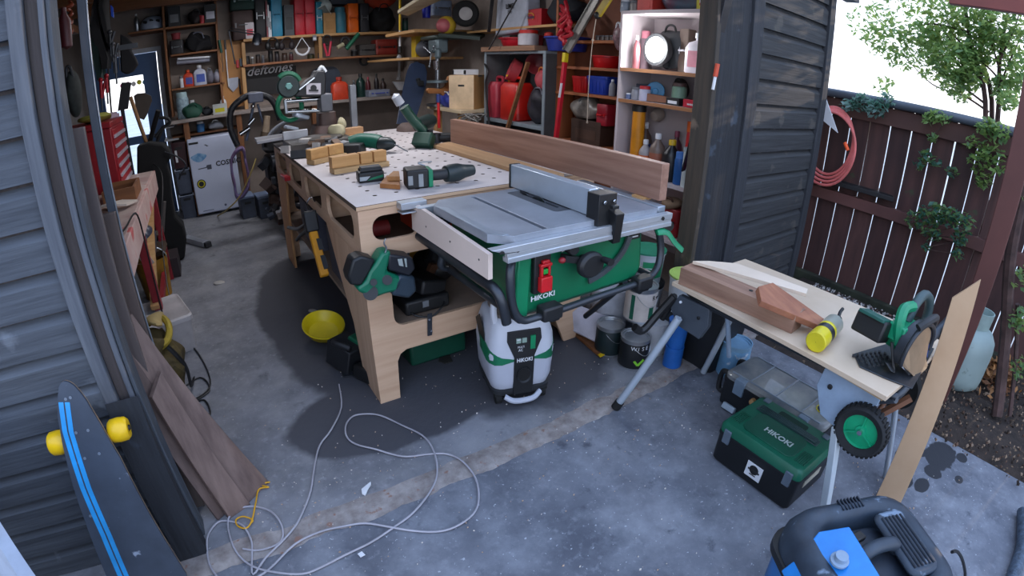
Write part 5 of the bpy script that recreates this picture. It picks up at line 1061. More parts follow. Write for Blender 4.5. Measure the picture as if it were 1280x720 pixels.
# upper back shelves
ZT = shelf('long pine shelf across the back wall with coloured cases on it', (304, 46), (500, 42), .3, y=SY, th=.03)
ZM = shelf('second long shelf across the back wall below the coloured cases', (304, 80), (496, 69), .3, y=SY, th=.025, m=wood('a06a44', '7a4a30', 'x'))
for px in (304, 400):
    a = P(px, 60, y=6.25); one('shelf_upright', 'pine upright at the %s of the long back shelves' % ('left end' if px == 304 else 'middle'), 'shelf upright', G().bx(a.x-.02, 6.22, ZM+.001, a.x+.02, 6.45, ZT-.032), PINEZ)
a = P(303, 60, y=6.25); one('shelf_upright', 'pine upright standing from counter to second shelf beside the black sign', 'shelf upright', G().bx(a.x-.03, 6.22, cz+.001, a.x+.01, 6.30, ZM-.027), PINEZ)
row = [('case', 'brown_crate', 'brown crate with curved handle at the left end of the long pine shelf', 'crate', (291, 13, 318, 42), mat('4a3a38', .7), .25, GREY),
 ('case', 'tall_black_case', 'tall black case with white tag on the long pine shelf', 'case', (320, -8, 333, 41), mat('17181c', .6), .25, WHT),
 ('case', 'teal_case', 'tall teal case at the left of the coloured cases', 'case', (340, -10, 354, 40), mat('2c86a8', .5), .28, mat('246c88', .5)),
 ('carton', 'grey_carton', 'grey and black carton between the teal and the red cases', 'box', (356, 6, 368, 40), mat('4a4c50', .6), .22, BLK),
 ('case', 'red_ribbed_case', 'red ribbed case on the long pine shelf, the left of the two', 'case', (369, -10, 382, 40), mat('c02030', .5), .28, mat('8a1420', .5)),
 ('case', 'red_ribbed_case', 'red ribbed case on the long pine shelf, the right of the two', 'case', (382, -10, 395, 40), mat('c62636', .5), .28, mat('8a1420', .5)),
 ('case', 'narrow_teal_case', 'narrow teal case right of the red ribbed cases', 'case', (396, 2, 404, 39), mat('2a7e96', .5), .28, WHT),
 ('carton', 'plywood_carton', 'tan wooden box between the narrow teal case and the teal drum', 'box', (405, 16, 420, 40), mat('b08450', .6), .25, mat('a87c48', .6)),
 ('can', 'teal_drum', 'round-topped teal drum on the long pine shelf', 'drum', (420, 8, 435, 39), mat('3a7c90', .5), .25, mat('2f6c80', .5)),
 ('case', 'orange_case', 'bright orange case on the long pine shelf', 'case', (436, 4, 449, 38), mat('ec6a18', .45), .28, mat('c05010', .5)),
 ('case', 'dark_grey_case', 'dark grey case right of the orange case', 'case', (451, 4, 462, 38), mat('26282e', .6), .28, GREY),
 ('bag', 'dark_duffel', 'dark duffel bag slumped at the right end of the long pine shelf', 'bag', (466, 6, 498, 38), mat('161619', .8), .28, BLK)]
for kd, n_, lb, ct, rc, mm, dp, m2 in row: I(kd, n_, lb, ct, rc, mm, y=SY+.02, dep=dp, zb=ZT, m2=m2)
for i, (a_, b_, top) in enumerate(((333.5, 335.5, 2), (335.8, 337.5, 6), (337.8, 339.6, 14))):
    c_, w_, h, _ = place((a_, top, b_, 41), None, SY+.03, .2, ZT)
    one('thin_binder', ['thin red binder standing left of the teal case', 'thin white binder standing left of the teal case', 'shortest thin white binder against the teal case'][i], 'binder', G().bx(c_.x-w_/2, SY+.03, ZT, c_.x+w_/2, SY+.23, ZT+h).bx(c_.x-w_/2*.7, SY+.028, ZT+h*.3, c_.x+w_/2*.7, SY+.03, ZT+h*.6, 1), [[mat('7a2a34', .5), WHT, WHT][i], GREY], group='thin binders on the long pine shelf')
I('carton', 'red_white_box', 'small red and white box in front of the brown crate', 'box', (307, 28, 318, 43), mat('c8c0c4', .6), y=SY-.0, dep=.06, zb=ZT, m2=mat('c02840', .5))
cp = P(405, 10, y=SY+.1)
cpt = thing('peaked_hat', 'white peaked cap hung over the narrow teal case and tan box', 'cap', cp)
g = G().sph((0, 0, .02), (.10, .1, .09)); g.prism([(-.10, -.08, -.02), (-.02, -.12, .02), (.06, -.10, -.09), (.09, -.04, -.10), (0, 0, 0)], (0, 0, .01)); obj('cap_crown', g, mat('c4d0cc', .7), cpt, local=True)
I('bag', 'red_bag', 'orange-red bag lying above the dark duffel near the ceiling', 'bag', (458, -18, 498, 8), mat('a83a20', .7), y=SY+.05, dep=.25, m2=RED)
I('case', 'upper_blue_box', 'dark blue flat case lying on top of the teal drum and orange case', 'case', (412, -14, 448, 5), mat('27303c', .6), y=SY+.05, dep=.2, m2=GREY)
I('case', 'green_black_bag', 'green and black satchel above the brown crate', 'satchel', (288, -12, 322, 12), mat('1e3a34', .7), y=SY+.06, dep=.2, m2=mat('90a8a8', .6))
# things hung under the pine shelf
def loop(n_, lb, cat, cx, cy, r, m, th=.008, y=6.15, a0=0, a1=360, extra=None, mats=None):
    c = P(cx, cy, y=y); R_ = abs(P(cx+r, cy, y=y).x-c.x)
    g = G().tube([c+V((R_*cos(radians(a0+(a1-a0)*i/14)), 0, R_*sin(radians(a0+(a1-a0)*i/14)))) for i in range(15 if a1-a0 < 360 else 14)], th, 0, 8, closed=a1-a0 >= 360, sm=2)
    if extra: extra(g, c, R_)
    return one(n_, lb, cat, g, mats or m)
def cups(g, c, R_): g.sph(c+V((-R_, 0, -.03)), (.035, .03, .05), 0).sph(c+V((R_*.8, 0, -.03)), (.035, .03, .05), 0)
loop('ear_muffs', 'black ear muffs hanging under the pine shelf, the left pair', 'ear muffs', 341, 54, 6.5, BLK, .009, extra=cups)
loop('ear_muffs', 'black ear muffs hanging under the pine shelf, the right pair', 'ear muffs', 359, 54, 7, mat('231a1e', .6), .009, extra=cups)
loop('white_ring_tool', 'white curved strap tool hanging under the pine shelf', 'strap', 378, 60, 8.5, WHT, .013, a0=180, a1=360, extra=lambda g, c, R_: g.cyl(c+V((-R_, 0, 0)), c+V((0, 0, .12)), .005).cyl(c+V((R_, 0, 0)), c+V((0, 0, .12)), .005))
loop('red_loppers', 'red-handled cutters hanging under the pine shelf', 'cutters', 409, 50, 5.5, DK, .01, extra=lambda g, c, R_: g.cyl(c+V((-R_*.8, -.01, -.04)), c+V((-.01, -.01, -.19)), .014, 1).cyl(c+V((R_*.8, -.01, -.02)), c+V((.01, -.01, -.19)), .014, 1), mats=[DK, mat('c83048', .45)])
loop('green_gear_tool', 'green and cream cable cutter hanging under the pine shelf', 'cutter', 432, 52, 5, DK, .018, extra=lambda g, c, R_: g.cyl(c+V((.0, -.02, -.09)), c+V((.16, -.02, .09)), .024, 1).cyl(c+V((-.11, -.02, -.07)), c+V((-.03, -.02, -.03)), .026, 2), mats=[DK, mat('14684a', .5), mat('b0a888', .6)])
I('carton', 'small_white_tag', 'small pale tag box hanging between the strap and the cutters', 'tag', (391, 44, 396, 51), mat('8a8a90', .6), y=6.19, dep=.03)
I('case', 'grey_orbital_box', 'flat grey box on the second shelf left of the red box', 'box', (450, 55, 471, 68), mat('4c4846', .7), y=SY+.03, dep=.2, zb=ZM, m2=BLK)
I('case', 'long_red_toolbox', 'long red toolbox on the second shelf', 'toolbox', (470, 49, 498, 68), mat('8a2a1e', .5), y=SY+.03, dep=.2, zb=ZM, m2=DK)
for i, (a_, b_, t_) in enumerate(((306, 313, 70), (314, 318, 71), (320, 326, 68), (327, 331, 69), (336, 342, 63), (344, 350, 64), (353, 360, 66), (362, 367, 65), (385, 394, 67), (398, 404, 66), (440, 448, 62))):
    I('jar', 'small_jar', ['squat dark jar at the far left of the second shelf', 'pale-lidded narrow jar second from the left on the second shelf', 'squat brown jar third from the left on the second shelf', 'grey jar fourth from the left on the second shelf', 'tall dark jar under the left ear muffs', 'dark jar just right of the tallest one on the second shelf', 'brown jar under the right ear muffs', 'maroon jar left of the white strap', 'wide olive jar right of the white strap', 'small grey jar under the red-handled cutters', 'dark jar left of the flat grey box'][i], 'jar', (a_, t_, b_, 78-i*.8), [mat('24211f', .5), mat('6a6660', .5), mat('3c2c24', .5), mat('54545a', .5), mat('1a1a1c', .5), mat('2a2426', .5), mat('3e2e26', .5), mat('4a1c22', .5), mat('3a3820', .5), mat('56565a', .5), mat('1e1e20', .5)][i], y=SY+.03, zb=ZM, m2=[BLK, WHT, DK, GREY, DK, BLK, BR, GREY, DK, BLK, GREY][i], group='small jars on the second shelf')
# wall under second shelf, items on the counter
one('round_board', 'dark blue-grey round-cornered board leaning on the back wall', 'board', G().plate((P(389, 112, y=6.4).x, 6.4, cz), (1, 0, 0), (0, 0, 1), .02, rr(0, 0, P(426, 112, y=6.4).x-P(389, 112, y=6.4).x, .40, .12, 5)), mat('3a4250', .6))
I('jug', 'orange_jug', 'orange-red plastic jug on the back counter', 'jug', (418, 96, 438, 131), mat('d8482c', .4), y=6.0, zb=cz, m2=mat('b84030', .5))
I('case', 'clear_tub', 'clear storage tub with blue clip lid on the back counter', 'storage tub', (462, 112, 489, 126), mat('8a90a0', .35), y=6.02, dep=.18, zb=cz, m2=mat('3a4ab0', .4))
for i, (rc, mm, m2, lb) in enumerate((((448, 92, 459, 127), mat('1c3a34', .3), BLK, 'dark green bottle behind the orange jug'), ((459, 96, 465, 124), mat('5a2028', .4), mat('b04050', .5), 'thin maroon bottle with pink cap on the back counter'), ((469, 92, 475, 114), mat('241e20', .4), BLK, 'thin dark bottle behind the clear tub'), ((441, 100, 448, 127), mat('2a2c34', .4), GREY, 'dark bottle next to the grey aluminium post'), ((477, 98, 484, 114), mat('3a2a26', .4), BLK, 'brown bottle behind the right end of the clear tub'))):
    I('bottle', 'counter_bottle', lb, 'bottle', rc, mm, y=6.15, zb=cz, m2=m2, group='bottles on the back counter')
loop('ring_hook', 'black ring handle hanging above the dark green bottle', 'handle', 455, 76, 5, BLK, .016, y=6.3)
sc0 = thing('white_scoop', 'white plastic scoop with long neck hanging at the back wall', 'scoop', P(499, 100, y=6.1))
obj('neck', G().tube([P(499, 74, y=6.1), P(499, 88, y=6.1), P(498, 100, y=6.1)], lambda t: .022+.03*t*t, 0, 10, flat=.5).sph(P(499, 73, y=6.1), (.035, .02, .05)), WHT, sc0)
obj('blade', G().prism([P(491, 102, y=6.1), P(508, 102, y=6.1), P(505, 113, y=6.1), P(498, 113, y=6.1)], (0, .03, 0)), WHT, sc0, bevel=.006)
one('folding_rule', 'yellow and white wooden rod hanging from the ceiling', 'rod', G().cyl(P(500, 38, y=5.2), P(500, 58, y=5.2), .012, 1).cyl(P(500, -8, y=5.2), P(500, 38, y=5.2), .012, 0).cyl(P(500, 58, y=5.2), P(500, 66, y=5.2), .02, 2), [YEL, WHT, BLK])
one('hanging_shelf_plank', 'plank of a shelf hung from the ceiling, its edge light put into the pale colour', 'plank', G().prism([P(497, 17, y=4.6), P(530, -4, y=4.2), P(560, -4, y=4.4), P(510, 20, y=4.9)], (0, 0, .03)), wood('e4d8bc', 'c8b48c', 'x'), bevel=.002)  # light on the plank edge is put into this pale wood colour
# snowboard-like blue deck
n_ = None
bdk = [P(509, 90, y=4.72), P(513, 80, y=4.72), P(521, 77, y=4.72), P(531, 81, y=4.72), P(534, 90, y=4.72), P(533, 105, y=4.6), P(526, 130, y=4.4), P(518, 155, y=4.25), P(496, 155, y=4.25), P(499, 138, y=4.4), P(504, 112, y=4.6)]
bd_ = thing('blue_deck', 'dark blue skateboard deck leaning up behind the far end of the bench', 'skateboard', (bdk[7].x, bdk[7].y, bdk[7].z))
obj('deck', G().prism(bdk, (0, .015, 0)), mat('27344c', .5, 0, .15, 6), bd_, bevel=.003)
obj('truck_hanger', G().cyl(P(522, 98, y=4.6), P(527, 110, y=4.6), .02).box(P(525, 104, y=4.58), (.05, .06, .05)), BLK, bd_)
# ================================================================== back right: shelf, drill press, wheel, sacks
one('plywood_side_bench', 'pale plywood bench top along the right wall behind the long workbench', 'bench top', G().bx(2.1, 3.93, 1.02, 2.6, 4.62, 1.05), mat('c8b494', .6, 0, .08, 3), bevel=.003)
for y_, lb in ((4.0, 'near leg of the bench along the right wall'), (4.5, 'far leg of the bench along the right wall')): one('bench_leg', lb, 'leg', G().bx(2.14, y_, 0, 2.2, y_+.06, 1.019), PINEZ)
wbx = thing('wooden_box', 'tall tan wooden box standing on the bench along the right wall', 'box', (2.28, 4.12, 1.051), radians(32))
obj('shell', G().bx(-.125, -.125, 0, .125, .125, .30), mat('c89a64', .55, 0, .06, 3), wbx, local=True, bevel=.002)
obj('pale_side', G().bx(-.128, -.124, .001, -.124, .124, .299), mat('dcc09c', .55), wbx, local=True)
obj('handle_slot', G().bx(-.131, -.03, .20, -.128, .03, .215), DK, wbx, local=True)
obj('top_clip', G().bx(-.05, -.13, .285, .02, -.125, .3), STEEL, wbx, local=True)
one('white_case', 'white case with black corners lying on top of the tall wooden box', 'case', G().bx(2.19, 4.02, 1.352, 2.33, 4.24, 1.40).bx(2.185, 4.015, 1.36, 2.2, 4.035, 1.395, 1).bx(2.185, 4.225, 1.36, 2.2, 4.245, 1.395, 1), [WHT, BLK], bevel=.003)
def yp(px, py, y): return P(px, py, y=y)
gs = [yp(534, 113, 4.35), yp(536, 117, 4.35), yp(551, 117, 4.35), yp(558, 124, 4.35), yp(559, 132, 4.35), yp(569, 132, 4.35), yp(569, 96, 4.35), yp(561, 95, 4.35), yp(557, 108, 4.35), yp(551, 111, 4.35), yp(536, 110, 4.35)]
one('wooden_saw_handle', 'brown wooden stock-shaped piece standing beside the tall wooden box', 'wooden piece', G().prism(gs, (0, .04, 0)), wood('a8703e', '845028', 'x'), bevel=.004)
dp = thing('drill_press', 'grey drill press on the bench at the back right', 'drill press', (2.2, 4.5, 1.05))
GP = mat('66757a', .4, .3)
obj('column', G().cyl((2.16, 4.5, 1.06), (2.16, 4.5, 1.62), .022).cyl((2.16, 4.5, 1.052), (2.16, 4.5, 1.075), .11, n=24), STEEL, dp)
obj('head', G().box((2.14, 4.44, 1.62), (.12, .2, .13)).cyl((2.1, 4.36, 1.5), (2.1, 4.36, 1.6), .03), GP, dp, bevel=.02)
obj('belt_cover', G().box((2.2, 4.5, 1.70), (.28, .34, .04)), mat('35423c', .5), dp, bevel=.015)
obj('chuck', G().cyl((2.08, 4.36, 1.4), (2.08, 4.36, 1.48), .02, r2=.03), CHR, dp)
obj('table', G().cyl((2.1, 4.38, 1.28), (2.1, 4.38, 1.30), .1, n=24), GP, dp)
for t_ in range(3):
    a_ = radians(30+120*t_); c_ = V((2.06, 4.42, 1.55)); e_ = c_+V((-.02, .12*cos(a_), .12*sin(a_))); obj('feed_lever', G().cyl(c_, e_, .005).sph(e_, .012), STEEL, dp)
one('red_clamp_bar', 'red bar clamp with blue grip standing at the end of the workbench', 'clamp', G().cyl(V((P(549, 160, z=.93).x, P(549, 160, z=.93).y, .931)), P(548, 128, y=P(549, 160, z=.93).y), .012, 0).cyl(P(548, 128, y=P(549, 160, z=.93).y), P(548, 118, y=P(549, 160, z=.93).y), .016, 1), [RED, mat('2a3a7a', .5)])
one('cable_heap', 'tangle of grey cables on the bench along the right wall', 'cables', G().tube([P(575+8*cos(i*2.1)+i*1.2, 147+5*sin(i*1.7), x=2.06+.03*sin(i)) for i in range(22)], .006, 0, 6), mat('7a7874', .5))
I('bag', 'blue_rags', 'blue and white rags on the far end of the right wall bench', 'rags', (540, 116, 562, 134), mat('34409a', .7), x=2.12, dep=.2, zb=1.05, m2=WHT)
# upper right corner shelves
zc = 1.79
one('corner_shelf', 'pine shelf in the back right corner carrying tubs', 'shelf', G().bx(1.98, 4.62, 1.76, 2.6, 5.4, 1.79), PINEY, bevel=.002)
one('corner_shelf', 'lower pine shelf in the back right corner behind the drill press', 'shelf', G().bx(2.0, 4.8, 1.50, 2.6, 6.1, 1.525), PINEY, bevel=.002)
I('tub', 'blue_beaker', 'royal blue tub on the corner shelf', 'tub', (530, 4, 541, 22), mat('1a2ab0', .4), y=4.75, zb=None)
I('case', 'clear_bin', 'pale clear bin right of the royal blue tub', 'bin', (541, 0, 566, 20), mat('8a9ab4', .4), y=4.85, dep=.25, m2=GREY)
fw = thing('trolley_wheel', 'small black tyre with pale wheel hub hung at the back right', 'wheel', P(582, 17, y=4.3))
cc_ = P(582, 17, y=4.3)
obj('tyre', G().lathe(cc_, [(.062, -.03), (.105, -.04), (.122, -.03), (.125, 0), (.122, .03), (.105, .04), (.062, .03), (.062, -.03)], 0, 32, (.5, 1, .1), open0=True), RUB, fw)
obj('hub', G().lathe(cc_, [(0, -.025), (.02, -.03), (.06, -.022), (.064, -.03), (.064, .03), (0, .03)], 0, 28, (.5, 1, .1)), mat('a8a4a2', .5), fw)
one('football', 'yellow and pink ball wedged beneath the small tyre', 'ball', G().sph(P(558, 32, y=4.4), (.09, .09, .09), 0, 20, 12).sph(P(555, 32, y=4.38), (.075, .075, .07), 1, 18, 10), [mat('c0a030', .5), mat('b05a60', .5)])
one('rubber_mat', 'dark green slab lying under the ball and tyre', 'slab', G().prism([P(548, 42, y=4.3), P(600, 46, y=4.0), P(606, 42, y=4.4), P(555, 38, y=4.8)], (0, 0, -.03)), mat('22302a', .6))
I('bag', 'flat_hat', 'grey cloth cap on the lower corner shelf', 'cap', (525, 50, 545, 66), mat('4c5058', .7), y=4.8, dep=.18, zb=1.526, m2=DK)
I('carton', 'yellow_case', 'yellow box on the lower corner shelf', 'box', (520, 45, 533, 64), mat('b89a20', .5), y=4.95, dep=.12, zb=1.526, m2=YEL)
I('can', 'teal_can', 'teal can in shadow behind the drill press', 'can', (585, 52, 592, 72), mat('1c4a54', .4), y=4.9, zb=1.526, m2=DK)
I('can', 'green_can', 'dark green can in shadow under the hung plank', 'can', (505, 22, 513, 38), mat('14443c', .4), y=6.3, zb=ZT, m2=DK)
ls = thing('white_sack', 'white sack with black print standing on top of the high right shelf', 'sack', P(635, 40, x=2.45))
sk = [P(x_, y_, x=2.42) for x_, y_ in ((618, 45), (658, 38), (658, -20), (622, -20))]
obj('sack_body', G().prism(sk, (.14, 0, 0)).rough(.01), mat('aeb4c0', .6), ls, bevel=.02)
pc_ = P(637, 8, x=2.41)
obj('print', G().text('LIME', .055, pc_, (0, -1, 0), (0, 0, 1), .001, bold=.002).text('25kg', .03, pc_-V((0, 0, .045)), (0, -1, 0), (0, 0, 1), .001, bold=.001), BLK, ls)
one('black_hook_rod', 'long thin black rod slanting in front of the white sack', 'rod', G().cyl(P(649, -6, x=2.3), P(611, 62, x=2.2), .006), BLK)
one('black_strap', 'thick black strap hanging left of the white sack', 'strap', G().beam(P(616, -6, x=2.3), P(611, 40, x=2.3), .03, .008), BLK)
# right wall long shelf above cabinet
zsh = P(650, 32, x=2.42).z
one('pine_wall_shelf', 'pine shelf on the right wall above the grey cabinet', 'shelf', G().bx(2.42, 2.97, P(690, 30, x=2.42).z-.02, 2.61, 4.4, P(690, 30, x=2.42).z), PINEY, bevel=.002)
zs = P(690, 30, x=2.42).z
db = item('carton', 'red_workwear_box', 'red box with yellow horseshoe emblem on the right wall shelf', 'box', (648, 12, 676, 31), mat('b01824', .5), x=2.44, dep=.12, zb=zs, m2=mat('b01824', .5))
g = G(); c0_ = P(663, 21, x=2.435)
for i in range(14):
    a_ = radians(-50+i*20); b_ = radians(-50+(i+1)*20); g.beam(c0_+V((0, -.045*cos(a_), .03*sin(a_))), c0_+V((0, -.045*cos(b_), .03*sin(b_))), .008, .003, 0, (1, 0, 0))
e1 = obj('emblem', g, mat('d09030', .5), db); e2 = obj('emblem_lettering', G().text('Dickies', .036, c0_-V((.003, 0, .004)), (0, -1, 0), (0, 0, 1), .001, shear=.2, bold=.0006), mat('2a3050', .5), db)
g = G()
for i in range(9): g.tube([P(700+rng.uniform(-3, 12), 2+i*5, x=2.3+rng.uniform(0, .1)), P(706+rng.uniform(-6, 10), 12+i*5, x=2.3), P(703+rng.uniform(-6, 8), 24+i*4, x=2.32)], .014, 0, 7)
one('red_strap_bundle', 'bundle of red webbing straps hanging above the grey cabinet', 'straps', g, mat('b0182a', .5))
one('aluminium_channel', 'long grey aluminium channel leaning diagonally above the cabinet', 'channel', G().beam(P(709, 64, x=2.33), P(749, -6, x=2.38), .05, .025, 0, (1, .2, 0)).beam(P(705, 62, x=2.32), P(744, -6, x=2.37), .006, .04, 0, (1, .2, 0)), [mat('8d8a84', .4, .4)], bevel=.002)
one('yellow_clamp', 'yellow clamp bar crossing the top of the aluminium channel', 'clamp', G().beam(P(748, 18, x=2.3), P(765, -8, x=2.3), .05, .02, 0, (1, 0, 0)).sph(P(747, 19, x=2.3), .025, 1), [mat('a8902c', .5), BLK])
I('bag', 'dark_coat', 'dark coat bundled on the right wall shelf', 'coat', (676, -8, 712, 28), mat('22262c', .8), x=2.42, dep=.2, zb=zs, m2=DK)
# grey cabinet
CX0, CX1 = 2.33, 2.585
CY0, CY1, CZ_ = P(682, 100, x=CX0).y, P(606, 100, x=CX0).y, P(650, 67, x=CX0).z
SHZ = P(640, 152, x=CX0).z
gc = thing('grey_cabinet', 'open grey steel cabinet against the right wall holding red fuel cans', 'cabinet', ((CX0+CX1)/2, (CY0+CY1)/2, 0))
gm = mat('5a5c5e', .5, .3, .12, 6); gme = mat('98a4ac', .4, .4)
obj('side_panel', G().bx(CX0, CY0, 0, CX1, CY0+.025, CZ_), gm, gc, bevel=.002); obj('side_panel', G().bx(CX0, CY1-.025, 0, CX1, CY1, CZ_), gm, gc, bevel=.002)
obj('back_panel', G().bx(CX1-.02, CY0+.026, 0, CX1, CY1-.026, CZ_), mat('2c2e30', .6), gc); obj('top_panel', G().bx(CX0, CY0, CZ_, CX1, CY1, CZ_+.02), gme, gc, bevel=.002)
obj('front_edge', G().bx(CX0-.006, CY0, 0, CX0, CY0+.03, CZ_+.02), gme, gc); obj('front_edge', G().bx(CX0-.006, CY1-.03, 0, CX0, CY1, CZ_+.02), gme, gc)
obj('shelf', G().bx(CX0, CY0+.026, SHZ-.03, CX1-.02, CY1-.026, SHZ), gme, gc, bevel=.002); obj('shelf', G().bx(CX0, CY0+.026, .5, CX1-.02, CY1-.026, .52), gme, gc)
def jerry(lb, rc, m, x0=2.35, d=.18, spout=YEL):
    ya, yb_ = P(rc[2], 120, x=x0).y, P(rc[0], 120, x=x0).y; z0 = SHZ+.001; z1 = P((rc[0]+rc[2])/2, rc[1], x=x0).z
    t = thing('fuel_can', lb, 'fuel can', (x0+d/2, (ya+yb_)/2, z0), 0, 'red fuel cans in the grey cabinet'); h = z1-z0; yc = (ya+yb_)/2; a = (yb_-ya)/2
    obj('body', G().rings([[V((x0+d/2+p, yc+q, z0+z)) for p, q in rr(-d/2*e, -a*e, d/2*e, a*e, .03, 3)] for z, e in ((0, .92), (.01, 1), (h*.8, 1), (h*.88, .85), (h*.9, .8))]), m, t)
    obj('carry_handle', G().tube([(x0+d/2, yc-a*.6, z0+h*.88), (x0+d/2, yc-a*.5, z0+h), (x0+d/2, yc+a*.5, z0+h), (x0+d/2, yc+a*.6, z0+h*.88)], .014), m, t)
    obj('spout', G().cyl((x0+d/2, yc+a*.8, z0+h*.88), (x0+d/2-.02, yc+a*.9, z0+h*1.08), .012), spout, t)
jerry('narrow pinkish red fuel can at the left of the grey cabinet shelf', (608, 97, 620), mat('a83040', .45))
jerry('large bright red fuel can in the middle of the grey cabinet shelf', (624, 98, 646), mat('c01c12', .4))
one('red_funnel', 'pink-red round funnel tucked above the bright red fuel can', 'funnel', G().lathe(P(651, 92, x=2.5), [(.02, 0), (.09, .02), (.10, .1), (.095, .1), (0, .05)], 0, 20, (-.6, .3, .3)), mat('b84048', .45))
one('dark_red_funnel', 'dark red funnel lying behind the timber strut in the cabinet', 'funnel', G().lathe(P(668, 84, x=2.5), [(.02, 0), (.07, .03), (.09, .1), (.08, .1), (0, .05)], 0, 18, (-.3, -.6, .2)), mat('6a1a20', .5))
I('bag', 'pink_gloves', 'pink rubber gloves at the right of the grey cabinet shelf', 'gloves', (664, 86, 681, 114), mat('b84850', .5), x=2.38, dep=.12, m2=mat('c06a30', .5))
I('bag', 'black_chain_bag', 'dark bag of chains on the grey cabinet shelf', 'bag', (652, 112, 680, 152), mat('24222c', .6, 0, .4, 14), x=2.36, dep=.17, zb=SHZ+.001, m2=mat('8a8a94', .3, .7))
one('timber_strut', 'brown timber strut leaning across the open grey cabinet', 'timber', G().beam(P(634, 162, x=2.30), P(660, 78, x=2.34), .02, .035, 0, (1, 0, 0)), DW, bevel=.002)
one('black_rubber_hose', 'black hose looping down the left front edge of the grey cabinet', 'hose', G().tube([P(612, 160, x=2.3), P(609, 130, x=2.3), P(607, 105, x=2.3), P(610, 90, x=2.31), P(606, 80, x=2.32)], .009, 0, 7), BLK)
zt = CZ_+.021
one('cabinet_top_board', 'thick brown board lying on top of the grey cabinet', 'board', G().bx(2.30, P(668, 65, x=2.3).y, zt, 2.42, P(601, 65, x=2.3).y, zt+.04), wood('9a7458', '7c5a44', 'y'), bevel=.002)
zt2 = zt+.041
I('tub', 'red_tub', 'round red tub on the brown board on the grey cabinet', 'tub', (614, 47, 643, 60), mat('b81428', .4), x=2.31, zb=zt2)
I('jar', 'red_lidded_jar', 'ribbed white jar with red lid on the brown board', 'jar', (642, 37, 657, 58), mat('b8b4b8', .35), x=2.31, zb=zt2, m2=mat('c02018', .4))
I('tub', 'small_red_pot', 'small red pot between the white jar and the blue tub', 'pot', (657, 44, 668, 57), mat('a01c2c', .4), x=2.45, zb=zt)
one('white_card', 'white card leaning behind the round red tub', 'card', G().prism([P(625, 30, x=2.5), P(632, 29, x=2.5), P(638, 50, x=2.5), P(629, 52, x=2.5)], (.006, 0, 0)), WHT)
bt_ = item('tub', 'blue_tub', 'big royal blue tub with handles on top of the grey cabinet', 'tub', (669, 45, 704, 66), mat('23348c', .4), x=2.33, zb=zt)
obj('side_handle', G().bx(-.05, .155, .10, .05, .18, .12), mat('23348c', .4), bt_, local=True)
one('red_saucer', 'small red lid resting on the royal blue tub', 'lid', G().lathe(P(686, 45, x=2.45), [(.035, 0), (.035, .02), (.015, .03), (0, .03)], 0, 16), mat('c83028', .4))
lv = thing('spirit_level', 'long red spirit level with yellow end leaning against the grey cabinet', 'spirit level', P(692, 190, x=2.28))
obj('bar', G().beam(P(692, 199, x=2.28), P(706, 78, x=2.33), .026, .03, 0, (1, 0, 0)).beam(V((2.24, P(692, 199, x=2.28).y-.06, 0)), P(692, 199, x=2.28), .026, .03, 0, (1, 0, 0)), mat('b81428', .4), lv, bevel=.002)
obj('end_cap', G().beam(P(706, 78, x=2.33), P(707, 66, x=2.335), .03, .036, 0, (1, 0, 0)), mat('d8c020', .4), lv, bevel=.004)
obj('label', G().beam(P(699, 122, x=2.285), P(702, 104, x=2.29), .004, .018, 0, (1, 0, 0)), WHT, lv)
# bins shelf between the cabinet and the white unit
ow = wood('a8653a', '84482a', 'y')
rk = thing('orange_brown_rack', 'orange-brown timber rack of bins between the grey cabinet and the white unit', 'rack', (2.5, 2.55, 0))
for z_ in (1.63, 1.445, 1.26, .9): obj('shelf', G().bx(2.42, 2.316, z_-.02, 2.604, 3.049, z_), ow, rk, bevel=.002)
obj('back_panel', G().bx(2.605, 2.29, .5, 2.619, 3.09, 2.2), mat('7c4a34', .7), rk); obj('upright', G().bx(2.43, 2.29, 0, 2.60, 2.315, 2.2), wood('a8653a', '84482a', 'z'), rk); obj('upright', G().bx(2.43, 3.05, 0, 2.60, 3.075, 2.2), wood('a8653a', '84482a', 'z'), rk)
I('tub', 'red_tub', 'round red tub on the orange-brown rack above the blue tub', 'tub', (730, 69, 758, 90), mat('b80c14', .4), x=2.45, zb=1.446)
I('bin', 'red_bin', 'red ribbed bin on the orange-brown rack', 'bin', (713, 95, 731, 115), mat('b01418', .4), x=2.45, dep=.14, zb=1.261)
I('bin', 'blue_bin', 'blue ribbed bin on the orange-brown rack', 'bin', (731, 95, 757, 116), mat('16389a', .4), x=2.45, dep=.14, zb=1.261)
I('bag', 'clear_bag', 'clear crumpled plastic bag on a brown carton in the rack', 'bag', (706, 124, 744, 150), mat('7e766e', .35, 0, .3, 12), x=2.44, dep=.15, m2=GREY)
I('carton', 'brown_carton', 'brown carton with round seal under the clear bag', 'box', (712, 150, 748, 190), mat('3e2a20', .7), x=2.46, dep=.13, zb=.901, m2=mat('4a3226', .7))
I('case', 'red_case', 'red flat case in the lower part of the rack', 'case', (744, 130, 757, 157), mat('98182a', .5), x=2.46, dep=.12, m2=RED)
for i, (a_, b_) in enumerate(((742, 747), (748, 753), (754, 759), (760, 765))): I('jar', 'glass_jar', ['dusty glass jar at the left of the upper rack shelf', 'dusty glass jar second from the left on the upper rack shelf', 'dusty glass jar second from the right on the upper rack shelf', 'dusty glass jar at the right of the upper rack shelf'][i], 'jar', (a_, 44, b_, 60), mat('6c5f5a', .2), x=2.46, zb=1.631, m2=GREY, group='glass jars on the rack')
I('bag', 'hardware_bag', 'clear bag of fittings hanging at the right of the rack', 'bag', (762, 30, 776, 62), mat('8a6a6e', .4, 0, .4, 25), x=2.36, dep=.08, m2=WHT)
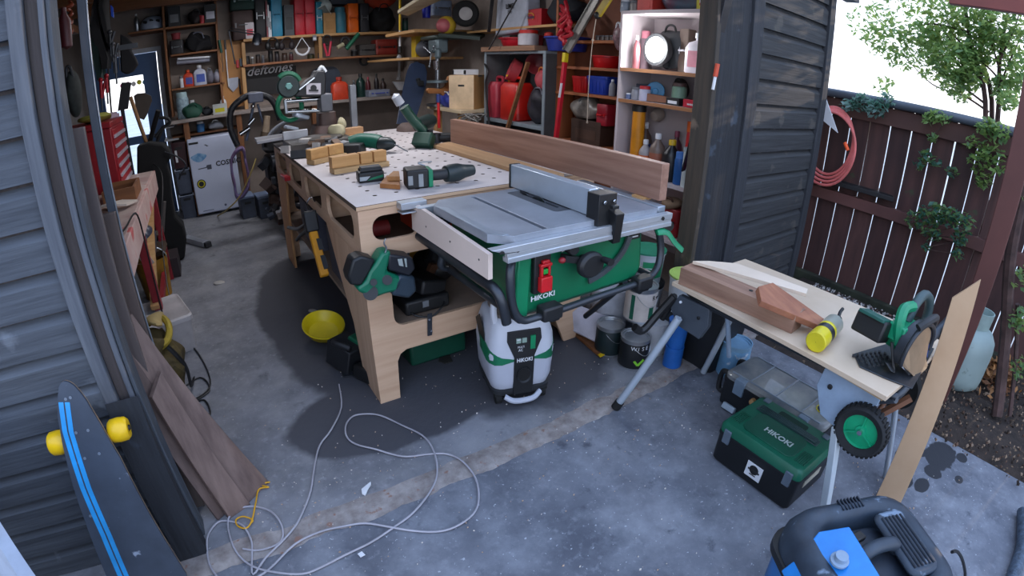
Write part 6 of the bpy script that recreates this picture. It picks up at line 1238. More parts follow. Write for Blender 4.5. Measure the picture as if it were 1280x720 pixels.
I('bottle', 'grey_bottle', 'small grey bottle beside the blue ribbed bin', 'bottle', (759, 99, 765, 117), mat('8a8c94', .4), x=2.44, zb=1.261)
one('hanging_string', 'knotted pale string hanging in front of the rack', 'string', G().tube([P(745, 24, x=2.3), P(741, 50, x=2.3), P(737, 90, x=2.3), P(735, 125, x=2.3), P(734, 152, x=2.3)], .003, 0, 6).sph(P(741, 50, x=2.3), .008).sph(P(734, 153, x=2.3), .008), mat('b8a898', .7))
# ================================================================== white backed shelf unit
wu = thing('white_shelf_unit', 'pale backed shelf unit against the right wall beside the door', 'shelf unit', (2.45, 1.9, 0))
pw = mat('b9aeb0', .6, 0, .05, 3); 
UY0, UY1 = 1.60, 2.27
obj('back_panel', G().bx(2.585, UY0, .3, 2.6, UY1, 1.80), pw, wu)
obj('side_panel', G().bx(2.3, UY1, 0, 2.6, UY1+.018, 1.80), pw, wu, bevel=.001); obj('side_panel', G().bx(2.3, UY0-.018, 0, 2.6, UY0, 1.80), pw, wu, bevel=.001)
edge_ = wood('b4805a', '96643e', 'y')
for z_, dp_ in ((1.80, .3), (1.455, .3), (1.265, .27), (.82, .3), (.49, .28)):
    s_ = obj('shelf', G().bx(2.3, UY0, z_-.018, 2.585, UY1, z_), pw, wu); obj('edge_strip', G().bx(2.296, UY0, z_-.02, 2.3, UY1, z_+.001), edge_ if z_ > .85 and z_ < 1.7 else pw, s_)
obj('hung_paper_cup', G().lathe(P(825, 142, x=2.56), [(.04, 0), (.045, .03), (.03, .06), (0, .065)], 0, 16, (-1, 0, -.3)), mat('a89a90', .7), wu)
XS = 2.33
wl_ = thing('work_lamp', 'glaring round work lamp switched on in the pale shelf unit', 'lamp', P(820, 80, x=2.40)); lc = P(820, 62, x=2.38)
obj('housing', G().lathe(lc+V((.012, 0, 0)), [(.095, -.02), (.10, 0), (.08, .05), (.03, .07), (0, .07)], 0, 28, (1, .0, 0)).box(lc+V((.05, 0, -.085)), (.06, .08, .03)), DK, wl_)
em = bpy.data.materials.new('lamp_glow'); em.use_nodes = True; bb = em.node_tree.nodes['Principled BSDF']; bb.inputs['Emission Color'].default_value = (.95, .97, 1, 1); bb.inputs['Emission Strength'].default_value = 30
obj('lens', G().lathe(lc, [(0, -.026), (.05, -.02), (.092, 0), (.092, .006), (0, .006)], 0, 28, (1, 0, 0)), em, wl_)
ld = bpy.data.lights.new('work_lamp_light', 'POINT'); ld.energy = 3.5; ld.shadow_soft_size = .06; ld.color = (.95, .97, 1); lo = bpy.data.objects.new('work_lamp_light', ld); COL.objects.link(lo); lo.location = lc+V((-.09, 0, .01))
I('jug', 'white_jug', 'white plastic jug with red print right of the work lamp', 'jug', (850, 40, 875, 89), mat('d0ccd4', .4), x=XS, zb=1.456, m2=WHT, lab=mat('c88090', .5))
I('can', 'white_aerosol', 'tall white aerosol with dark cap at the right of the lamp shelf', 'aerosol', (877, 38, 892, 90), mat('b8bcd0', .4), x=XS, zb=1.456, m2=mat('30323c', .5))
I('can', 'blue_white_aerosol', 'narrow blue and white aerosol behind the tall white one', 'aerosol', (891, 38, 900, 90), mat('8a90c0', .4), x=2.40, zb=1.456, m2=mat('3a4898', .5))
I('bottle', 'slim_red_bottle', 'slim white-tipped red bottle at the left end of the lamp shelf', 'bottle', (788, 44, 795, 82), mat('7a4448', .4), x=XS, zb=1.456, m2=WHT)
I('can', 'pink_can', 'pink and white can behind the slim red bottle', 'can', (796, 38, 806, 82), mat('6c5860', .4), x=2.42, zb=1.456, m2=mat('b06a78', .5))
I('bag', 'dark_mask', 'dark respirator bundle behind the work lamp', 'respirator', (812, 34, 850, 86), mat('2e3438', .6), x=2.45, dep=.12, zb=1.456, m2=DK)
I('case', 'dark_book', 'brown card box behind the white jug', 'box', (846, 36, 858, 86), mat('6a5a50', .6), x=2.47, dep=.08, zb=1.456)
I('carton', 'red_paint_box', 'bright red box on top of the pale shelf unit', 'box', (796, -6, 815, 14), mat('c84038', .5), x=XS, dep=.15, zb=1.801, m2=mat('c84038', .5))
I('carton', 'yellow_red_box', 'yellow and red box on top of the pale shelf unit', 'box', (870, -16, 896, 11), mat('d8cc40', .5), x=XS, dep=.15, zb=1.801, m2=mat('c04828', .5), txt='PICKS')
I('bag', 'blue_pink_sheet', 'blue and pink plastic sheet heaped on top of the pale shelf unit', 'plastic sheet', (818, -14, 866, 13), mat('4a6878', .5, 0, .4, 9, c2='7a3a4c'), x=2.36, dep=.18, zb=1.801, m2=WHT)
I('jar', 'clear_bottle', 'clear bottle on top of the left end of the pale shelf unit', 'bottle', (772, -2, 782, 17), mat('98a2b0', .3), x=2.34, zb=1.801, m2=WHT)
I('jar', 'clear_jar', 'clear jar beside the bright red box on the unit top', 'jar', (784, 0, 794, 16), mat('8a8480', .3), x=2.34, zb=1.801, m2=GREY)
zj = 1.266
I('case', 'grey_scoop', 'dark grey tilted scoop at the left end of the jar shelf', 'scoop', (777, 104, 808, 120), mat('4a5260', .5), x=2.45, dep=.08, zb=zj+.03)
I('jar', 'pill_jar', 'silver-lidded small jar on the jar shelf', 'jar', (786, 108, 795, 125), mat('8c8e96', .3), x=XS, zb=zj, m2=GREY)
I('jar', 'tiny_blue_jar', 'tiny blue and white jar at the front left of the jar shelf', 'jar', (780, 116, 786, 125), mat('5a6a90', .4), x=XS, zb=zj, m2=WHT)
I('jar', 'red_lidded_pot', 'white pot with red lid on the jar shelf', 'pot', (795, 107, 806, 126), mat('b8b8cc', .4), x=XS, zb=zj, m2=mat('c82c34', .4))
one('blue_disc', 'bright blue round disc standing on the jar shelf', 'disc', G().cyl(P(819, 114, x=2.44), P(819, 114, x=2.46), .058, n=32).cyl(P(819, 114, x=2.435), P(819, 114, x=2.44), .02, n=16), mat('1c86bc', .4), bevel=.003)
one('wood_offcut', 'brown wedge of wood in front of the blue disc', 'timber', G().prism([P(805, 116, x=2.35), P(805, 126, x=2.35), P(834, 129, x=2.35), P(834, 121, x=2.35)], (.03, 0, 0)), mat('8a5c44', .6), bevel=.002)
I('jar', 'green_label_jar', 'jar with green and white label standing on a black tin', 'jar', (835, 103, 850, 124), mat('7a9a84', .4), x=2.36, m2=mat('5a4440', .5))
I('carton', 'black_tin', 'flat black tin with white label under the green-labelled jar', 'tin', (832, 122, 848, 131), mat('1c1e20', .5), x=XS, dep=.08, zb=zj, m2=WHT)
I('bag', 'dark_pouch', 'dark pouch behind the green-labelled jar', 'pouch', (833, 100, 853, 128), mat('2c2624', .7), x=2.46, dep=.08, zb=zj, m2=DK)
I('carton', 'red_white_carton', 'red box with white lettering at the right of the jar shelf', 'box', (853, 125, 875, 136), mat('b81c34', .5), x=XS, dep=.1, zb=zj, m2=mat('b81c34', .5), txt='MASKING')
I('bottle', 'slim_brown_bottle', 'slim maroon bottle behind the red box on the jar shelf', 'bottle', (871, 107, 877, 130), mat('7a3a3c', .4), x=2.45, zb=zj, m2=RED)
zq = .821
I('tube', 'yellow_tube', 'tall yellow tube with black cap at the left of the bottle row', 'tube', (782, 131, 794, 212), mat('d88a14', .45), x=2.34, zb=zq, m2=BLK)
I('bottle', 'blue_brown_bottle', 'brown and blue bottle behind the orange-grey one', 'bottle', (791, 152, 804, 208), mat('5a4438', .4), x=2.44, zb=zq, lab=mat('2a3870', .5))
I('bottle', 'orange_grey_bottle', 'grey bottle with orange label in the bottle row', 'bottle', (793, 174, 805, 214), mat('a49e9e', .4), x=XS, zb=zq, lab=mat('c8622c', .5))
I('bottle', 'brown_bottle', 'brown-grey bottle with white cap in the middle of the bottle row', 'bottle', (805, 166, 820, 217), mat('7c6a60', .35), x=2.33, zb=zq, lab=mat('9c5a44', .5))
I('bottle', 'black_protectant_bottle', 'black bottle with yellow collar and white lettering in the bottle row', 'bottle', (820, 174, 838, 222), mat('17181c', .35), x=2.32, zb=zq, m2=mat('d8b020', .4), lab=mat('1c1c22', .4), txt='Protectant')
I('bottle', 'maroon_bottle', 'maroon bottle behind the black lettered bottle', 'bottle', (831, 163, 843, 215), mat('5a2a38', .4), x=2.47, zb=zq, m2=mat('8a3a54', .5))
I('can', 'blue_can', 'blue can between the black bottle and the sealant tube', 'can', (838, 189, 848, 226), mat('235a9a', .4), x=2.32, zb=zq, m2=mat('4a7ac0', .4))
ct_ = I('tube', 'sealant_tube', 'green and white sealant tube with long nozzle at the end of the bottle row', 'sealant tube', (847, 184, 859, 232), mat('c0c8c8', .4), x=2.31, zb=zq, m2=mat('a8b8c0', .4))
obj('nozzle', G().cyl((0, 0, .2), (0, 0, .33), .008, r2=.003), WHT, ct_, local=True); obj('label', G().lathe((0, 0, .04), [(.0275, 0), (.0275, .1)], 0, 18, open0=True), mat('1f6a50', .5), ct_, local=True)
one('orange_tipped_nozzle', 'orange and red nozzle standing behind the sealant tube', 'nozzle', G().cyl(P(860, 195, x=2.45), P(863, 165, x=2.45), .025, 1, r2=.02).cyl(P(863, 165, x=2.45), P(864, 152, x=2.45), .022, 0), [mat('d86020', .4), mat('b82428', .4)])
hs = thing('hand_saw', 'hand saw with white guard and red lettering hanging beside the door frame', 'saw', P(868, 160, y=1.62))
a_, b_ = P(865, 172, x=2.22), P(877, 124, x=2.22)
obj('blade_guard', G().beam(a_, b_, .012, .045, 0, (1, .3, 0)), mat('c8c4c4', .5), hs, bevel=.002); obj('guard_lettering', G().text('HARDPOINT', .028, (a_+b_)/2+V((-.0075, -.003, 0)), (a_-b_)*-1, (0, .5, .1), .001, bold=.0005), RED, hs)
obj('blade', G().beam(a_, a_-(b_-a_)*.9, .006, .05, 0, (1, .3, 0)), mat('25282c', .4, .5), hs)
I('carton', 'purple_box', 'small purple and red box on the frame beside the hand saw', 'box', (868, 199, 879, 224), mat('7a4ac0', .5), x=2.34, dep=.06, m2=mat('b03050', .5))
I('can', 'red_extinguisher_bottle', 'red and grey spray bottle on the lowest shelf by the door frame', 'bottle', (845, 254, 862, 299), mat('9a2838', .35), x=2.36, zb=.491, m2=mat('6a6a74', .4))
I('case', 'red_toolbox', 'red toolbox on the lowest shelf of the pale unit', 'toolbox', (815, 258, 843, 297), mat('8a1a20', .45), x=2.36, dep=.16, zb=.491, m2=DK)
I('bag', 'work_gloves', 'tan work gloves lying on the red toolbox', 'gloves', (820, 248, 842, 262), mat('8a7058', .8), x=2.34, dep=.12, m2=BR)
a_, b_ = P(872, 120, y=1.45), P(906, -6, y=1.45)
one('dark_batten', 'dark slanting batten leaning against the inside of the right door frame', 'batten', G().beam(P(872, 140, x=2.19), P(909, -6, x=2.19), .035, .06, 0, (1, 0, 0)), [mat('2c2a2e', .6, 0, .2, 3)], bevel=.003)
one('chisel', 'orange and white chisel tucked behind the dark batten', 'chisel', G().cyl(P(891, 112, y=1.46), P(894, 96, y=1.46), .008, 0).cyl(P(894, 96, y=1.46), P(897, 80, y=1.46), .012, 1), [WHT, mat('c84828', .5)])
# ================================================================== left workbench and what stands on and under it
lb = thing('side_bench', 'worn pale bench with red legs along the left wall', 'workbench', (-.8, 3.0, 0))
obj('bench_top', G().bx(XL+.005, 1.62, .82, -.42, 4.25, .85), mat('c0b0a6', .65, 0, .15, 4, .1, c2='9c7c76', spots=('b0605c', 6, .62)), lb, bevel=.004)
obj('front_board', G().bx(-.425, 1.62, .70, -.40, 4.25, .848), mat('cdb8ae', .65, 0, .15, 5, .1, c2='b89088', spots=('c0605c', 5, .6)), lb, bevel=.004)
rl = mat('8c1c26', .5, 0, .15, 5)
for y_ in (1.72, 3.05, 4.15):
    obj('leg', G().bx(-.47, y_-.03, 0, -.42, y_+.03, .70), rl, lb, bevel=.003)
    obj('leg', G().bx(XL+.03, y_-.03, 0, XL+.08, y_+.03, .82), rl, lb, bevel=.003)
obj('brace', G().beam((-.46, 3.0, .25), (-.46, 4.1, .68), .03, .05, 0, (1, 0, 0)), PINE, lb)
obj('lower_rail', G().bx(-.46, 1.72, .16, -.43, 4.15, .20), rl, lb)
# red tool chest
tc_ = thing('red_tool_chest', 'red steel tool chest with pale drawer fronts on the left bench', 'tool chest', (-.80, 3.95, .85))
obj('body', G().bx(-1.08, 3.62, .851, -.585, 4.24, 1.26), mat('8c1420', .4, 0, .08, 4), tc_, bevel=.006)
obj('lid', G().bx(-1.085, 3.615, 1.262, -.58, 4.245, 1.30), mat('8c1420', .4), tc_, bevel=.006)
for i in range(6):
    d_ = obj('drawer', G().bx(-.586, 3.65, .865+i*.064, -.576, 4.21, .922+i*.064), mat('981824', .4), tc_, bevel=.002)
    obj('drawer_pull', G().bx(-.577, 3.66, .868+i*.064, -.568, 4.2, .89+i*.064), mat('c8c0cc', .35, .3), d_)
one('yellow_cloth', 'yellow-green cloth lying on the red tool chest', 'cloth', G().sph((-.72, 3.9, 1.325), (.12, .16, .03), 0, 18, 8).rough(.02), mat('8a8838', .8))
one('pink_papers', 'stack of pale pinkish papers on the corner of the red tool chest', 'papers', G().box((-.66, 4.16, 1.315), (.12, .12, .025), 0, (0, 0, .3)).box((-.665, 4.165, 1.333), (.11, .12, .01), 0, (0, 0, .1)), mat('b09cac', .7))
ob_ = thing('open_wooden_box', 'open brown wooden tray at the far end of the left bench', 'tray', (-.53, 3.35, .85))
for a_ in (((-.64, 3.2, .851), (-.44, 3.215, .93)), ((-.64, 3.5, .851), (-.44, 3.515, .93)), ((-.64, 3.216, .851), (-.625, 3.499, .93)), ((-.455, 3.216, .851), (-.44, 3.499, .93))): obj('side', G().bx(*a_[0], *a_[1]), DW, ob_, bevel=.001)
obj('bottom', G().bx(-.624, 3.216, .851, -.456, 3.499, .857), DW, ob_)
one('white_book', 'open pale paperback lying on the left bench', 'book', G().prism([(-.72, 3.0, .87), (-.58, 2.95, .90), (-.50, 3.08, .88), (-.62, 3.16, .86)], (0, 0, .012)).prism([(-.58, 2.95, .90), (-.47, 2.98, .87), (-.42, 3.1, .86), (-.50, 3.08, .88)], (0, 0, .01)), mat('c0b4a8', .7))
gd = thing('green_corded_drill', 'dark green corded drill lying on the left bench', 'drill', (-.55, 2.3, .85))
obj('body', G().tube([(-.62, 2.15, .92), (-.57, 2.3, .93), (-.52, 2.45, .92)], .035, 0, 12), mat('1c4038', .5), gd); obj('grip', G().tube([(-.57, 2.25, .91), (-.50, 2.2, .885), (-.44, 2.18, .88)], .022, 0, 10), BLK, gd); obj('chuck', G().cyl((-.52, 2.45, .92), (-.50, 2.52, .918), .018), DSTEEL, gd)
one('dark_flex', 'thin dark cord draped over the front edge of the left bench', 'cord', G().tube([(-.44, 2.18, .885), (-.40, 2.35, .90), (-.385, 2.7, .87), (-.385, 2.75, .6), (-.39, 2.72, .2)], .005, 0, 6), BLK)
g = G()
for i in range(5): g.sph((-.60+.03*(i % 2), 1.95+i*.07, .875), (.045, .06, .025), 0, 12, 7)
one('dark_rag', 'dark rag crumpled on the near end of the left bench', 'rag', g.rough(.03), mat('1e2628', .85))
# black case with rounded shoulders (cello-like) beyond the bench
bk = [P(x_, y_, y=4.55) for x_, y_ in ((171, 183), (186, 179), (204, 181), (213, 190), (214, 197), (208, 206), (213, 222), (214, 244), (219, 272), (229, 283), (233, 300), (230, 318), (222, 322), (176, 322), (172, 250))]
cs_ = thing('tall_black_case', 'tall soft black case with rounded shoulders standing beyond the left bench', 'case', (-.5, 4.65, 0))
mn = min(q.z for q in bk)
obj('case_shell', G().prism([V((q.x, q.y, max(q.z-mn+.0, 0))) if q.z-mn < .02 else q for q in bk], (0, .2, 0)), mat('08080a', .85, 0, .2, 9), cs_, bevel=.015)
obj('side_strap', G().tube([P(206, 190, y=4.53), P(222, 196, y=4.5), P(232, 206, y=4.48), P(226, 218, y=4.48), P(224, 224, y=4.5)], .008, 0, 6), mat('20242c', .6), cs_)
# garden tools rising behind it, against the glass
def tool(n_, lb_, cat, g, m, **k): return one(n_, lb_, cat, g, m, **k)
sv = thing('garden_spade', 'spade with brown rounded blade up in front of the glass door', 'spade', P(188, 183, y=4.85))
obj('blade', G().prism([P(x_, y_, y=4.9) for x_, y_ in ((167, 120), (171, 117), (181, 116), (189, 120), (190, 126), (184, 143), (180, 150), (172, 147))], (0, .012, 0)), mat('4a4038', .6), sv, bevel=.003)
obj('shaft', G().cyl(P(163, 121, y=4.8), P(184, 181, y=4.88), .017, n=10).cyl(P(184, 181, y=4.88), V((P(190, 181, y=4.9).x+.03, 4.95, 0)), .017, n=10), mat('a07850', .6), sv)
dh = thing('fork_handle', 'black D-shaped tool handle standing behind the tall black case', 'garden fork', P(190, 182, y=4.8))
obj('shaft', G().cyl(V((P(187, 178, y=4.9).x-.05, 4.9, 0)), P(187, 178, y=4.9), .022, n=10).cyl(P(187, 178, y=4.9), P(198, 138, y=4.8), .022, n=10), BLK, dh)
obj('grip', G().tube([P(194, 172, y=4.8), P(203, 160, y=4.8), P(212, 154, y=4.8), P(210, 148, y=4.8), P(199, 147, y=4.8)], .014, 0, 8, sm=3).cyl(P(196, 178, y=4.8), P(204, 158, y=4.8), .015, n=8), BLK, dh)
tool('flat_black_tool', 'flat dark rectangular blade standing left of the spade', 'tool', G().prism([P(x_, y_, y=4.4) for x_, y_ in ((152, 103), (164, 103), (160, 136), (147, 139))], (0, .02, 0)).beam(P(153, 137, y=4.41), V((P(153, 137, y=4.41).x, 4.41, 0)), .03, .015), mat('1a1a1e', .6), bevel=.002)
tool('thin_sticks', 'thin pole leaning against the left side of the glass door', 'pole', G().cyl(P(139, 138, y=4.6), P(134, 60, y=4.6), .008).cyl(P(139, 138, y=4.6), V((P(139, 138, y=4.6).x, 4.6, 0)), .008), BLK)
# wall rack with dark hanging tools
rk_ = thing('tool_rail', 'dark timber rail with hanging tools along the left wall', 'tool rail', (-1.0, 3.6, 1.9))
obj('rail', G().bx(-1.0, 2.2, 2.02, -.96, 4.9, 2.08), DW, rk_); obj('panel', G().bx(XL+.005, 2.0, 1.05, XL+.03, 4.9, 2.2), mat('2c2420', .8), rk_)
specs = [('black_jacket', 'long black jacket hanging left of the glass door', 'jacket', (128, -10, 141, 62), '0d0d10'), ('dark_green_can', 'dark green coat hanging behind the grey metal pole', 'coat', (113, 30, 124, 100), '16302e'), ('black_bag_hung', 'black bag hanging between the green coat and the black jacket', 'bag', (120, -10, 130, 85), '121216')]
for n2, lb_, ct, rc, cl2 in specs:
    if rc: 
        q0, q1 = P(rc[0], rc[1], y=3.7), P(rc[2], rc[3], y=3.7); cx_, w2 = (q0.x+q1.x)/2, abs(q1.x-q0.x)
        g = G().rings([[V((cx_+p*e+.02*sin(z*9), 3.75+q*e, z)) for p, q in rr(-w2/2, -.09, w2/2, .09, .03, 3)] for z, e in ((q1.z, .7), (q1.z+.05, 1.0), ((q0.z+q1.z)/2, 1.15), (q0.z-.1, .9), (q0.z, .5))])
        one(n2, lb_, ct, g.rough(.03), mat(cl2, .8, 0, .2, 8))
bc_ = thing('peaked_hat', 'black peaked cap hanging in front of the glass door', 'cap', P(158, 60, y=4.2))
g = G().prism([P(x_, y_, y=4.2) for x_, y_ in ((150, 42), (158, 46), (167, 55), (163, 62), (170, 74), (172, 80), (166, 89), (158, 93), (151, 90), (150, 70))], (0, .09, 0))
obj('cap_crown', g, mat('141418', .8), bc_, bevel=.012)
ht = [('pliers', 'grey-handled pliers hanging on the left wall rail, nearest the red tool chest', 141, 55, 92, '4a4c50'), ('pliers', 'short steel pliers hanging high on the left wall rail', 137, 40, 68, '3c3e42'), ('long_file', 'long steel file hanging lowest on the left wall rail', 144, 70, 105, '5a5c62'), ('screwdriver', 'red-handled screwdriver hanging above the red tool chest', 133, 95, 130, '9a1c28'), ('hanging_cutters', 'red-handled cutters hanging above the red tool chest, the left pair', 126, 100, 138, 'a01824'), ('square', 'thin steel square hanging beside the long steel file', 148, 60, 88, '505358')]
for n2, lb_, px, y0_, y1_, cl2 in ht:
    q0, q1 = P(px, y0_, y=3.5), P(px+2, y1_, y=3.5)
    g = G().cyl(q0, (q0*.4+q1*.6), .011, n=8).cyl((q0*.4+q1*.6), q1, .006, 1, n=8).sph(q0, .016, 0, 10, 6)
    if n2 == 'square': g = G().beam(q0, q1, .004, .03, 1, (0, 1, 0)).beam(q0, q0+V((.12, 0, 0)), .012, .03, 0)
    if 'cutters' in n2 or n2 == 'pliers': g.cyl(q0+V((.03, 0, 0)), (q0*.4+q1*.6), .010, n=8)
    one(n2, lb_, n2.split('_')[-1], g, [mat(cl2, .4, .3), DSTEEL])
one('blue_tag', 'small bright blue tool hanging high on the left wall', 'tool', G().prism([P(138, 6, y=3.6), P(141, 9, y=3.6), P(142, 22, y=3.6), P(139, 20, y=3.6)], (0, .02, 0)), mat('1c50c8', .4))
one('red_hanging_bottle', 'red bottle shape hanging behind the left jamb', 'bottle', G().lathe(P(84, 62, y=2.1), [(.0, 0), (.022, .01), (.025, .1), (.01, .13), (.01, .15), (0, .15)], 0, 14), mat('4c161c', .5))
one('orange_cord_hank', 'hank of orange cord hanging just behind the left jamb', 'cord', G().tube([P(87+4*sin(i*2.2), 2+i*4, y=2.2+.02*cos(i*2.2)) for i in range(12)], .007, 0, 6), mat('8a3c20', .6))
I('bag', 'dark_ivy_bag', 'dark mottled sack slumped between the jamb and the grey pole', 'sack', (82, 85, 103, 150), mat('1e2420', .8, 0, .4, 20), y=2.2, dep=.12, m2=DK)
# under the left bench
I('bag', 'grey_plastic_bag', 'glossy dark grey bag under the left bench', 'bag', (163, 283, 194, 306), mat('363c4c', .3, 0, .3, 12), y=3.6, dep=.2, zb=.32, m2=DK)
ycr = thing('yellow_bucket', 'battered yellow-orange bucket on the floor under the left bench', 'bucket', (-.52, 3.85, 0))
obj('pail', G().lathe((-.53, 3.85, 0), [(.10, 0), (.13, .30), (.125, .30), (.09, .02), (0, .02)], 0, 22), mat('a87818', .5, 0, .3, 9, c2='5a4018'), ycr); obj('bail', G().tube([(-.53-.13*cos(t), 3.85-.05, .29+.10*sin(t)) for t in [pi*i/8 for i in range(9)]], .004, 0, 6), STEEL, ycr)
one('white_cardboard', 'torn white cardboard tucked before the yellow-orange bucket', 'cardboard', G().prism([P(172, 320, y=3.3), P(180, 311, y=3.3), P(193, 328, y=3.3), P(183, 337, y=3.3)], (0, .01, 0)), mat('b4a498', .7))
g = G()
for i in range(9): g.box((-.62+rng.uniform(-.12, .16), 4.0+rng.uniform(-.3, .2), .33+rng.uniform(-.02, .08)), (rng.uniform(.05, .12), rng.uniform(.05, .15), .04), i % 3, (rng.uniform(-.5, .5), rng.uniform(-.5, .5), rng.uniform(0, 3)))
one('scrap_heap', 'heap of mixed dark scraps under the far end of the left bench', 'scraps', g, [mat('4c3c30', .7), mat('2a2a2e', .6), mat('8a7a68', .6)], kind='stuff')
one('timber_scrap', 'upright grey batten standing in front of the tall black case', 'batten', G().beam(P(204, 290, y=4.3), P(206, 252, y=4.3), .035, .02), mat('5a5450', .6))
one('red_black_crate', 'low crate with white label at the foot of the tall black case', 'crate', G().bx(-.56, 4.15, 0, -.36, 4.42, .16).bx(-.53, 4.148, .04, -.44, 4.15, .11, 1), [mat('2c2024', .7), mat('a8a4a4', .6)], bevel=.004)
wb_ = thing('white_box', 'dusty white lidded box on the floor beside the left bench', 'box', (-.42, 3.0, 0), radians(14))
obj('body', G().rings([[V((p, q, z)) for p, q in rr(-.13*e, -.19*e, .13*e, .19*e, .02, 3)] for z, e in ((0, .9), (.2, 1))]), mat('a6a09e', .55), wb_, local=True)
obj('lid', G().rings([[V((p, q, z)) for p, q in rr(-.14*e, -.2*e, .14*e, .2*e, .03, 3)] for z, e in ((.195, 1), (.22, 1), (.228, .94), (.222, .85))]), mat('b4aeac', .5), wb_, local=True)
cb = thing('canvas_bag', 'olive and yellow canvas bag sagging on the floor by the planks', 'bag', (-.42, 2.42, 0))
g = G().sph((-.44, 2.42, .17), (.13, .22, .19), 0, 22, 14); g.rough(.10, 3)
for q in g.v: q.z = max(q.z, 0)
obj('sack', g, mat('5c4c1e', .85, 0, .35, 7, .4, c2='3a3018', spots=('8a7420', 5, .6)), cb, subd=1)
obj('opening_rim', G().tube([(-.44+.10*cos(t), 2.46+.15*sin(t), .34+.02*sin(2*t)) for t in [2*pi*i/12 for i in range(12)]], .018, 0, 8, closed=True), mat('a8902a', .7), cb)
obj('strap', G().tube([(-.35, 2.3, .33), (-.30, 2.32, .2), (-.31, 2.38, .05), (-.30, 2.5, .02)], .012, 0, 6, flat=.4), BLK, cb)
one('tan_cloth', 'pale tan cloth flopped over the canvas bag', 'cloth', G().sph((-.40, 2.55, .37), (.04, .09, .02), 0, 14, 8).rough(.03), mat('a8905c', .8))
one('aluminium_offcut', 'aluminium box section lying on the floor beyond the black case', 'offcut', G().beam(P(232, 298, z=.03), P(258, 305, z=.03), .07, .05, 0).beam(P(256, 304, z=.03), P(261, 306, z=.03), .06, .045, 1), [mat('a4a6ac', .35, .5), DK], bevel=.002)
one('floor_crumb', 'small pale crumb of plaster on the floor mid garage', 'crumb', G().sph(P(273, 353, z=.01), (.04, .03, .012), 0, 10, 6).rough(.02), mat('a8a49e', .8))
one('floor_crumb', 'small pale stone on the dark floor patch', 'crumb', G().sph(P(391, 389, z=.01), (.03, .02, .01), 0, 10, 6).rough(.02), mat('9a948c', .8))
# ================================================================== machine between fridge and bench
vc = thing('workshop_vacuum', 'dark upright workshop machine with arching black hose right of the fridge', 'machine', (.72, 5.15, 0))
obj('frame_body', G().box((.75, 5.2, .42), (.34, .3, .5)).box((.72, 5.15, .78), (.3, .26, .14)), mat('16161a', .6, 0, .3, 20, .3), vc, bevel=.03)
obj('motor', G().cyl((.62, 5.0, .62), (.86, 5.0, .62), .09, n=20).cyl((.66, 4.98, .35), (.82, 4.98, .35), .07, n=18), mat('2a2c34', .4, .4), vc)
obj('arched_hose', G().tube([P(297, 182, y=5.0), P(288, 160, y=5.0), P(289, 138, y=5.0), P(302, 124, y=5.0), P(318, 118, y=5.0), P(336, 122, y=5.0), P(345, 134, y=5.0), P(350, 150, y=5.0)], .03, 0, 12), mat('1a1d24', .4, 0, .3, 1, .6, (50, 50, 50)), vc)
obj('hose_clamp', G().box(P(319, 122, y=4.98), (.14, .1, .09)), mat('5c6274', .4), vc, bevel=.01)
obj('upright_bars', G().cyl(P(318, 126, y=5.0), P(308, 176, y=5.0), .014).cyl(P(322, 130, y=5.0), P(334, 172, y=5.0), .012), mat('5a6478', .35, .5), vc)
for g_ in (G().sph(P(316, 133, y=4.95), .022), G().cyl(P(318, 148, y=4.95), P(311, 156, y=4.95), .02), G().cyl(P(300, 168, y=4.95), P(312, 160, y=4.95), .022)): obj('chrome_fitting', g_, CHR, vc)
one('air_hose_coil', 'coil of pink and blue air hose hanging right of the fridge', 'hose', G().tube([P(300+10*cos(t)+2*sin(3*t), 214+30*sin(t)+(i//12)*1.5, y=5.3+.01*(i % 5)) for i, t in enumerate([2*pi*i/12 for i in range(44)])], .012, 0, 8), mat('8a5c74', .4, 0, .2, 2, c2='4a5c8c'))
one('yellow_air_line', 'thin yellow line trailing from the machine down to the floor', 'line', G().tube([P(320, 198, y=5.0), P(314, 215, y=5.0), P(300, 245, y=5.1), P(284, 262, y=5.3), P(272, 270, z=.01)], .007, 0, 6), mat('b09a58', .5))
one('tan_brush', 'tan-handled brush standing in the machine clutter', 'brush', G().cyl(P(334, 145, y=4.9), P(332, 165, y=4.9), .028, r2=.035, n=12).cyl(P(332, 165, y=4.9), P(331, 172, y=4.9), .045, 1, n=12), [mat('b09c84', .6), mat('6a5a48', .8)])
one('grey_wing_shelf', 'grey flat wing projecting from the mitre saw over the machine', 'panel', G().prism([P(318, 172, z=1.0), P(360, 166, z=1.0), P(362, 170, z=1.0), P(321, 177, z=1.0)], (0, 0, -.02)), mat('8a8a90', .5), bevel=.002)
g = G()
for i in range(90): g.box((.78+rng.uniform(-.26, .3), 4.78+rng.uniform(-.2, .25), .1+rng.uniform(0, .95)*rng.random()**.6), (rng.uniform(.02, .1), rng.uniform(.02, .1), rng.uniform(.02, .12)), i % 4, (rng.uniform(-1, 1), rng.uniform(-1, 1), 0))
one('machine_clutter', 'dark jumble of parts on the floor beyond the far bench end', 'clutter', g, [mat('1c1c22', .5), mat('34383f', .4, .4), mat('3c2a24', .6), mat('5a6270', .4, .4)], kind='stuff')
one('metal_curved_arm', 'curved grey metal arm reaching left from the mitre saw', 'arm', G().tube([P(333, 176, y=4.1), P(343, 162, y=4.1), P(360, 152, y=4.1), P(384, 147, y=4.1)], .022, 0, 10, flat=.5), mat('80838a', .4, .4))
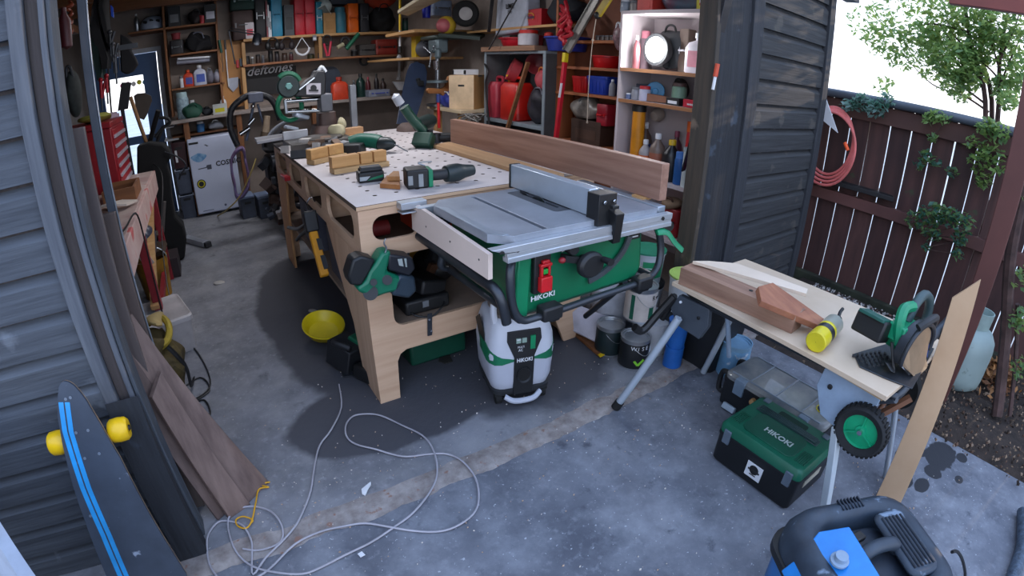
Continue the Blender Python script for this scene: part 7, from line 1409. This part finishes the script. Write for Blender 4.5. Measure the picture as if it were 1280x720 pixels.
# ================================================================== mitre saw on the bench
ms = thing('mitre_saw', 'sliding mitre saw with green guard and chrome rails at the far left of the bench', 'mitre saw', (.8, 3.6, .93))
mz = .932
obj('base', G().bx(.56, 3.42, mz, 1.0, 3.75, mz+.05).cyl((.80, 3.55, mz+.05), (.80, 3.55, mz+.065), .15, n=28), mat('4c4844', .5, .3), ms, bevel=.008)
for xa_, xb_ in ((.56, .74), (.86, 1.02)): obj('saw_fence', G().bx(xa_, 3.70, mz+.05, xb_, 3.73, mz+.11), mat('a8aab0', .4, .5), ms, bevel=.003)
p_ = P(408, 150, y=3.8)
obj('pivot_column', G().rings([[V((p_.x+a, 3.8+b, z)) for a, b in rr(-e, -e, e, e, e*.4, 3)] for z, e in ((mz+.05, .12), (mz+.12, .10), (P(408, 160, y=3.8).z, .07), (P(408, 140, y=3.8).z, .065))]), mat('574540', .5, .2), ms)
r0, r1 = P(355, 128, y=3.75), P(410, 125, y=3.75)
obj('slide_rail', G().cyl(P(355, 127, y=3.72), P(411, 123, y=3.72), .014, n=12), CHR, ms); obj('slide_rail', G().cyl(P(357, 140, y=3.72), P(411, 138, y=3.72), .014, n=12), CHR, ms)
obj('rail_end', G().beam(P(356, 125, y=3.72), P(358, 142, y=3.72), .03, .02), STEEL, ms, bevel=.003)
obj('slide_block', G().box(P(406, 128, y=3.72), (.09, .12, .13)), mat('5a5c62', .4, .4), ms, bevel=.008)
hp = [P(x_, y_, y=3.66) for x_, y_ in ((367, 121), (374, 112), (385, 100), (392, 96), (396, 88), (406, 88), (408, 96), (407, 118), (399, 122))]
obj('motor_head', G().prism(hp, (0, .12, 0)), mat('16171b', .45), ms, bevel=.01)
obj('round_sticker', G().prism([P(383, 104, y=3.65), P(401, 104, y=3.65), P(401, 118, y=3.65), P(383, 118, y=3.65)], (0, .004, 0)).cyl(P(392, 110, y=3.65), P(392, 110, y=3.645), .022, 1, n=16).beam(P(386, 113, y=3.648), P(398, 113, y=3.648), .004, .012, 1), [mat('b8b4bc', .5), DK], ms)
gc_ = P(360, 108, y=3.68); 
obj('blade_guard', G().lathe(gc_, [(0, -.03), (.07, -.03), (.08, -.02), (.08, .02), (.07, .03), (0, .03)], 0, 28, (0, 1, 0)), mat('1c2c2c', .45), ms)
obj('green_guard_cover', G().tube([gc_+V((.084*cos(t), -.01, .084*sin(t))) for t in [radians(20+i*14) for i in range(9)]], .022, 0, 8), mat('12543c', .4), ms)
obj('guard_nut', G().lathe(gc_+V((0, -.04, 0)), [(0, 0), (.02, 0), (.028, .012), (0, .012)], 0, 6, (0, 1, 0)), mat('6a9a96', .4), ms)
obj('green_ring', G().tube([P(362+15*cos(t), 133+17*sin(t), y=3.8) for t in [radians(-60+i*22) for i in range(15)]], .018, 0, 8), mat('18805a', .4), ms)
obj('top_handle', G().tube([P(398, 90, y=3.68), P(402, 84, y=3.68), P(407, 90, y=3.68)], .014, 0, 8), mat('c0c4c8', .4), ms)
obj('silver_slope', G().beam(P(374, 112, y=3.65), P(393, 97, y=3.65), .012, .008), CHR, ms)
one('steel_post', 'upright grey aluminium post at the far edge of the workbench', 'post', G().bx(P(442, 130, y=4.07).x-.025, 4.06, 0, P(442, 130, y=4.07).x+.025, 4.11, P(441, 106, y=4.07).z), mat('7a7e84', .4, .4), bevel=.003)
g = G()
for i in range(16): g.box((.62+rng.uniform(-.08, .3), 3.2+rng.uniform(-.1, .3), mz+.03+rng.uniform(-.01, .03)), (rng.uniform(.03, .12), rng.uniform(.03, .12), rng.uniform(.02, .05)), i % 4, (0, rng.uniform(-.4, .4), rng.uniform(0, 3)))
one('bench_scraps', 'jumble of saw parts, offcuts and fittings around the mitre saw base', 'scraps', g, [mat('2a2c30', .5), mat('8c8e94', .4, .4), mat('6c5646', .7), mat('b4b0ac', .6)], kind='stuff')
for (a_, b_), lb_ in (((364, 160), 'blue-white plastic piece lying left of the mitre saw'), ((374, 131), 'white grip standing out below the mitre saw rails')):
    q = P(a_, b_, z=1.0) if b_ > 140 else P(a_+2, 145, y=3.75); one('plastic_piece', lb_, 'plastic piece', G().box(q, (.12, .06, .03), 0, (.1, .3, .5)), mat('b4c0d0', .4), bevel=.008)
one('cream_glove', 'cream glove draped beside the mitre saw column', 'glove', G().sph((.94, 3.62, 1.0), (.05, .06, .07), 0, 14, 8).sph((.99, 3.66, 1.06), (.03, .03, .05), 0, 12, 7).rough(.03), mat('b8b090', .8))
# ================================================================== wood blocks, tools and batteries on the workbench
def block(n_, lb_, pa, pb, w_, h_, m, notch=None, base=True):
    a, b = P(*pa, z=BZ), P(*pb, z=BZ); d_ = (b-a).normalized(); L = (b-a).length; sd_ = V((-d_.y, d_.x, 0))
    t = thing(n_, lb_, 'wood block', (a+b)/2, 0, 'glued wood blocks on the workbench')
    def pr(x0, x1, y0, y1, z0, z1, nm, mm, ch=0):
        pts_ = [a+d_*(x0+ch)+sd_*y0, a+d_*(x1-ch)+sd_*y0, a+d_*x1+sd_*(y0+(.03 if ch else 0)), a+d_*x1+sd_*y1, a+d_*x0+sd_*y1, a+d_*x0+sd_*(y0+(.03 if ch else 0))]
        if not ch: pts_ = [pts_[0], pts_[1], pts_[3], pts_[4]]
        obj(nm, G().prism([q+V((0, 0, z0)) for q in pts_], (0, 0, z1-z0)), mm, t, bevel=.002)
    if base: pr(0, L, 0, w_, .001, .028, 'base_strip', wood('c8a878', 'a8845a', 'x'))
    if notch:
        xs = [0]+[L*n for n in notch]+[L]
        for i in range(len(xs)-1): pr(xs[i]+(.004 if i else 0), xs[i+1]-.004, 0 if not base else w_*.3, w_, .029 if base else .001, h_, 'block', m)
    else: pr(0, L, w_*.3, w_, .029, h_, 'block', m)
    return t
block('notched_block', 'notched tan wood block on a strip nearest the mitre saw', (393, 207), (434, 197), .07, .085, wood('d0a468', 'b48650', 'x'), (.52,))
block('notched_block', 'long notched tan wood block behind the black battery', (418, 219), (487, 208), .075, .085, wood('cd9f68', 'b0824c', 'x'), (.5, .74))
block('square_block', 'short wedge-shaped wood block by the far green tool', (428, 176), (457, 172), .1, .08, wood('c09870', '9c7652', 'x'))
sb = thing('split_offcut', 'small orange-brown offcut split open beside the drill battery', 'offcut', P(490, 234, z=BZ))
obj('offcut_body', G().prism([P(475, 235, z=BZ+.001), P(500, 237, z=BZ+.001), P(500, 226, z=BZ+.001), P(484, 224, z=BZ+.001)], (0, 0, .02)), wood('a8703c', '8a5428', 'x'), sb, bevel=.001)
obj('raised_half', G().prism([P(484, 226, z=BZ+.022), P(500, 226, z=BZ+.022), P(499, 219, z=BZ+.03), P(492, 219, z=BZ+.03)], (0, 0, .02)), wood('b07c48', '8a5c30', 'x'), sb, bevel=.001)
def battery(lb_, px, py, rz, m2=mat('0e6a4a', .4)):
    t = thing('tool_battery', lb_, 'battery', P(px, py, z=BZ), rz, 'black tool batteries on the workbench')
    obj('pack', G().bx(-.06, -.04, .001, .06, .04, .05), BLK, t, local=True, bevel=.008)
    obj('terminal_block', G().bx(-.045, -.028, .051, .05, .028, .07).bx(-.05, -.03, .05, .055, -.024, .062).bx(-.05, .024, .05, .055, .03, .062), mat('202226', .5), t, local=True, bevel=.003)
    obj('green_band', G().prism([(-.02, -.0415, .01), (.055, -.0415, .02), (.055, -.0415, .032), (.0, -.0415, .022)], (0, .002, 0)), m2, t, local=True); obj('white_mark', G().prism([(-.055, -.0415, .012), (-.025, -.0415, .012), (-.005, -.0415, .03), (-.055, -.0415, .03)], (0, .002, 0)), mat('9aa0a4', .5), t, local=True)
battery('black slide battery lying alone in front of the notched blocks', 463, 226, radians(-8))
dd = thing('cordless_drill', 'black cordless drill lying on its side at the near edge of the workbench', 'drill', P(535, 232, z=BZ), radians(-12))
obj('battery', G().bx(-.10, -.05, .002, -.005, .05, .085), BLK, dd, local=True, bevel=.008); obj('battery_label', G().bx(-.095, -.0515, .02, -.075, -.0495, .06).bx(-.05, -.0515, .01, -.03, -.0495, .065), mat('8a8e90', .5), dd, local=True)
obj('green_foot', G().bx(-.006, -.045, .002, .015, .045, .08), mat('0f7a54', .4), dd, local=True, bevel=.005)
obj('grip', G().tube([(.01, 0, .045), (.06, .0, .045), (.10, .0, .05)], .024, 0, 12), DK, dd, local=True)
obj('motor_body', G().lathe((.075, .0, .045), [(0, 0), (.036, .005), (.040, .03), (.040, .07), (.034, .09), (.03, .11), (.024, .15), (0, .155)], 0, 24, (.96, .28, 0)), mat('202c2e', .45), dd, local=True)
obj('belt_hook', G().tube([(-.01, .0, .09), (-.04, .0, .105), (.02, 0, .105)], .003), STEEL, dd, local=True)
im = thing('impact_driver', 'green and black impact driver lying in the middle of the workbench', 'impact driver', P(455, 193, z=BZ), radians(-35))
obj('battery', G().bx(-.13, -.06, .002, .0, .06, .07), BLK, im, local=True, bevel=.01); obj('green_shell', G().tube([(-.10, .06, .06), (-.04, .07, .075), (.05, .06, .07), (.09, .05, .06)], .045, 0, 12), mat('0e5c48', .45), im, local=True)
obj('nose', G().lathe((.09, .05, .055), [(.045, 0), (.042, .05), (.03, .08), (.015, .10), (0, .10)], 0, 20, (1, -.2, 0)), mat('182426', .4), im, local=True); obj('bit', G().cyl((.18, .03, .055), (.27, .01, .01), .004), STEEL, im, local=True)
gr = thing('green_trigger_tool', 'green cordless tool tilted on its battery near the leaning planks', 'power tool', P(528, 183, z=BZ), radians(20))
obj('battery', G().box((-.045, -.06, .05), (.07, .13, .09), 0, (0, .6, .3)), mat('0d3f30', .5), gr, local=True, bevel=.01); obj('body', G().tube([(-.10, .05, .26), (-.06, .03, .19), (-.01, 0, .12), (.03, -.02, .06)], .033, 0, 12), mat('0c4433', .45), gr, local=True)
obj('motor_barrel', G().lathe((-.02, .02, .14), [(0, 0), (.045, .0), (.048, .12), (.035, .16), (0, .17)], 0, 22, (1, .1, .1)), mat('1c2a28', .45), gr, local=True); obj('white_nose', G().lathe((-.12, .06, .28), [(.03, 0), (.028, .06), (0, .08)], 0, 16, (-.5, .2, .9)), mat('b8bcc4', .4), gr, local=True)
obj('trigger', G().box((.02, -.05, .09), (.03, .03, .04)), mat('20242a', .5), gr, local=True)
one('brown_dome', 'brown dome-shaped sanding pad behind the green trigger tool', 'sanding pad', G().lathe(P(511, 163, z=BZ+.001), [(.10, 0), (.095, .03), (.06, .06), (.0, .065)], 0, 22), mat('5a4a44', .7))
bgt = thing('black_grinder', 'black cordless grinder lying by the end of the leaning planks', 'grinder', P(548, 172, z=BZ))
q = P(548, 172, z=BZ+.04); obj('barrel', G().tube([q, q+V((.08, -.03, .0)), q+V((.18, -.05, .01))], .032, 0, 12), BLK, bgt); obj('head', G().cyl(q+V((-.02, 0, -.03)), q+V((-.02, 0, .03)), .035), DSTEEL, bgt)
# planks on the bench right side
one('thick_plank', 'thick brown plank lying on edge along the right of the bench and saw', 'plank', G().prism([V((1.555, 1.27, .945)), V((1.60, 1.27, .945)), V((1.56, 2.98, .945)), V((1.515, 2.98, .945))], (0, 0, .15)), [wood('9c7866', '7c5848', 'y')], bevel=.002)
one('pine_board', 'flat pine board lying beside the thick plank on the bench', 'board', G().prism([V((1.36, 1.84, .9315)), V((1.50, 1.80, .9315)), V((1.49, 2.95, .9315)), V((1.35, 2.90, .9315))], (0, 0, .022)), [wood('b8946e', '9a7650', 'y')], bevel=.002)
one('short_block', 'small tan block carrying the end of the thick plank on the saw table', 'block', G().bx(1.535, 1.34, TZ+.001-.004, 1.59, 1.40, .944), PINE)
# ================================================================== hanging from and lying under the workbench
cg = thing('caulking_gun', 'yellow and black caulking gun hanging on the left side of the bench', 'caulking gun', P(395, 280, x=.49))
obj('cradle', G().beam(P(391, 290, x=.47), P(406, 345, x=.47), .035, .045, 0, (1, 0, 0)), mat('d8941c', .45), cg, bevel=.006)
obj('cradle_slots', G().beam(P(398, 298, x=.447), P(402, 312, x=.447), .004, .022, 0, (1, 0, 0)).beam(P(403, 319, x=.447), P(408, 336, x=.447), .004, .022, 0, (1, 0, 0)), BLK, cg)
obj('gun_body', G().beam(P(386, 264, x=.47), P(391, 290, x=.47), .05, .07, 0, (1, 0, 0)), BLK, cg, bevel=.008)
obj('trigger_handle', G().tube([P(384, 278, x=.47), P(372, 286, x=.47), P(360, 284, x=.47)], .012, 0, 8, flat=.7).tube([P(386, 286, x=.47), P(376, 294, x=.47), P(371, 300, x=.47)], .010), BLK, cg)
obj('hook', G().tube([P(387, 266, x=.49), P(384, 254, x=.50), P(389, 247, x=.51), P(394, 252, x=.525)], .005, 0, 6), CHR, cg)
one('red_clamp_pad', 'small red clamp pad on the far slot of the bench side', 'clamp', G().box(P(358, 222, x=.51), (.04, .1, .03)).cyl(P(352, 219, x=.50), P(358, 222, x=.50), .012), mat('b81c28', .4), bevel=.005)
for i, (pa, pb, lb_) in enumerate((((374, 300), (398, 352), 'grey cloth bin under the left side of the bench, the far one'), ((410, 312), (434, 372), 'grey cloth bin under the left side of the bench, the near one'))):
    y1_, y0_ = P(pa[0], pa[1], x=.56).y, P(pb[0], pb[1], x=.56).y; zt_ = P(pa[0], pa[1], x=.56).z; zz0 = .376
    y0_, y1_ = ((2.95, 3.40), (2.16, 2.66))[i]
    t = thing('cloth_bin', lb_, 'storage bin', (.72, (y0_+y1_)/2, zz0), 0, 'grey cloth bins under the bench')
    a_ = (y1_-y0_)/2
    obj('bin_walls', G().rings([[V((p, q, z)) for p, q in rr(-.15*e, -a_*e, .15*e, a_*e, .02, 3)] for z, e in ((0, .96), (.27, 1), (.27, .96), (.02, .92))]), mat('4c4e5c', .8, 0, .12, 12), t, local=True)
    obj('hand_slot', G().bx(-.1555, -.05, .19, -.15, .05, .215), BLK, t, local=True)
    obj('tools_inside', G().box((0, .05, .27), (.1, .2, .06), 0, (.3, .2, 0)).cyl((.05, -.1, .1), (-.02, -.05, .34), .02).cyl((-.06, .1, .1), (-.08, .02, .33), .015), mat('202024', .6), t, local=True)
one('orange_case', 'orange-red case inside the slotted bench frame near the front', 'case', G().bx(.84, 1.95, .725, 1.02, 2.2, .85).bx(.90, 1.945, .76, .96, 1.95, .80, 1), [mat('b0381c', .5), DK], bevel=.01)
one('red_strap_roll', 'dark red strap roll inside the bench frame behind the side slot', 'strap roll', G().cyl((.62, 2.05, .76), (.72, 2.05, .76), .035, n=16).cyl((.61, 2.05, .76), (.73, 2.05, .76), .012, 1, n=10), [mat('7a1c1c', .6), DK])
yb = thing('yellow_bowl', 'yellow plastic bowl tilted on the floor under the bench side', 'bowl', P(405, 432, z=0))
R__ = Euler((radians(15), radians(4), 0)).to_matrix(); c_ = P(406, 425, z=.0)+V((0, 0, .045))
g = G().lathe((0, 0, 0), [(.07, 0), (.09, .01), (.117, .06), (.122, .062), (.12, .07), (.112, .066), (.084, .016), (.06, .012), (0, .012)], 0, 36); g.v = [R__@q+c_ for q in g.v]
obj('bowl_shell', g, mat('e0c81c', .4, 0, .08, 4), yb)
sf = thing('floor_power_saw', 'black and green power saw lying on the floor beside the front bench leg', 'power saw', P(440, 460, z=0))
a_ = P(438, 440, z=.08); b_ = P(462, 462, z=.05)
obj('housing', G().box(a_+V((-.02, 0, 0)), (.14, .16, .14), 0, (.2, .1, .5)).tube([a_+V((-.06, .03, .06)), a_+V((-.08, -.04, .1)), a_+V((-.02, -.1, .08))], .018), mat('1a1c20', .6), sf, bevel=.02)
obj('green_panel', G().box(a_+V((.05, -.0, .045)), (.08, .09, .06), 0, (.2, .1, .5)), mat('0f5c40', .5), sf, bevel=.01); obj('battery', G().box(b_+V((-.01, .0, -.01)), (.10, .12, .07), 0, (0, .2, .4)), BLK, sf, bevel=.01)
obj('chrome_tab', G().box(a_+V((-.03, -.07, .07)), (.03, .02, .02), 0, (.2, .1, .5)), CHR, sf); obj('sole_plate', G().prism([a_+V((-.08, -.1, -.07)), a_+V((.06, -.14, -.07)), a_+V((.08, .08, -.07)), a_+V((-.06, .1, -.07))], (0, 0, .006)), DSTEEL, sf)
# green saw hanging on the front of the bench
hg_ = thing('hanging_circular_saw', 'green cordless saw hanging by a wire from the front corner of the bench', 'circular saw', P(490, 350, y=1.78))
def Pf(x_, y_, o=0): return P(x_, y_, y=1.76-o)
obj('green_housing', G().prism([Pf(*q) for q in ((478, 316), (490, 314), (487, 328), (484, 340), (500, 346), (505, 352), (500, 364), (482, 368), (472, 372), (462, 371), (450, 366), (446, 361), (458, 352), (462, 340), (470, 330))], (0, .08, 0)), mat('0e6e50', .42, 0, .1, 8), hg_, bevel=.012)
obj('black_front', G().prism([Pf(*q) for q in ((441, 325), (452, 320), (470, 325), (462, 342), (452, 358), (438, 357), (435, 345))], (0, .08, 0)), mat('15181b', .5), hg_, bevel=.01)
obj('battery', G().prism([Pf(*q) for q in ((486, 318), (516, 322), (520, 336), (512, 346), (486, 338))], (0, .09, 0)), mat('1a1c24', .5), hg_, bevel=.008)
obj('battery_label', G().prism([Pf(*q, .001) for q in ((497, 324), (508, 323), (509, 334), (499, 332))], (0, .004, 0)).prism([Pf(*q, .004) for q in ((503, 323), (505, 323), (507, 334), (505, 334))], (0, .004, 0), 1), [mat('a8b0ac', .5), BLK], hg_)
obj('motor_end', G().prism([Pf(*q) for q in ((500, 344), (519, 346), (522, 364), (512, 374), (490, 370), (494, 352))], (0, .1, 0)), mat('2c3a46', .45), hg_, bevel=.012)
obj('gear_knob', G().cyl(Pf(484, 350, .01), Pf(484, 350, -.03), .02, n=18).cyl(Pf(467, 353, .01), Pf(467, 353, -.03), .014, n=18).cyl(Pf(463, 366, .005), Pf(463, 366, -.05), .03, n=20), DK, hg_)
obj('hanging_wire', G().tube([Pf(482, 298), Pf(480, 304), Pf(483, 310), Pf(481, 316)], .003, 0, 6), STEEL, hg_)
# on the lower shelf
sz = .376
ch = thing('battery_charger', 'black battery charger with cord on the lower bench shelf', 'charger', (.90, 1.98, sz))
obj('body', G().bx(.72, 1.90, sz, .94, 2.12, sz+.07).box((.86, 2.0, sz+.1), (.14, .16, .07), 0, (0, .25, .2)), BLK, ch, bevel=.012); obj('silver_mark', G().bx(.80, 1.894, sz+.03, .83, 1.899, sz+.06), mat('707478', .4), ch)
obj('cord', G().tube([(.74, 1.9, sz+.02), (.76, 1.87, sz+.01), (.82, 1.85, sz+.0), (.88, 1.86, sz+.03), (.91, 1.9, sz+.03)], .004, 0, 6), BLK, ch)
ch2 = thing('black_sander', 'black power sander lying behind the charger on the lower bench shelf', 'sander', (1.02, 2.2, sz))
obj('body', G().sph((1.0, 2.2, sz+.09), (.11, .12, .09), 0, 20, 12), mat('141416', .5), ch2); obj('grip', G().tube([(.94, 2.1, sz+.15), (1.0, 2.16, sz+.2), (1.08, 2.25, sz+.17)], .03, 0, 10), mat('1c1e22', .5), ch2); obj('copper_plate', G().box((.95, 2.09, sz+.12), (.07, .02, .05), 0, (.3, .3, .4)), mat('6a4a38', .4, .4), ch2)
yc = thing('yellow_tool_case', 'yellow and brown tool case at the back of the lower bench shelf', 'tool case', (.95, 2.6, sz))
obj('shell', G().bx(.78, 2.5, sz, 1.12, 2.8, sz+.27), mat('b8881c', .5, 0, .1, 4), yc, bevel=.015); obj('latch', G().bx(.92, 2.49, sz+.1, .98, 2.5, sz+.16), BLK, yc); obj('handle', G().tube([(.85, 2.5, sz+.2), (.85, 2.47, sz+.22), (1.05, 2.47, sz+.22), (1.05, 2.5, sz+.2)], .01, sm=1), BLK, yc)
one('shelf_crate', 'dark brown crate at the right of the lower bench shelf', 'crate', G().bx(1.25, 2.3, sz, 1.6, 2.8, sz+.2).bx(1.24, 2.29, sz+.16, 1.61, 2.81, sz+.19), mat('3a3430', .7), bevel=.005)
bp_ = thing('green_bucket_behind', 'dark green object on the floor behind the bench front rail', 'tool box', (.95, 2.15, 0))
obj('body', G().bx(.78, 2.05, 0, 1.1, 2.3, .13), mat('0e4a38', .5, 0, .1, 6), bp_, bevel=.015); obj('lid_rib', G().bx(.8, 2.08, .13, 1.08, 2.26, .145), mat('0c3f30', .5), bp_, bevel=.004)
one('leaf_litter', 'dark crumpled leaf on the floor under the bench rail', 'leaf', G().prism([P(550, 446, z=.004), P(562, 444, z=.004), P(566, 452, z=.004), P(556, 455, z=.004), P(548, 452, z=.004)], (0, 0, .004)), mat('26241f', .9))
